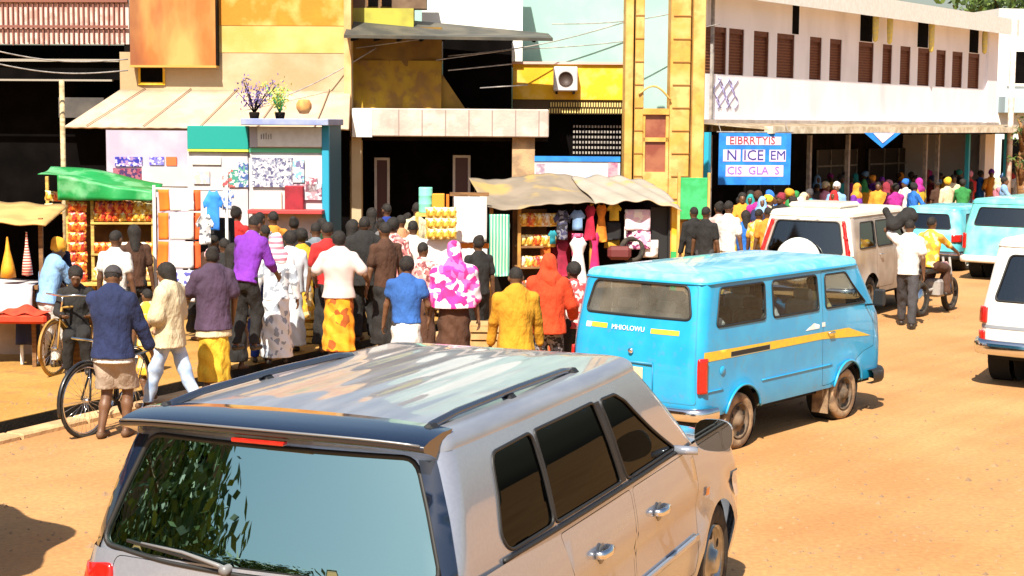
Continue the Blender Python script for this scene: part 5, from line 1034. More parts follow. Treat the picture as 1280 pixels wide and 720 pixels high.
part(F6, 'shop_shade', DARK, b6, [(F6.uz(236, 165, .3)[0], B, .1, zb6 - .05, .2, .05)])
# poster strip under the awning
Fp = Facade(135, 30, R(-1))
for i, (x0, y0, x1, y1, mt, lb) in enumerate(((144, 196, 178, 208, pattern('blue_faces', 'v', [(.02, .02, .3), (.5, .5, .7), (.05, .05, .4), (.3, .2, .4)], 22), 'strip of dark blue portraits on the lavender wall'), (187, 196, 205, 206, pattern('violet_faces', 'v', [(.1, .08, .6), (.5, .5, .8), (.2, .2, .6)], 25), 'short violet picture strip beside the blue portraits'), (208, 196, 221, 207, pm('orange_paper', (.75, .14, .04), r=.8), 'orange red square notice on the lavender wall'), (142, 210, 178, 226, pattern('maroon_rows', 'v', [(.2, .03, .08), (.05, .02, .1), (.3, .1, .15)], 20), 'maroon picture rows under the blue portraits'), (178, 208, 235, 233, PW, 'blank white sheet below the orange notice'))):
    r = Fp.rect(x0, y0, x1, y1); po = part(Fp, 'poster', mt, None, [(r[0], r[1], r[2], r[3], .02 + .004 * i, 0)]); tag(po, lb, 'poster')
m = M(); 
pb = part(Fp, 'poster_board', LAV, None, [(Fp.uz(133, 200)[0], Fp.uz(236, 200)[0], 0, Fp.uz(180, 163)[1], -.005, -.08)]); tag(pb, 'tall lavender white board wall behind the green roofed stall', 'board')
# railing balcony building top left and its dark void
F7 = Facade(0, 33, R(-4)); b7 = bd('balcony_building', 'dark building with a pink striped balcony railing across its top'); zr0 = F7.uz(80, 55)[1]; zr1 = F7.uz(80, 3)[1]; uL = -3.; uR = F7.uz(161, 30)[0]
part(F7, 'balcony_panel', pm('pink_corrugated', (.74, .52, .48), (.66, .42, .38), 3, .8, c3=(.3, .14, .1), s3=5, a3=.5), b7, [(uL, uR, zr0, zr1, .0, -.04)])
m = M()
for k in range(56): u = uL + (uR - uL) * k / 56; F7.box(m, u, u + .028, zr0 - .03 * math.sin(k), zr1 - .02, .05, .01)
m.build('baluster', pm('rail_brown', (.20, .07, .05), r=.7), b7)
m = M(); F7.box(m, uL, uR, zr1, zr1 + .05, .08, -.02); zz = F7.uz(80, 35)[1]; F7.box(m, uL, uR, zz, zz + .05, .08, .051); m.build('handrail', MATS['rail_brown'], b7)
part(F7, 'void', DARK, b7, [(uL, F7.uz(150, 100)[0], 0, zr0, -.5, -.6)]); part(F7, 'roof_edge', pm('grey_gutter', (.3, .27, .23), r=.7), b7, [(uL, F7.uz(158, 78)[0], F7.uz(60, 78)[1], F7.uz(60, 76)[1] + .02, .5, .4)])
part(F7, 'lower_roof', DARK, b7, [(uL, F7.uz(160, 78)[0], F7.uz(60, 100)[1], F7.uz(60, 78)[1], .4, -.5)]); part(F7, 'roof_edge', MATS['grey_gutter'], b7, [(uL, F7.uz(150, 100)[0], F7.uz(60, 102)[1], F7.uz(60, 101)[1] + .02, .52, .44)])
part(F7, 'slab', pm('charcoal_wall', (.06, .055, .055), (.1, .09, .08), 2, .9), b7, [(F7.uz(80, 150)[0], F7.uz(136, 150)[0], F7.uz(80, 147)[1], F7.uz(80, 122)[1], .3, -.5)])
part(F7, 'side_wall', DARKW, b7, [(uR - .1, uR, 0, zr0, .0, -2)])
p_ = at(77, 100, 28); m = M(); m.tube([(p_.x, 28, 0), (p_.x, 28, p_.z)], .045, 8); o = m.build('street_pole', pm('bamboo_pole', (.5, .42, .25), (.3, .22, .12), 4, .8, st=(1, 1, 3))); tag(o, 'thin pale pole standing in front of the dark building', 'pole')
# overhead wires
for i, (xa, ya, xb, yb, Y) in enumerate(((-20, 76, 160, 88, 27), (-20, 60, 160, 74, 27), (560, 70, 780, 28, 33), (690, 30, 880, 8, 35), (300, 140, 470, 60, 31), (640, 62, 900, 30, 36))):
    a = at(xa, ya, Y); b = at(xb, yb, Y + 1); m = M(); m.tube([a.lerp(b, t) - Vector((0, 0, .12 * math.sin(t * math.pi))) for t in np.linspace(0, 1, 14)], .012, 5); o = m.build('wire', GREYP); tag(o, ['thin cable crossing the dark eaves on the far left', 'upper cable below the pink striped balcony', 'cable across the dark bay of the ochre building', 'cable against the pale mint wall beside the yellow tower', 'cable rising past the cream building corner', 'long cable behind the yellow tower'][i], 'cable')
# trees: one peeping above the white roof, one behind the camera that shows in the rear glass
def tree(name, label, loc, h, cr_, n, seed, leaf=.12, par=None):
    r_ = random.Random(seed); t = thing(name, label, 'tree', loc); m = M(); tips = []
    m.tube([(0, 0, 0), (.1, .05, h * .3), (-.05, .1, h * .6), (.1, 0, h * .9)], [.22, .17, .12, .04], 9)
    for k in range(9):
        a = r_.random() * 6.28; z = h * (.35 + .5 * r_.random()); e = Vector((math.cos(a) * cr_ * r_.uniform(.5, .9), math.sin(a) * cr_ * r_.uniform(.5, .9), z + h * .18)); m.tube([(0, 0, z), Vector((0, 0, z)).lerp(e, .5) + Vector((0, 0, .15)), e], [.08, .05, .015], 6); tips.append(e)
    m.build('trunk', WOOD, t); m = M(); tips += [Vector((r_.gauss(0, cr_ * .35), r_.gauss(0, cr_ * .35), h * r_.uniform(.6, 1.02))) for _ in range(14)]
    for k in range(n):
        c = tips[k % len(tips)] + Vector((r_.gauss(0, 1), r_.gauss(0, 1), r_.gauss(0, .7))) * cr_ * .2; a = Vector((r_.gauss(0, 1), r_.gauss(0, 1), r_.gauss(0, 1))).normalized(); b = a.cross(Vector((r_.gauss(0, 1), r_.gauss(0, 1), r_.gauss(0, 1)))).normalized(); s_ = leaf * r_.uniform(.6, 1.3)
        m.add([c - a * s_, c + b * s_ * .45, c + a * s_, c - b * s_ * .45], [(0, 1, 2, 3)], k % 2)
    m.build('crown', [pm('leaf_mid', (.07, .12, .02), (.12, .18, .03), 4, .6), pm('leaf_dark', (.035, .07, .015), (.06, .1, .02), 4, .6)], t); return t
q = at(1262, 20, 70); tree('tree', 'green tree crown showing above the right end of the white roof', (q.x, 70, 0), 8.9, 2.6, 2600, 3, .2)
q = at(1279, 160, 50); tree('shrub', 'leafy shrub beside the far pole at the street end', (q.x, 50, 0), 3.4, .45, 260, 5, .07)
tree('roadside_tree', 'tree standing behind the viewpoint, seen only as a reflection', (-15, 1.5, 0), 6.2, 2.8, 6500, 9, .16)
tree('roadside_tree', 'low bushy tree behind the viewpoint left of the taller one', (-13.5, -3.0, 0), 4.6, 2.2, 5000, 19, .15)
tree('roadside_tree', 'smallest bushy tree behind the viewpoint', (-12.5, -6.4, 0), 3.6, 1.8, 3600, 29, .13)
bb = thing('corner_building', 'brown multi storey building behind the viewpoint, mirrored in the rear glass', 'building'); m = M(); m.box((-38, -3, 0), (-20, 13, 13)); m.build('wall', pm('brown_brick', (.12, .075, .045), (.18, .11, .06), 3, .9), bb)
for k in range(4):
    for j in range(4): m = M(); m.box((-20.0, -1.5 + k * 4, 1.2 + j * 3.1), (-19.94, 0.1 + k * 4, 2.8 + j * 3.1)); m.build('window', DARK, bb)
# ------------------------------------------------------------------ market goods and stalls
CARD = pm('cardboard', (.50, .32, .14), (.42, .25, .10), 6, .9); PLANK = pm('yellow_plank', (.60, .42, .10), (.42, .27, .07), 5, .8, st=(1, 1, 5), bump=.2)
ORP = [pattern('orange_packet', 'v', [(.75, .18, .02), (.55, .06, .02), (.8, .45, .1)], 26, .35), pattern('gold_packet', 'v', [(.78, .50, .08), (.5, .25, .03), (.8, .7, .4)], 24, .35), pattern('red_packet', 'v', [(.6, .05, .03), (.75, .25, .05), (.25, .02, .02)], 24, .35), pattern('pale_packet', 'v', [(.75, .62, .42), (.6, .3, .12), (.78, .74, .66)], 24, .4)]
def packet_mesh(w, h, d=.04):
    m = M()
    def f(u, v, s=1):
        x = (u - .5) * w; z = (v - .5) * h; b = (1 - (2 * u - 1) ** 4) * (1 - (2 * v - 1) ** 4); return (x + .006 * math.sin(v * 30), -s * d * b * (1 + .25 * math.sin(u * 11 + v * 7)), z)
    m.grid(lambda u, v: f(u, v, 1), 6, 6); m.grid(lambda u, v: f(1 - u, v, -1), 6, 6); return m
PROTO = {}
def goods(kind, name, label, cat, group, pos, rz, mats_, w=.13, h=.17, d=.04):
    key = (kind, mats_.name)
    if key not in PROTO:
        o = packet_mesh(w, h, d).build(name, mats_); PROTO[key] = o
    else: o = PROTO[key].copy(); COL.objects.link(o)
    o.location = pos; o.rotation_euler = (rng.uniform(-.15, .15), rng.uniform(-.12, .12), rz); tag(o, label, cat, group); return o
def cloth(name, label, cat, px, py0, py1, wpx, Y, mt, rz=0., shape='cloth', group=None, fold=.03, tilt=0.):
    """a garment or sheet hanging from its top edge"""
    a = at(px, py0, Y); b = at(px, py1, Y); h = a.z - b.z; w = wpx * Y / FPX
    if shape == 'cloth': poly = [(-w / 2, -h), (w / 2, -h * .985), (w / 2 * 1.02, -h * .5), (w / 2, 0), (-w / 2, 0), (-w / 2 * .98, -h * .5)]
    elif shape == 'dress': poly = [(-w * .5, -h), (-w * .1, -h * 1.02), (w * .5, -h), (w * .24, -h * .35), (w * .42, -h * .14), (w * .2, 0), (w * .1, -.03 * h), (-w * .1, -.03 * h), (-w * .2, 0), (-w * .42, -h * .14), (-w * .24, -h * .35)]
    else: poly = [(-w * .32, -h), (w * .32, -h), (w * .30, -h * .4), (w * .44, -h * .45), (w * .5, -h * .30), (w * .2, 0), (w * .08, -h * .04), (-w * .08, -h * .04), (-w * .2, 0), (-w * .5, -h * .30), (-w * .44, -h * .45), (-w * .30, -h * .4)]
    s_ = rng.random() * 9; k = 16 + 10 * rng.random()
    m = M(); v, f = cdt_mesh(poly, [], lambda x, z: (x, fold * (math.sin(x * k + s_ + z * 1.5) + .5 * math.sin(z * 7 + s_ + x * 9)) * min(1, -z / h * 2.5 + .25), z), .07)
    m.add(v, f, 0, True); o = m.build(name, mt, loc=a, rz=rz, solid=.012); o.rotation_euler[1] = tilt
    return tag(o, label, cat, group)
def lab(o, l): o['label'] = l; return o
# --- snack kiosk with green tarpaulin roof
Fk = Facade(84, 24.2, R(6)); ZT = Fk.uz(84, 248)[1]; kw = Fk.uz(192, 250)[0]
kiosk = thing('snack_kiosk', 'wooden snack kiosk with shelves of packets under a green tarpaulin roof', 'kiosk')
Yp = PLANK
for u in (0, .36, kw - .04): part(Fk, 'post', Yp, kiosk, [(u, u + .05, 0, ZT + .05, .0, -.05)], .006)
part(Fk, 'post', Yp, kiosk, [(-.42, -.37, 0, ZT + .3, -.75, -.8)], .006); part(Fk, 'post', Yp, kiosk, [(-.02, .03, 0, ZT + .3, -.8, -.85)], .006)
part(Fk, 'back_board', pm('brown_back_board', (.16, .08, .03), (.1, .05, .02), 4, .9), kiosk, [(0, kw, .0, ZT, -.42, -.45)]); part(Fk, 'side_board', WOOD, kiosk, [(kw - .03, kw, 0, ZT, -.05, -.42)])
shz = [Fk.uz(150, y)[1] for y in (278, 317, 348, 380)]
for z in shz: part(Fk, 'shelf', PLANK, kiosk, [(.36, kw, z - .03, z, .02, -.42)], .004)
part(Fk, 'counter', PLANK, kiosk, [(-.02, kw, .75, .80, .18, -.42)], .008)
m = M(); tL = Fk.uz(84, 217)[1]; tR = Fk.uz(190, 240)[1]
def tarp(u, v):
    x = -.36 + (kw + .4) * u; y = -.18 + 1.1 * v; z = tL + (tR - tL) * u ** 1.3 + .10 * v + .02 * math.sin(u * 7 + v * 5) - .05 * math.sin(v * math.pi); return Fk.T @ Vector((x, y, z))
m.grid(tarp, 30, 14); m.build('tarpaulin', pm('green_tarp', (.006, .22, .04), (.01, .29, .07), 2, .5, bump=.3, bsc=10, c3=(.3, .6, .35), s3=3, a3=.4), kiosk, solid=.012)
m = M()
def val(u, v): p = tarp(u * .98 + .01, 0); q = p.copy(); bot = ZT - .02 - .0 * u; z = p.z + (bot - p.z) * v; return (q.x + Fk.n.x * (.015 + .02 * math.sin(u * 25) * v), q.y + Fk.n.y * (.015 + .03 * math.sin(u * 21) * v), min(p.z, z))
m.grid(lambda u, v: val(.16 + u * .84, v), 34, 5); m.build('valance', MATS['green_tarp'], kiosk, solid=.01)
for j in range(9):
    for i in range(2): goods('col', 'snack_packet', 'orange crinkled snack packet hanging in a strip at the kiosk corner', 'snack packet', 'packets in the hanging strips of the kiosk', Fk.T @ Vector((.11 + i * .13 + rng.uniform(-.01, .01), -.06, ZT - .12 - j * .15)), Fk.a, ORP[rng.choice((0, 2, 0))], .14, .16)
for r_i, z in enumerate([ZT - .33] + [q for q in shz]):
    if r_i == 0: z = shz[0] + .0
    n = 9
    rows = {0: (0, 2, 1), 1: (0, 0, 3), 2: (3, 1, 3), 3: (3, 3, 1), 4: (3, 1)}[r_i]
    if r_i == 0: zc = shz[0] + .10
    else: zc = (shz + [.8])[r_i] + .085 if r_i < 4 else .88
    for i in range(n): goods('sh%d' % (r_i > 1), 'snack_packet', ['snack packet in the top shelf row of the kiosk', 'orange packet on the second kiosk shelf', 'pale packet on the third kiosk shelf', 'pale packet on the lowest kiosk shelf', 'packet lying on the kiosk counter'][r_i], 'snack packet', ['packets on the top kiosk shelf', 'packets on the second kiosk shelf', 'packets on the third kiosk shelf', 'packets on the lowest kiosk shelf', 'packets on the kiosk counter'][r_i], Fk.T @ Vector((.43 + i * (kw - .5) / (n - 1), .03 + .0 * i, zc)), Fk.a, ORP[rng.choice(rows)], .11, .17)
for i in range(3):
    for j in range(2): goods('top', 'snack_packet', 'large packet hanging from the kiosk roof beam', 'snack packet', 'large packets under the kiosk roof', Fk.T @ Vector((.5 + (i * 2 + j) * .14, .0, ZT - .12)), Fk.a, ORP[(2, 2, 1)[i]], .15, .24)
for j in range(6):
    for i in range(2): goods('sd', 'snack_packet', 'golden packet on the narrow left side of the kiosk', 'snack packet', 'packets on the kiosk left side', Fk.T @ Vector((-.30 + i * .16, .4 - i * .2, ZT + .02 - j * .19)), Fk.a - .3, ORP[(1, 0)[i]], .14, .15)
# --- low tan roof stall at the left edge
F8 = Facade(30, 20.5, R(3)); s8 = thing('low_stall', 'low stall with tan sheet roof and white cloth counter at the left edge', 'stall'); zt8 = F8.uz(30, 272)[1]; uR8 = F8.uz(60, 280)[0]
m = M(); m.grid(lambda u, v: F8.T @ Vector((-1.2 + (uR8 + 1.2 + .05) * u, -.35 + 1.3 * v, zt8 + .02 + .18 * v - .09 * u + .012 * math.sin(u * 22))), 30, 6); m.build('roof_sheet', pm('tan_sheet', (.58, .36, .12), (.46, .27, .09), 3, .8, bump=.2), s8, solid=.02)
for u in (-.9, uR8 - .1): part(F8, 'post', WOOD, s8, [(u, u + .05, 0, zt8, .1, .05)])
part(F8, 'shade_back', DARK, s8, [(-1.1, uR8, .6, zt8, -.8, -.83)])  # near black sheet stands in for shade under the stall roof
m = M(); zc8 = F8.uz(20, 352)[1]
m.grid(lambda u, v: F8.T @ Vector((-1.0 + (uR8 + .85) * u, -.25 - .05 * math.sin(u * 9) * (v > .3) - .04 * v, zc8 + .02 * math.sin(u * 5) - (zc8 - F8.uz(20, 388)[1]) * v)), 24, 8); m.grid(lambda u, v: F8.T @ Vector((-1.0 + (uR8 + .85) * u, -.25 + .7 * v, zc8 + .02 * math.sin(u * 5))), 12, 3); m.build('white_cloth', PW, s8, solid=.01)
part(F8, 'counter', WOOD, s8, [(-1.0, uR8 - .1, zc8 - .08, zc8 - .03, .2, -.45)]); part(F8, 'counter_leg', WOOD, s8, [(-.95, -.9, 0, zc8 - .08, .15, .1)]); part(F8, 'counter_leg', WOOD, s8, [(uR8 - .2, uR8 - .15, 0, zc8 - .08, .15, .1)])
for i, (x, y0, y1, w_, mt, lb) in enumerate(((9, 296, 348, .10, pm('amber_cone', (.75, .36, .02), (.6, .25, .02), 9, .6), 'hanging amber cone bundle under the low tan roof'), (33, 290, 345, .07, pattern('red_white_strip', 'hstripes', [(.7, .6, .5), (.6, .06, .05)], 9), 'hanging red and white striped bundle under the low tan roof'))):
    a = at(x, y0, 20.3); b = at(x, y1, 20.3); h = a.z - b.z; m = M(); m.lathe([(.01, 0), (w_ * .3, -h * .3), (w_ * .8, -h * .7), (w_, -h * .97), (.01, -h)], 12); o = m.build('hanging_bundle', mt, loc=a); tag(o, lb, 'bundle')
m = M(); a = at(30, 392, 20.1); m.grid(lambda u, v: (a.x - .3 + .6 * u, a.y + .25 * v - .1, a.z + .1 * math.sin(math.pi * u) * math.sin(math.pi * v) + .02 * math.sin(u * 14)), 14, 8); m.box((a.x - .3, a.y - .1, a.z - .12), (a.x + .3, a.y + .15, a.z + .0), bev=.03); o = m.build('red_bundle', pm('bright_red_cloth', (.68, .05, .015), (.5, .03, .01), 6, .8)); tag(o, 'folded bright red cloth below the white counter cloth', 'cloth')
m = M(); a = gp(18, 452); m.box((a.x - .45, a.y, 0), (a.x + .3, a.y + .4, .62), bev=.02); o = m.build('crate', pm('pinkish_crate', (.6, .46, .36), (.48, .34, .26), 3, .9)); tag(o, 'pale pinkish box standing below the red cloth at the left edge', 'box')
# --- trestle table with navy cloth and goods
q = gp(62, 462); tb = thing('vendor_table', 'small vendor table with dark navy cloth behind the golden bicycle', 'table', (q.x, q.y, 0), 0); zt = at(62, 398, q.y).z; wt = 66 * q.y / FPX
m = M(); m.box((-wt / 2, -.25, zt - .03), (wt / 2, .35, zt), bev=.01); m.build('table_top', pm('grey_blue_top', (.25, .3, .4), r=.5), tb)
m = M(); m.grid(lambda u, v: (-wt / 2 + wt * u, -.26 - .02 * math.sin(u * 25) * v - .03 * v, zt - .005 - .3 * v), 30, 6); m.build('navy_cloth', pm('navy_cloth', (.012, .016, .06), r=.8), tb, solid=.008)
for sx in (-1, 1):
    for sy in (-.2, .3): m = M(); m.box((sx * (wt / 2 - .05) - .02, sy - .02, 0), (sx * (wt / 2 - .05) + .02, sy + .02, zt - .03)); m.build('leg', WHT if sx < 0 else WOOD, tb)
for i, (px_, r0, mt, lb) in enumerate(((45, .07, PW, 'white bundle at the left end of the navy table'), (57, .085, pm('cream_bundle', (.75, .6, .42), r=.8), 'cream bundle left of centre on the navy table'), (70, .08, PW, 'white bundle right of centre on the navy table'), (84, .10, ORP[0], 'orange patterned basket at the right end of the navy table'))):
    a = at(px_, 390, q.y); m = M(); m.lathe([(.001, -.0), (r0 * .8, 0), (r0, r0 * .6), (r0 * .75, r0 * 1.3), (.001, r0 * 1.5)], 14); o = m.build('bundle' if i < 3 else 'basket', mt, loc=(a.x, q.y + .05, zt + .001)); tag(o, lb, 'bundle' if i < 3 else 'basket')
# --- hanging towels and clothes
OR1 = pm('orange_towel', (.80, .20, .01), (.7, .14, .01), 4, .85); YR = pm('yellow_red_towel', (.78, .50, .03), (.75, .10, .02), 1.6, .85, lo=.45, hi=.5); WT = pm('white_towel', (.78, .75, .74), (.72, .66, .66), 3, .9)
rack = thing('display_rack', 'pole rack that carries the orange and white towels', 'rack'); Fr_ = Facade(195, 22.6, R(0)); a0_ = Fr_.uz(194, 236); a1_ = Fr_.uz(254, 236)
m = M(); m.tube([Fr_.T @ Vector((a0_[0], .02, a0_[1])), Fr_.T @ Vector((a1_[0] + .35, .02, a0_[1] - .01))], .018, 8); m.build('cross_pole', WHT, rack); part(Fr_, 'upright', WHT, rack, [(a0_[0] - .04, a0_[0], 0, a0_[1] + .05, .0, -.04)]); part(Fr_, 'upright', WHT, rack, [(a1_[0] + .3, a1_[0] + .34, 0, a0_[1] + .05, .0, -.04)])
for k, (y0, y1) in enumerate(((237, 264), (266, 300), (302, 336))):
    cloth('towel', '%s orange towel on the left side of the white towel rack' % ('top', 'middle', 'bottom')[k], 'towel', 204, y0, y1, 13, 22.55, OR1, tilt=.05 * (k - 1), fold=.012)
    cloth('towel', '%s white towel in the centre of the towel rack' % ('top', 'middle', 'bottom')[k], 'towel', 227, y0, y1, 29, 22.5, WT, fold=.012)
    cloth('towel', '%s yellow and red towel on the right side of the towel rack' % ('top', 'middle', 'bottom')[k], 'towel', 246, y0, y1, 9, 22.55, YR, fold=.01)
cloth('printed_sheet', 'white sheet with dark blue print under the towel rack', 'cloth', 226, 338, 378, 34, 22.4, pattern('blue_white_print', 'v', [(.74, .72, .78), (.74, .72, .78), (.1, .1, .4)], 14))
cloth('shirt', 'bright blue shirt hanging right of the towel rack', 'shirt', 266, 238, 288, 24, 22.5, pm('bright_blue_cloth', (.02, .16, .62), (.03, .24, .7), 5, .8), shape='shirt'); cloth('shirt', 'light blue patterned shirt beside the bright blue shirt', 'shirt', 284, 237, 262, 16, 22.6, pattern('blue_white_check', 'v', [(.5, .6, .78), (.1, .2, .6), (.75, .76, .78)], 40), shape='shirt')
cloth('shirt', 'white shirt with grey print hanging below the blue shirt', 'shirt', 256, 268, 306, 22, 22.2, pattern('grey_print_white', 'v', [(.72, .7, .7), (.4, .4, .42), (.75, .74, .72), (.12, .12, .14)], 16), shape='shirt'); cloth('black_cloth', 'long black cloth hanging behind the printed shirt', 'cloth', 276, 272, 345, 34, 22.8, pm('black_cloth', (.015, .014, .016), r=.9))
# --- painted kiosk with teal frame and posters
Fc = Facade(235, 27.5, R(-2)); kz = thing('poster_kiosk', 'white kiosk with teal signboard, posters and a blue frame around its counter', 'kiosk'); R_ = lambda a, b, c, d, n=0.: Fc.rect(a, b, c, d, n)
r = R_(235, 190, 310, 330); part(Fc, 'white_wall', PW, kz, [(r[0], r[1], 0, r[3], 0, -.1)]); r = R_(235, 157, 311, 187); part(Fc, 'teal_board', TEAL, kz, [(r[0], r[1], r[2], r[3], .06, -.1)], .01); part(Fc, 'yellow_edge', pm('lime_edge', (.62, .7, .08), r=.6), kz, [(r[0], r[1], r[2] - .035, r[2], .065, -.05)])
r = R_(309, 148, 411, 157, .35); part(Fc, 'roof_frame', pm('slate_blue', (.22, .26, .48), (.3, .34, .5), 5, .6), kz, [(r[0] - .1, r[1], r[2], r[3], .4, -1.4)], .01)
r = R_(403, 155, 412, 330); part(Fc, 'blue_post', pm('deep_teal_blue', (.02, .30, .46), r=.5), kz, [(r[0], r[1], 0, r[3], .05, -.06)], .01); part(Fc, 'side_wall', pm('dark_teal', (.01, .10, .16), r=.6), kz, [(r[1] - .03, r[1], 0, r[3], -.06, -1.4)])
r = R_(311, 187, 403, 330); part(Fc, 'front_wall', PW, kz, [(r[0], r[1], .0, r[3] + .06, -.02, -.1)]); r = R_(311, 185, 403, 191); part(Fc, 'green_stripe', pm('mint_stripe', (.12, .6, .36), r=.6), kz, [(r[0], r[1], r[2], r[3], .0, -.019)])
r = R_(322, 158, 402, 184, .08); part(Fc, 'sign_panel', WHT, kz, [(r[0], r[1], r[2], r[3], .1, -.1)], .01); r2 = R_(312, 158, 322, 184, .05); part(Fc, 'grey_panel', pm('grey_lilac', (.45, .42, .46), r=.7), kz, [(r2[0], r2[1], r2[2], r2[3], .05, -.1)])
PHOTO = pattern('photo_grid', 'v', [(.22, .24, .34), (.55, .55, .6), (.08, .08, .18), (.4, .4, .5), (.6, .6, .6)], 26, .6)
for (x0, y0, x1, y1, mt) in ((315, 197, 366, 234, PHOTO), (366, 230, 402, 250, pattern('mauve_photo', 'v', [(.4, .25, .3), (.5, .5, .55), (.2, .1, .15)], 18)), (240, 196, 276, 206, pattern('faint_print', 'v', [(.5, .5, .5), (.56, .55, .54)], 12)), (242, 214, 262, 230, pattern('pale_print', 'v', [(.5, .42, .4), (.58, .58, .6), (.35, .4, .5)], 18)), (364, 200, 380, 228, pattern('cyan_photo', 'v', [(.2, .5, .6), (.6, .6, .68), (.15, .15, .3), (.7, .7, .74)], 20)), (286, 212, 298, 234, pattern('green_photo', 'v', [(.05, .25, .2), (.6, .6, .6), (.6, .1, .1)], 22)), (298, 203, 310, 234, pattern('green_photo2', 'v', [(.1, .3, .25), (.5, .5, .6), (.05, .1, .3)], 24)), (278, 215, 285, 232, pattern('red_photo', 'v', [(.6, .08, .1), (.7, .6, .6)], 22)), (382, 222, 396, 240, pattern('pink_photo', 'v', [(.7, .4, .45), (.3, .1, .15), (.7, .65, .65)], 20))):
    r = R_(x0, y0, x1, y1, .03); part(Fc, 'poster', mt, kz, [(r[0], r[1], r[2], r[3], .03, -.018)])
r = R_(318, 240, 352, 262, .02); part(Fc, 'hatch', pm('cream_hatch', (.7, .6, .5), r=.8), kz, [(r[0], r[1], r[2], r[3], .03, -.018)]); r = R_(357, 232, 380, 264, .03); part(Fc, 'red_hatch', pm('maroon_box', (.32, .015, .03), (.22, .01, .02), 5, .7), kz, [(r[0], r[1], r[2], r[3], .12, -.018)], .01)
r = R_(310, 262, 403, 268, .3); part(Fc, 'counter', pm('red_counter', (.45, .05, .05), r=.6), kz, [(r[0], r[1], r[2], r[3], .35, -.018)], .01); part(Fc, 'letter_marks', GREYP, kz, [(Fc.uz(326 + 3 * i, 170, .1)[0], Fc.uz(327.4 + 3 * i, 170, .1)[0], Fc.uz(326, 174, .1)[1], Fc.uz(326, 168 - (i * 7 % 3), .1)[1], .106, .101) for i in range(5)])
# plants on the kiosk roof
def plant(name, label, px_, py, Y, hpx, mt_l, mt_s, n, seed, leaf, spread):
    r_ = random.Random(seed); b = at(px_, py, Y); h = hpx * Y / FPX; t = thing(name, label, 'plant', b); m = M(); l = M()
    m.lathe([(.001, 0), (.07, 0), (.09, .1), (.08, .12), (.001, .11)], 12)
    m.build('pot', DARKW, t); m = M()
    for k in range(n):
        a = r_.random() * 6.28; e = Vector((math.cos(a) * spread * r_.uniform(.3, 1), math.sin(a) * spread * r_.uniform(.2, 1), h * r_.uniform(.6, 1))); mid = e * .5 + Vector((0, 0, h * .1)); m.tube([(0, 0, .1), mid, e], [.012, .008, .004], 5)
        for q_ in range(26):
            t_ = r_.uniform(.3, 1.05); c = Vector((0, 0, .1)).lerp(e, t_) + Vector((r_.gauss(0, .05), r_.gauss(0, .05), r_.gauss(0, .05))); a_ = Vector((r_.gauss(0, 1), r_.gauss(0, 1), r_.gauss(0, 1))).normalized(); b_ = a_.orthogonal().normalized(); l.add([c - a_ * leaf, c + b_ * leaf * .5, c + a_ * leaf, c - b_ * leaf * .5], [(0, 1, 2, 3)])
    m.build('stem', mt_s, t); l.build('leaves', mt_l, t); return t
plant('potted_shrub', 'sparse purple shrub on the roof of the poster kiosk', 318, 149, 27.2, 56, pm('purple_leaf', (.12, .08, .28), (.2, .15, .4), 9, .7), DARKW, 12, 4, .028, .42); plant('potted_shrub', 'yellow green plant beside the purple shrub on the kiosk roof', 350, 149, 27.6, 46, pm('lime_leaf', (.45, .5, .06), (.6, .55, .1), 9, .7), GRN, 10, 8, .03, .3)
a = at(380, 133, 27.6); m = M(); m.lathe([(.001, -.13), (.08, -.12), (.13, -.03), (.13, .04), (.09, .11), (.001, .12)], 16); o = m.build('clay_pot', pm('terracotta', (.6, .3, .08), (.45, .2, .06), 10, .8), loc=(a.x, a.y, a.z)); tag(o, 'round orange clay pot on the kiosk roof beside the plants', 'pot')
# --- white display sheets, yellow goods, drum
sf = thing('sheet_frame', 'orange wooden frame standing between the white sheets and the tan stall', 'frame'); Fw = Facade(565, 23.6, R(2))
r = Fw.rect(562, 243, 611, 350); part(Fw, 'upright', OR1, sf, [(r[0] - .05, r[0] - .01, 0, r[3], .0, -.04)]); part(Fw, 'cross_bar', OR1, sf, [(r[0], r[1], Fw.uz(590, 310)[1], Fw.uz(590, 304)[1], .02, -.02)]); part(Fw, 'cross_bar', WOOD, sf, [(r[0], r[1], r[3] - .02, r[3] + .03, .02, -.02)])
cloth('white_sheet', 'upper white sheet on the orange frame', 'cloth', 588, 246, 303, 41, 23.5, WT, fold=.008); cloth('white_sheet', 'lower white sheet under the orange cross bar', 'cloth', 590, 311, 375, 38, 23.5, WT, fold=.012); cloth('white_sheet', 'crumpled white sheet left of the orange frame', 'cloth', 549, 296, 372, 34, 23.3, WT, fold=.04)
for j in range(3):
    for i in range(4): goods('yl', 'yellow_bag', 'yellow bag in the bunch above the crumpled white sheet', 'bag', 'yellow bags beside the orange frame', at(538 + i * 9, 266 + j * 13, 23.2), 0, ORP[1], .13, .16)
def drum(name, label, px_, y0, y1, Y, mt, r0, cat='drum'):
    a = at(px_, y0, Y); b = at(px_, y1, Y); h = a.z - b.z; m = M(); m.lathe([(.001, 0), (r0 * .96, 0), (r0, .02), (r0, h * .33), (r0 * 1.03, h * .35), (r0, h * .37), (r0, h * .66), (r0 * 1.03, h * .68), (r0, h * .70), (r0, h - .02), (r0 * .96, h), (.001, h - .01)], 22); o = m.build(name, mt, loc=(b.x, b.y, b.z)); return tag(o, label, cat)
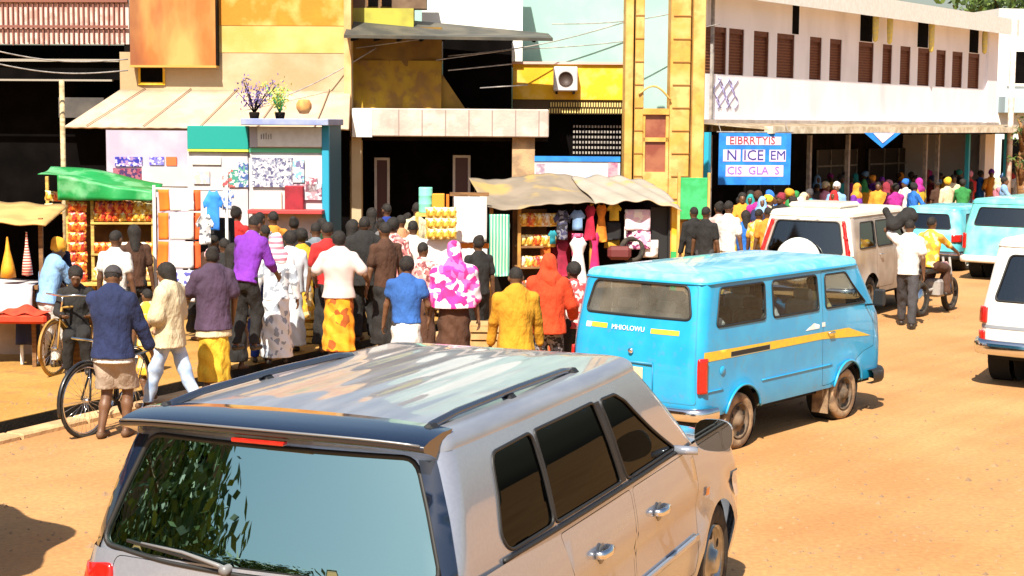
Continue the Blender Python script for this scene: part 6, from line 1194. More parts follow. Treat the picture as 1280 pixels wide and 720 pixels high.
bx = thing('stacked_table', 'plain wooden shelf table behind the white sheets that carries the mint drum', 'table'); Fx = Facade(523, 26, 0); r = Fx.rect(520, 266, 560, 300); part(Fx, 'top', PLANK, bx, [(r[0], r[1], r[3] - .05, r[3], .2, -.3)]); part(Fx, 'leg', PLANK, bx, [(r[0], r[0] + .05, 0, r[3] - .05, .2, .15)]); part(Fx, 'leg', PLANK, bx, [(r[1] - .05, r[1], 0, r[3] - .05, .2, .15)])
drum('mint_drum', 'mint green drum standing above the white sheets', 532, 234, 266, 26.05, pm('mint_plastic', (.2, .66, .5), r=.5), .11); m = M(); a = at(548, 265.5, 26.05); m.box((a.x - .1, a.y - .08, a.z), (a.x + .1, a.y + .1, a.z + .3), bev=.01); o = m.build('orange_box', pm('orange_box', (.65, .28, .02), r=.7)); tag(o, 'orange box beside the mint drum', 'box')
# --- tan tarpaulin stall
Ft = Facade(612, 24.0, R(10)); st = thing('clothes_stall', 'long market stall under tan tarpaulins, hung with clothes and snack shelves', 'stall'); T1 = Ft.uz(612, 255)[1]; U1 = Ft.uz(742, 262)[0]; U2 = Ft.uz(838, 245)[0]
for u in (0, .42, U1 - .05, U2): part(Ft, 'post', pm('orange_post', (.5, .26, .05), (.35, .17, .04), 5, .8), st, [(u, u + .05, 0, T1 - .0, .0, -.05)], .005)
for u in (0, U1, U2): part(Ft, 'post', WOOD, st, [(u, u + .05, 0, T1 + .25, -1.5, -1.55)], .005)
def tp1(u, v):
    x = -.08 + (U1 + .1) * u; return Ft.T @ Vector((x, -.28 + 1.9 * v, T1 - .0 + .34 * v - .04 * math.sin(u * 6.3) - .03 * math.sin(v * 3.1) * (1 + math.sin(u * 9)) + .03 * u + -.0 + .006 * math.sin(u * 37 + v * 11) - (.02 * (1 + math.sin(u * 11)) * max(0, 1 - v * 9))))
m = M(); m.grid(tp1, 50, 24); m.build('tarpaulin', pm('tan_tarp', (.20, .16, .12), (.25, .20, .15), 2, .8, bump=.4, bsc=8, c3=(.42, .28, .07), s3=1.6, a3=.7, lo3=.55, hi3=.65), st, solid=.012)
def tp2(u, v):
    x = U1 - .05 + (U2 - U1 + .15) * u; return Ft.T @ Vector((x, -.3 + 1.7 * v, T1 + .04 + .3 * v + .07 * math.sin(u * 3.1) - .08 * u + .02 * math.sin(u * 23 + v * 7) - .02 * (1 + math.sin(u * 8)) * max(0, 1 - v * 8)))
m = M(); m.grid(tp2, 40, 20); m.build('tarpaulin', pm('pale_tarp', (.30, .26, .21), (.35, .30, .25), 2, .75, bump=.4, bsc=8, c3=(.45, .3, .07), s3=1.9, a3=.7, lo3=.55, hi3=.65), st, solid=.012)
part(Ft, 'side_panel', pm('black_sheet', (.012, .012, .014), r=.7), st, [(U2 - .02, U2 + .01, .2, T1 + .02, .0, -1.5)]); part(Ft, 'corner_panel', MATS['black_sheet'], st, [(Ft.uz(815, 280)[0], U2, .2, T1 - .06, -.06, -.09)]); part(Ft, 'back_panel', DARKW, st, [(0, U2, .2, T1 + .2, -1.5, -1.52)])
for y in (308, 334, 372): z = Ft.uz(655, y)[1]; part(Ft, 'shelf', WOOD, st, [(.44, Ft.uz(680, y)[0], z - .03, z, -.02, -.4)], .004)
part(Ft, 'shelf_back', pm('brown_back_board', (.16, .08, .03)), st, [(.42, Ft.uz(690, 300)[0], .3, T1 - .1, -.42, -.45)])
part(Ft, 'green_end_post', GRN, st, [(U2 + .02, U2 + .1, 0, .9 + .4, .03, -.05)]); part(Ft, 'orange_end_post', YELW, st, [(U2 + .02, U2 + .1, 1.3, T1 + .02, .03, -.05)])
part(Ft, 'counter', WOOD, st, [(.44, U2 - .1, .78, .83, .22, -.42)], .005)
for j, (y, rows, gl) in enumerate(((300, (1, 1, 0), 'top'), (327, (3, 1, 2), 'middle'), (358, (2, 3, 1), 'lowest'))):
    for i in range(5): goods('ts', 'snack_packet', 'packet on the %s shelf of the tan roofed stall' % gl, 'snack packet', 'packets on the %s shelf of the tan stall' % gl, Ft.T @ Vector((.50 + i * .115, .1, Ft.uz(655, y)[1] - .02)), Ft.a, ORP[rows[i % 3]], .12, .19)
for i in range(5): goods('tt', 'snack_packet', 'golden packet hanging above the top shelf of the tan roofed stall', 'snack packet', 'packets hanging in the tan stall', Ft.T @ Vector((.50 + i * .115, .02, Ft.uz(655, 275)[1])), Ft.a, ORP[(1, 0, 1, 3, 1)[i]], .13, .2)
TEALC = pattern('teal_stripe_cloth', 'vstripes', [(.04, .30, .22), (.25, .55, .42), (.5, .62, .42)], 7); cloth('striped_cloth', 'teal and cream striped cloth hanging at the left end of the tan stall', 'cloth', 624, 268, 346, 25, 23.4, TEALC, fold=.03)
cc = lambda n, c, c2=None: pm(n, c, c2 or tuple(x * .6 for x in c), 5, .85)
G_ = [('shirt', 'small teal shirt hanging beside the snack shelf', 691, 288, 305, 12, cc('teal_cloth', (.02, .35, .45)), 'shirt'), ('shirt', 'black and grey printed shirt near the stall middle', 703, 262, 300, 22, pattern('dark_print', 'v', [(.02, .02, .03), (.2, .2, .25), (.05, .05, .12)], 24), 'shirt'), ('shirt', 'sky blue shirt hanging high in the tan stall', 722, 262, 288, 20, cc('sky_cloth', (.25, .42, .72)), 'shirt'),
    ('dress', 'crimson dress hanging in the middle of the stall', 738, 256, 300, 16, cc('crimson_cloth', (.48, .01, .05)), 'dress'), ('dress', 'long magenta strip dress at the stall middle post', 744, 290, 340, 14, cc('magenta_cloth', (.62, .02, .16)), 'dress'), ('dress', 'long white dress with maroon neck hanging in front of the stall', 723, 296, 356, 26, WT, 'dress'), ('scarf', 'maroon patterned scarf over the white dress', 722, 292, 320, 14, pattern('maroon_print', 'v', [(.3, .01, .06), (.6, .1, .2), (.15, .0, .04)], 24), 'cloth'),
    ('dress', 'wine red dress left of the white dress', 703, 300, 345, 20, cc('wine_cloth', (.35, .01, .05)), 'dress'), ('cloth_strip', 'orange cloth hanging right of the snack shelf', 682, 302, 326, 12, cc('orange_cloth', (.78, .16, .01)), 'cloth'), ('dress', 'bright orange dress hanging in the right half of the stall', 752, 255, 302, 17, cc('vivid_orange', (.8, .25, .02)), 'dress'), ('shirt', 'yellow shirt hanging near the orange dress', 768, 254, 276, 18, cc('yellow_cloth', (.75, .5, .04)), 'shirt'),
    ('printed_cloth', 'pale pink picture cloth in the right half of the stall', 797, 262, 288, 32, pattern('pale_pink_cloth', 'v', [(.72, .5, .6), (.75, .7, .72), (.6, .45, .6)], 12), 'cloth'), ('printed_cloth', 'pink and black flower cloth under the pale pink cloth', 798, 288, 312, 30, pattern('pink_black_cloth', 'v', [(.7, .3, .45), (.75, .7, .7), (.2, .02, .1), (.7, .5, .6)], 22), 'cloth'), ('black_bag', 'black bag hanging beside the orange dress', 767, 278, 300, 18, pm('black_cloth', (.015,) * 3), 'cloth'), ('cloth_strip', 'narrow white strip cloth hanging in the right half of the stall', 783, 268, 300, 5, WT, 'cloth'), ('cloth', 'light fabric draped over the right end of the counter', 812, 300, 322, 22, WT, 'cloth'), ('cloth_strip', 'yellow cloth folded low beside the black bag', 765, 300, 310, 20, cc('amber_cloth', (.75, .4, .03)), 'cloth')]
for i, (n, l, x, y0, y1, w_, mt, shp) in enumerate(G_): cloth(n, l, 'clothing' if shp != 'cloth' else 'cloth', x, y0, y1, w_, 24.1 + .02 * i - .4 * (i in (5, 6)), mt, rz=R(6), shape=shp, fold=.02)
a = at(790, 312, 24.3); m = M(); m.lathe([(.16, -.05), (.2, -.02), (.2, .02), (.16, .05), (.13, .02), (.13, -.02), (.16, -.05)], 24, T=Tr(a, .3, R(80))); o = m.build('rubber_ring', RUB); tag(o, 'small black tyre leaning among the goods at the stall right end', 'tyre')
for i, (x, y, w_, h_, mt, lb) in enumerate(((774, 316, .35, .2, pm('dark_red_bag', (.12, .02, .02), r=.6), 'dark red bag on the stall counter by the tyre'), (660, 378, .3, .2, CARD, 'small carton under the lowest snack shelf'))):
    a = at(x, y, 24.2); m = M(); m.box((a.x - w_ / 2, a.y - .12, a.z - h_ / 2), (a.x + w_ / 2, a.y + .12, a.z + h_ / 2), bev=.05); o = m.build('goods_bag' if i == 0 else 'carton', mt); tag(o, lb, 'bag' if i == 0 else 'box')
# --- boxes and pallets among the crowd
def crate(px_, py, w_, h_, d_, mt, lb, name='crate', slat=True, rz=0.):
    q = gp(px_, py); t = thing(name, lb, 'crate', (q.x, q.y, .1), rz); m = M()
    for z in np.arange(.02, h_ - .05, .10): m.box((-w_ / 2, -d_ / 2, z), (w_ / 2, -d_ / 2 + .015, z + .075)); m.box((-w_ / 2, d_ / 2 - .015, z), (w_ / 2, d_ / 2, z + .075))
    m.build('slats', mt, t); m = M(); m.box((-w_ / 2 - .01, -d_ / 2 + .02, 0), (-w_ / 2 + .02, d_ / 2 - .02, h_)); m.box((w_ / 2 - .02, -d_ / 2 + .02, 0), (w_ / 2 + .01, d_ / 2 - .02, h_)); m.build('end_board', mt, t); m = M(); m.box((-w_ / 2, -d_ / 2, h_), (w_ / 2, d_ / 2, h_ + .02)); m.build('lid', mt, t); return t
crate(306, 436, .75, .33, .5, PLANK, 'yellow slatted crate that carries the man in purple'); crate(400, 436, .6, .35, .5, PLANK, 'yellow crate left of the orange skirt'); crate(612, 462, .5, .5, .4, CARD, 'orange brown box between pink shawl and mustard jacket', 'box'); crate(705, 452, .4, .35, .4, pm('red_crate', (.6, .08, .02), (.5, .05, .02), 5, .7), 'red orange crate beside the blue minibus corner'); crate(505, 425, .6, .3, .4, PLANK, 'yellow crate left of the woman in blue')
# --- bicycles
def bicycle(label, loc, rz, fmat, tmat, r=.34, steer=.0, scale=1.):
    t = thing('bicycle', label, 'bicycle', loc, rz, 'parked bicycles', scale)
    for i, x in enumerate((-.52, .52)):
        T = Tr((x, 0, r), steer if i else 0) @ Matrix.Rotation(math.pi / 2, 4, 'X'); m = M(); m.tube([T @ Vector((r * math.cos(a), r * math.sin(a), 0)) for a in np.linspace(0, 2 * math.pi, 40, endpoint=False)], .021, 8, closed=True); wo = m.build('wheel', tmat, t)
        m = M(); m.tube([T @ Vector(((r - .03) * math.cos(a), (r - .03) * math.sin(a), 0)) for a in np.linspace(0, 2 * math.pi, 36, endpoint=False)], .009, 6, closed=True); m.build('rim', CHR, wo); m = M()
        for k in range(28): a = k * math.pi / 14; m.tube([T @ Vector((0, 0, (.02 if k % 2 else -.02))), T @ Vector(((r - .03) * math.cos(a), (r - .03) * math.sin(a), 0))], .0022, 4)
        m.tube([T @ Vector((0, 0, -.04)), T @ Vector((0, 0, .04))], .02, 8); m.build('spokes', CHR, wo)
        m = M(); m.tube([T @ Vector(((r + .035) * math.cos(a), (r + .035) * math.sin(a), 0)) for a in np.linspace(-.3 if i else .9, 2.2 if i else 3.4, 16)], .02, 6, flat=.3); m.build('mudguard', fmat, t)
    bb, stt, ht, hb = Vector((-.08, 0, .27)), Vector((-.2, 0, .78)), Vector((.36, 0, .82)), Vector((.40, 0, .68)); rw_, fw_ = Vector((-.52, 0, r)), Vector((.52, 0, r)); m = M()
    for a, b in ((bb, stt), (bb, hb), (stt, ht), (ht, hb), (bb, rw_ + Vector((0, .04, 0))), (bb, rw_ - Vector((0, .04, 0))), (stt, rw_ + Vector((0, .04, 0))), (stt, rw_ - Vector((0, .04, 0)))): m.tube([a, b], .014, 8)
    m.tube([hb, fw_ + Vector((0, .05, 0))], .012, 8); m.tube([hb, fw_ - Vector((0, .05, 0))], .012, 8); m.build('frame', fmat, t)
    m = M(); m.tube([ht, ht + Vector((-.02, 0, .12)), ht + Vector((-.05, 0, .14))], .012, 8); m.tube([ht + Vector((-.22, -.28, .12)), ht + Vector((-.02, -.24, .16)), ht + Vector((-.02, 0, .14)), ht + Vector((-.02, .24, .16)), ht + Vector((-.22, .28, .12))], .012, 8); m.build('handlebar', CHR, t)
    m = M(); m.tube([stt, stt + Vector((-.03, 0, .12))], .012, 8); m.box((-.36, -.08, .90), (-.08, .08, .95), bev=.02); m.build('saddle', BLK, t); m = M(); m.box((-.78, -.07, .70), (-.36, .07, .72)); m.tube([(-.7, .06, .7), rw_ + Vector((0, .05, 0))], .006, 5); m.tube([(-.7, -.06, .7), rw_ + Vector((0, -.05, 0))], .006, 5); m.build('luggage_rack', fmat, t)
    m = M(); m.lathe([(.09, -.004), (.09, .004), (.02, .006)], 18, T=Tr(bb - Vector((0, .05, 0))) @ Matrix.Rotation(math.pi / 2, 4, 'X')); m.tube([bb + Vector((0, -.06, 0)), bb + Vector((.1, -.07, -.12)), bb + Vector((.1, -.14, -.12))], .01, 6); m.tube([bb + Vector((0, .06, 0)), bb + Vector((-.1, .07, .12)), bb + Vector((-.1, .14, .12))], .01, 6); m.build('crank', CHR, t); return t
FB = pm('black_frame_paint', (.012, .012, .014), r=.35, coat=.4); FG = pm('golden_dusty_frame', (.45, .25, .05), (.3, .15, .03), 6, .6)
q = gp(104, 545); bicycle('black bicycle standing in the road gutter beside the man in navy', (q.x + .16, q.y + .50, 0), R(256), FB, RUB, .37, R(-12), 1.)
q = gp(60, 478); bicycle('dusty golden bicycle leaning by the vendor table with navy cloth', (q.x + .30, q.y + .42, .1), R(248), FG, FG, .33, R(8))
q = gp(172, 478); m = M(); 
bg_ = thing('shopping_bag', 'black sack with white print standing behind the man in navy', 'bag', (q.x, q.y + .1, .1)); m.grid(lambda u, v: (.20 * math.cos(u * 6.283) * (1 - .12 * v), .13 * math.sin(u * 6.283) * (1 - .3 * v), .62 * v + .0), 24, 10); m.build('sack', pm('black_sack', (.015, .014, .014), r=.6, bump=.3), bg_, solid=.01); m = M()
for k in range(3): m.box((-.1, -.15 + .018 * k, .32 - k * .11), (.08 - .03 * k, -.137 + .018 * k, .35 - k * .11))
m.build('print', WHT, bg_)
# unseen parasol added off the left edge to cast the road shadow
pa = thing('shadow_parasol', 'large brown market parasol on a pole beside the road', 'parasol', (-5.35, 10.1, 0)); m = M(); m.tube([(0, 0, 0), (0, 0, 2.75)], .03, 8); m.build('pole', WOOD, pa)
m = M(); m.grid(lambda u, v: (math.cos(u * 6.283) * 1.5 * v * (1 - .06 * math.cos(u * 6.283 * 8)), math.sin(u * 6.283) * 1.5 * v * (1 - .06 * math.cos(u * 6.283 * 8)), 2.75 - .5 * v * v), 64, 8); m.build('canopy', pm('parasol_cloth', (.3, .12, .05), r=.9), pa, solid=.01)
m = M(); m.lathe([(.001, .12), (.26, .12), (.3, 0)], 16); m.build('base', CONC, pa)
# ------------------------------------------------------------------ people
def C(n, c, k=.7): return pm('cloth_' + n, c, tuple(x * k for x in c), 3, .9, bump=1., bsc=6, st=(1, 1, .55), bdist=.085)
NAVY = C('navy', (.012, .022, .085)); BEIGE = C('beige', (.40, .31, .24)); WHITE = C('white', (.66, .64, .62), .93); CREAMC = C('cream', (.60, .51, .34), .9); JEAN = pm('jeans_light', (.30, .42, .66), (.45, .55, .72), 12, .9, c3=(.7, .72, .78), s3=5, a3=.5); BLKC = C('black', (.016, .014, .014)); CHAR = C('charcoal', (.05, .045, .05))
PLUM = C('plum', (.075, .042, .085)); PURP = C('purple', (.20, .03, .42)); GREYB = C('grey_blue', (.22, .26, .32)); MUST = C('mustard', (.56, .27, .012), .8); BLUEC = C('blue', (.03, .12, .42)); ORED = C('orange_red', (.72, .06, .012)); BROWNC = C('brown', (.075, .03, .015)); YELC2 = C('yellow', (.72, .45, .03)); LBL = C('light_blue', (.24, .44, .76)); DBL = C('deep_blue', (.01, .035, .26)); GREY = C('grey', (.18, .17, .18)); REDC = C('red', (.55, .02, .02)); TEALP = C('teal', (.02, .3, .3)); PINKC = C('pink', (.7, .25, .35)); ORC = C('orange', (.75, .3, .03))
KIT = pattern('orange_wrap_print', 'v', [(.75, .30, .01), (.8, .36, .02), (.7, .26, .01), (.35, .08, .01), (.78, .34, .01)], 11); FLOR = pattern('pink_floral', 'v', [(.45, .14, .14), (.72, .5, .48), (.2, .05, .06), (.62, .3, .28)], 26); PSH = pattern('pink_shawl_print', 'v', [(.72, .03, .30), (.78, .6, .68), (.78, .12, .42), (.75, .7, .74), (.6, .02, .2)], 15); PHIJ = pattern('pink_white_stripe', 'hstripes', [(.75, .68, .70), (.7, .2, .28)], 4.5); WPAT = pattern('white_grey_branches', 'v', [(.74, .76, .80), (.70, .73, .8), (.3, .34, .42), (.76, .77, .8)], 16)
REDP = pattern('red_white_print', 'v', [(.65, .05, .06), (.75, .6, .58), (.6, .1, .1)], 22); YPAT = pattern('yellow_print', 'v', [(.75, .45, .03), (.6, .3, .05), (.78, .6, .3)], 14)
def gpz(px_, py, z=.1): return gp(px_, py, z)
VF = .0118
def P(lb, px_, py, z=.1, **k): q = gp(px_, py, z); q.z = z; return person(lb, q, **k)
# nearest figures
P('man in navy jacket, beige shorts and dark cap standing by the kerb', 143, 547, 0., face=10, h=1.76, w=1.12, hp=22, hy=-12, skin=1, vox=VF, hands=dict(L=(-.18, .30, .95), R=(.30, .22, .92)), feet=dict(L=(-.11, -.05, 0), R=(.10, .08, 0)), wear=[('cap', CHAR), ('jacket', NAVY, dict(hem=.10, collar=1, x=.012)), ('shirt', WHITE, dict(hem=.15, sl=0, x=.0, n='undershirt')), ('shorts', BEIGE, dict(x=.03))], shoes=SOLE, hair='short')
P('man in white T-shirt behind the man in navy', 146, 452, face=15, h=1.70, hp=8, skin=0, wear=[('shirt', WHITE), ('trousers', GREY)])
P('woman with long black hair in loose cream top and pale jeans, walking left', 214, 512, 0.05, face=-75, h=1.62, hp=10, skin=2, vox=VF, hair='long', hands=dict(L=(-.18, .22, .88), R=(.20, .20, .90)), feet=dict(L=(-.08, .26, 0), R=(.08, -.26, 0)), wear=[('blouse', CREAMC, dict(hem=.16, sl=.5, x=.045)), ('trousers', JEAN)], shoes=SOLE)
P('child in yellow print dress beside the woman in cream', 187, 500, 0.1, face=-40, h=1.25, skin=1, hair='short', wear=[('shirt', YPAT, dict(x=.02)), ('skirt', YPAT, dict(hem=.4))], shoes=SOLE)
P('woman in plum top and yellow skirt with pink band round her hair', 268, 488, face=-25, h=1.66, w=1.1, hp=6, skin=0, vox=VF, hair='bun', hands=dict(L=(-.26, .30, .96), R=(.26, .1, .85)), wear=[('band', pattern('pink_band', 'v', [(.75, .5, .55), (.6, .1, .2)], 30)), ('shirt', PLUM, dict(sl=.35, hem=.17, x=.028)), ('shirt', CREAMC, dict(sl=0, hem=.25, x=.018, n='undershirt')), ('skirt', YELC2, dict(hem=.12, r=.20))])
P('woman in pink striped headscarf and patterned white jacket', 346, 455, face=-12, h=1.67, skin=1, vox=VF, hair=None, hp=4, hands=dict(L=(-.26, .12, .84), R=(.27, .05, .84)), wear=[('hijab', PHIJ), ('jacket', WPAT, dict(hem=.05)), ('skirt', WPAT, dict(hem=.10, r=.22, n='long_skirt'))])
P('girl in deep blue trousers half hidden by the woman in striped scarf', 326, 452, face=-20, h=1.5, skin=0, wear=[('shirt', DBL), ('trousers', DBL)])
P('man in purple shirt stooping on the yellow crate', 307, 438, .45, face=25, h=1.66, lean=18, hp=10, skin=0, vox=VF, hands=dict(L=(-.22, .42, .92), R=(.2, .4, .9)), wear=[('shirt', PURP, dict(sl=.75, x=.01)), ('trousers', BLKC)])
P('man in grey blue shirt with yellow cloth over his side', 395, 425, face=5, h=1.68, hp=12, skin=0, wear=[('shirt', GREYB, dict(sl=.4)), ('trousers', BLKC)])
P('woman in long yellow dress left of the grey blue shirt', 378, 428, face=-10, h=1.60, skin=1, hair='afro', wear=[('shirt', YELC2, dict(sl=.6)), ('skirt', YPAT, dict(hem=.1, r=.2))])
P('person in pale blue robe behind the striped headscarf', 364, 440, face=-30, h=1.63, skin=1, hair='afro', wear=[('shirt', pm('cloth_ice', (.62, .70, .78), r=.9), dict(sl=1., x=.02)), ('skirt', pm('cloth_ice', (.62, .70, .78)), dict(hem=.1, r=.22, n='robe'))])
P('woman in pale pink T-shirt and orange print wrap skirt', 424, 447, face=2, h=1.66, w=1.16, hp=6, skin=1, vox=VF, hair='afro', hands=dict(L=(-.34, .22, .98), R=(.36, .20, 1.0)), wear=[('shirt', pm('cloth_palepink', (.62, .50, .48), (.56, .45, .43), 3, .9), dict(sl=.35, x=.02, hem=.08)), ('wrap', KIT, dict(hem=.1, r=.23))])
P('man in black jacket carrying a dark load, back to the street', 456, 428, face=-5, h=1.78, w=1.15, skin=0, wear=[('jacket', BLKC, dict(hem=.12, x=.02)), ('trousers', BLKC)])
P('woman in pink and brown floral dress', 491, 418, face=10, h=1.7, hp=6, skin=0, hair='afro', w=1.05, wear=[('shirt', FLOR, dict(sl=.4)), ('skirt', FLOR, dict(hem=.1, r=.22, n='dress_skirt'))])
P('woman in plain white blouse right of the floral dress', 516, 415, face=8, h=1.66, skin=0, hair='short', wear=[('shirt', WHITE, dict(sl=.45)), ('trousers', GREY)])
P('girl in blue T-shirt seen from behind, one elbow out', 508, 490, face=6, h=1.56, skin=1, w=1.1, vox=VF, hp=12, hair='afro', hands=dict(L=(-.30, .10, .72), R=(.20, .26, .92)), elbow=dict(L=(-1, -.2, 0)), wear=[('shirt', BLUEC, dict(sl=.2, hem=.02, x=.01)), ('skirt', WHITE, dict(hem=.62, r=.2)), ('trousers', CHAR, dict())])
P('woman wrapped in pink and white patterned shawl, dark brown skirt', 567, 488, face=-8, h=1.70, w=1.12, skin=1, vox=VF, hair=None, hp=6, wear=[('hijab', PSH, dict(cape=.44, knot=1)), ('skirt', BROWNC, dict(hem=.1, r=.24)), ('shirt', BROWNC, dict(sl=.5))])
P('man in mustard jacket and grey trousers, seen from behind', 644, 528, 0., face=-3, h=1.68, w=1.14, hp=16, skin=1, vox=VF, hair='short', hands=dict(L=(-.27, .16, .80), R=(.28, .14, .80)), wear=[('jacket', MUST, dict(hem=.10, collar=1)), ('trousers', GREY)])
P('person in orange red hooded coat beside the tan stall', 684, 498, 0.05, face=12, h=1.66, w=1.08, skin=0, vox=VF, hair=None, hp=14, hands=dict(L=(-.2, .28, .95), R=(.25, .26, .95)), wear=[('hijab', ORED, dict()), ('jacket', ORED, dict(hem=.12, x=.02)), ('trousers', pattern('dark_plaid', 'v', [(.05, .04, .05), (.3, .28, .3), (.02, .02, .02)], 30))])
P('child in red and white print beside the blue minibus', 716, 488, 0.05, face=-30, h=1.52, skin=1, hair='afro', wear=[('shirt', REDP, dict(sl=.4)), ('trousers', BLKC)])
P('woman with orange headwrap and light blue shirt at the left table', 60, 458, face=40, h=1.62, lean=14, hp=16, skin=0, hair=None, vox=VF, hands=dict(L=(-.1, .42, .86), R=(.16, .45, .88)), wear=[('headwrap', pm('cloth_amber', (.72, .36, .02), (.6, .26, .02), 5, .9)), ('shirt', LBL, dict(sl=.45, x=.02)), ('trousers', WHITE)])
P('person in black sitting behind the navy table, facing the street', 97, 462, face=165, h=1.66, hp=24, skin=0, hair='afro', vox=VF, pelvis=(0, 0, .52), feet=dict(L=(-.12, .38, 0), R=(.12, .38, 0)), hands=dict(L=(-.16, .36, .72), R=(.16, .36, .72)), wear=[('shirt', BLKC, dict(sl=1.)), ('trousers', BLKC)])
stq = gp(97, 462, .1); m = M(); m.lathe([(.001, .40), (.18, .40), (.19, .38), (.15, 0), (.001, 0)], 18); o = m.build('stool', WOOD, loc=(stq.x, stq.y, .1)); tag(o, 'round wooden stool under the person in black at the left table', 'stool')
P('man in white T-shirt and dark trousers walking up the road carrying a bundle', 1133, 409, 0., face=18, h=1.72, skin=1, hp=4, hair='short', vox=VF, hands=dict(L=(-.20, .22, 1.70), R=(.24, .0, .86)), elbow=dict(L=(-1, .3, .4)), feet=dict(L=(-.1, .26, 0), R=(.1, -.28, .02)), wear=[('shirt', WHITE, dict(x=.015, sl=.3)), ('trousers', CHAR)])
q = gp(1131, 409); b_ = thing('bundle', 'black and grey sack carried on the shoulder of the man walking up the road', 'bundle'); sdf_obj('sack', [rcone((q.x - .22, q.y + .1, 1.62), (q.x + .05, q.y + .16, 1.78), .09, .14, .05), rcone((q.x - .22, q.y + .1, 1.62), (q.x - .32, q.y + .2, 1.86), .08, .05, .05)], BLKC, b_, .014, fold=.008)
# rider and motorbike beside the white station wagon
q = gp(1168, 392); mb = thing('motorcycle', 'dark motorcycle with yellow brown rider beside the white station wagon', 'motorcycle', (q.x, q.y, 0), R(52))
for x in (-.6, .62): m = M(); T = Tr((x, 0, .3)) @ Matrix.Rotation(math.pi / 2, 4, 'X'); m.tube([T @ Vector((.25 * math.cos(a), .25 * math.sin(a), 0)) for a in np.linspace(0, 6.283, 30, endpoint=False)], .055, 8, closed=True); w_ = m.build('wheel', RUB, mb); m = M(); m.lathe([(.19, -.03), (.19, .03), (.04, .04), (.001, .04)], 18, T=T); m.build('rim', CHR, w_)
m = M(); m.box((-.6, -.11, .72), (.05, .11, .80), bev=.03); m.build('seat', BLK, mb); m = M(); m.grid(lambda u, v: (.05 + .38 * u, .13 * math.cos(v * 6.283) * math.sin(math.pi * (.15 + .7 * u)), .78 + .10 * math.sin(v * 6.283)), 10, 14); m.build('tank', pm('red_tank', (.4, .03, .02), r=.2, coat=.6), mb)
m = M(); m.tube([(.62, .06, .3), (.42, .06, .95)], .022, 8); m.tube([(.62, -.06, .3), (.42, -.06, .95)], .022, 8); m.tube([(.42, 0, .8), (.1, 0, .45), (-.3, 0, .42), (-.6, 0, .3)], .03, 8); m.box((-.15, -.14, .3), (.2, .14, .6), bev=.04); m.build('engine_frame', GREYP, mb); m = M(); m.tube([(.3, -.34, 1.02), (.42, -.2, 1.0), (.42, .2, 1.0), (.3, .34, 1.02)], .014, 8); m.build('handlebar', CHR, mb)
person('rider in brown and yellow clothes seated on the motorcycle by the station wagon', (q.x, q.y, 0), face=38, h=1.68, pelvis=(0, -.25, .88), skin=0, hair='short', vox=.014, hands=dict(L=(-.30, .28, 1.02), R=(.30, .28, 1.02)), feet=dict(L=(-.2, .05, .32), R=(.2, .05, .32)), wear=[('shirt', YPAT, dict(sl=.6)), ('trousers', BROWNC)])
# figures in the shade behind the front row: each its own colours, shared cuts
def V(lb, px_, py, kind, top, bot, hd=0, sk=0, hair='short', hw=None, h=1.66, z=.1, face=0, vox=.017):
    wear = []
    if hw is not None: wear.append(('hijab' if hair is None and hd != 2 else 'headwrap', hw)); 
    if kind == 'm': wear += [('shirt', top, dict(sl=.35)), ('trousers', bot)]
    elif kind == 'j': wear += [('jacket', top), ('trousers', bot)]
    else: wear += [('shirt', top, dict(sl=.35)), ('skirt', bot, dict(hem=.12))]
    return P(lb, px_, py, z, face=face, h=h, skin=sk, hair=hair, wear=wear, vox=vox, shoes=None)
mid = [('person in dark brown jacket left of the pale pillar', 412, 400, 'j', BROWNC, BLKC), ('person in grey top seen past the floral dress', 476, 398, 'm', GREY, BLKC), ('woman in peach top behind the floral dress', 502, 396, 'w', C('peach', (.65, .3, .15)), BROWNC), ('man in black near the maroon door', 465, 385, 'm', BLKC, BLKC), ('person in dark blue shirt by the ochre shop door', 484, 380, 'm', DBL, CHAR), ('person with cream headwrap in the ochre shop doorway', 521, 384, 'w', CREAMC, BROWNC), ('person in charcoal beside the mint drum', 509, 378, 'm', CHAR, BLKC), ('man in dark grey under the wide canopy by the right white door frame', 601, 350, 'm', CHAR, BLKC), ('person in navy near the stone pillar', 622, 352, 'm', NAVY, BLKC), ('person in maroon behind the clothes stall', 634, 350, 'm', C('maroon', (.25, .02, .04)), BLKC),
    ('man with bare orange shirt at the kiosk counter', 343, 402, 'm', ORC, BLKC), ('person in red at the poster kiosk counter', 296, 398, 'w', REDC, BLKC), ('person in black behind the printed shirt', 282, 440, 'j', BLKC, BLKC), ('woman in black dress between the plum top and the purple shirt', 292, 462, 'w', BLKC, BLKC), ('man in black leaning at the green board', 866, 372, 'j', BLKC, BLKC), ('person in black seated near the green board', 880, 378, 'm', BLKC, CHAR), ('woman in pale pink with cream headwrap behind the minibus roof', 897, 372, 'w', C('rose', (.62, .4, .38)), PLANK), ('person in white behind the minibus roof', 908, 376, 'm', WHITE, YELC2), ('person in bright blue jacket behind the minibus roof', 930, 368, 'j', C('vivid_blue', (.02, .16, .62)), DBL), ('woman in yellow print right of the blue jacket', 946, 370, 'w', YPAT, YPAT), ('person in amber shirt near the station wagon', 958, 372, 'm', ORC, BROWNC), ('woman in purple brown by the orange frame', 552, 396, 'w', C('mauve', (.3, .14, .2)), BROWNC), ('vendor in dark red inside the tan stall', 700, 402, 'w', C('dark_red', (.3, .01, .03)), BLKC)]
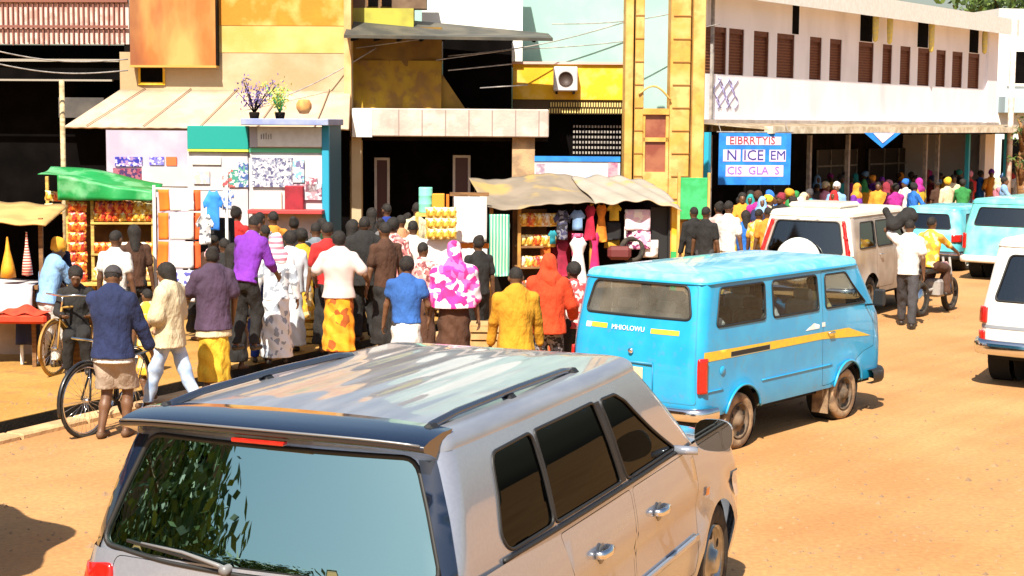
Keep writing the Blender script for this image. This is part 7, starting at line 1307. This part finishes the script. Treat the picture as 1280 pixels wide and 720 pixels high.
mid += [('dark dressed person left of the white sheet rack foot', 252, 425, 'w', CHAR, BLKC), ('person in brown with white scarf near the printed shirt', 268, 430, 'w', BROWNC, BLKC), ('person in navy behind the striped headscarf', 333, 415, 'j', NAVY, BLKC), ('tall man in black behind the pale blue robe', 368, 402, 'j', BLKC, CHAR), ('person in dark green right of the yellow dress', 404, 412, 'm', C('dark_green', (.01, .05, .02)), BLKC), ('woman in black dress between the wrap skirt and black jacket', 441, 425, 'w', BLKC, BLKC), ('person in dark brown behind the blue T-shirt', 482, 440, 'w', BROWNC, BLKC), ('woman in floral print behind the blue T-shirt', 528, 448, 'w', FLOR, BROWNC), ('person in black between pink shawl and white sheets', 598, 440, 'm', BLKC, BLKC), ('person in navy inside the low stall at the left edge', 72, 440, 'w', NAVY, BLKC), ('shop keeper in brown at the snack kiosk counter', 170, 432, 'm', BROWNC, BLKC), ('person in grey stripes behind the purple shirt', 325, 405, 'm', pattern('grey_stripes', 'vstripes', [(.4, .4, .42), (.12, .12, .14)], 12), BLKC), ('child in red between the yellow dress and the pink T-shirt', 410, 440, 'w', REDC, BLKC)]
for i, (lb, x, y, k, t_, b_) in enumerate(mid): V(lb, x, y, k, t_, b_, hair=('short', 'bun', 'short', 'long', 'short')[i % 5], h=1.54 + .045 * (i * 7 % 6), face=(i * 47 % 90) - 45, sk=(0, 0, 1)[i % 3])
# passengers in the blue minibus
for lb, lx, ly, c_, sk_ in (('passenger in yellow print at the front window of the blue minibus', .45, 2.95, YPAT, 1), ('passenger in white at the middle window of the blue minibus', .48, 1.72, WHITE, 0), ('passenger in cream with headwrap on the left rear seat of the minibus', -.3, 1.75, CREAMC, 1), ('driver in dark blue seen through the minibus glass', -.42, 3.0, NAVY, 0)):
    q = Matrix.Translation((1.203, 15.867, 0)) @ Matrix.Rotation(-.686, 4, 'Z') @ Matrix.Scale(.944, 4) @ Vector((lx, ly, .45))
    person(lb, q, face=39, h=1.5, pelvis=(0, 0, .46), feet=dict(L=(-.1, .36, .02), R=(.1, .36, .02)), skin=sk_, hair='short', shoes=None, wear=[('shirt', c_, dict(sl=.4)), ('trousers', BLKC)], vox=.018, hands=dict(L=(-.15, .32, .62), R=(.15, .32, .62)))
# the far crowd: twelve cuts, copied with their own colours
protos = []
PM = pm('crowd_a', (.5, .5, .5))
for i in range(8):
    r0, _ = person('x', (0, -60 - i, 0), face=0, h=1.6 + .02 * i, skin=i % 2, hair=('short', 'afro', None, 'bun')[i % 4], shoes=None, vox=.026, feet=dict(L=(-.1, .15 * (i % 3), 0), R=(.1, -.12 * (i % 3), 0)), hands=(None, dict(R=(.2, .35, 1.05)), dict(L=(-.2, .35, 1.0), R=(.2, .35, .95)))[i % 3],
        wear=([('hijab', PM)] if i % 4 == 2 else [('headwrap', PM)] if i in (1, 4, 7) else []) + [('shirt', PM, dict(sl=.35 + .3 * (i % 2), x=.01)), (('trousers', 'skirt')[i % 2], PM, {} if i % 2 == 0 else dict(hem=.12))]); protos.append(r0)
cols = dict(orange=ORC, yellow=YELC2, red=REDC, purple=PURP, blue=C('vivid_blue', (.02, .16, .62)), white=WHITE, teal=TEALP, pink=PINKC, cream=CREAMC, amber=MUST, sky=LBL, black=BLKC, green=C('green', (.03, .25, .06)), brown=BROWNC, magenta=C('magenta', (.45, .02, .28)), charcoal=CHAR, maroon=C('maroon', (.25, .02, .04)), navy=NAVY)
cn = list(cols)
r_ = random.Random(21)
spots = []
for k in range(76):
    px_ = 925 + (k * 61 % 76) / 76 * 370 + r_.uniform(-3, 3); t = r_.random(); Y = 37 + t * 8 if px_ > 1040 else 36 + 3 * t
    if px_ < 1010: Y = 34.5 + 2 * t; spots.append((px_, Y)); continue
    n_ = -2.2 + 5.6 * t; lo_, hi_ = 30., 70.
    for _ in range(40):
        mid_ = (lo_ + hi_) / 2; a_ = at(px_, 250, mid_); d_ = (Vector((a_.x, mid_, 0)) - F1.o).dot(F1.n)
        if d_ > n_: lo_ = mid_
        else: hi_ = mid_
    spots.append((px_, lo_))
spots.sort(key=lambda s: -s[1])
for k, (px_, Y) in enumerate(spots):
    pr = protos[k % 8]; a = at(px_, 300, Y); c1 = cn[(k * 7 + 3) % 18]; c2 = cn[(k * 4 + 8) % 18]; 
    mk = ('beside the white building posts', 'near the pale blue hatchback', 'at the right of the far crowd', 'beyond the minibus roof', 'under the arcade canopy')[0 if 1010 < px_ < 1090 else 1 if px_ < 1180 and px_ >= 1090 else 2 if px_ >= 1180 else 3 if px_ < 950 else 4]
    o = copy_tree(pr, None, 'distant person in %s top and %s %s %s' % (c1, c2, ('trousers', 'skirt')[k % 2], mk), (a.x, Y, 0.02), r_.uniform(0, 6.28)); o['group'] = 'distant shoppers along the arcade'; o['category'] = 'person'
    for ch in o.children:
        if ch.name.startswith(('shirt', 'trousers', 'skirt', 'headscarf', 'headwrap')):
            ch.material_slots[0].link = 'OBJECT'; ch.material_slots[0].material = cols[c1] if ch.name.startswith('shirt') else cols[c2] if not ch.name.startswith('head') else cols[cn[(k * 5) % 18]]
for pr in protos:
    for ch in list(pr.children): bpy.data.objects.remove(ch)
    bpy.data.objects.remove(pr)
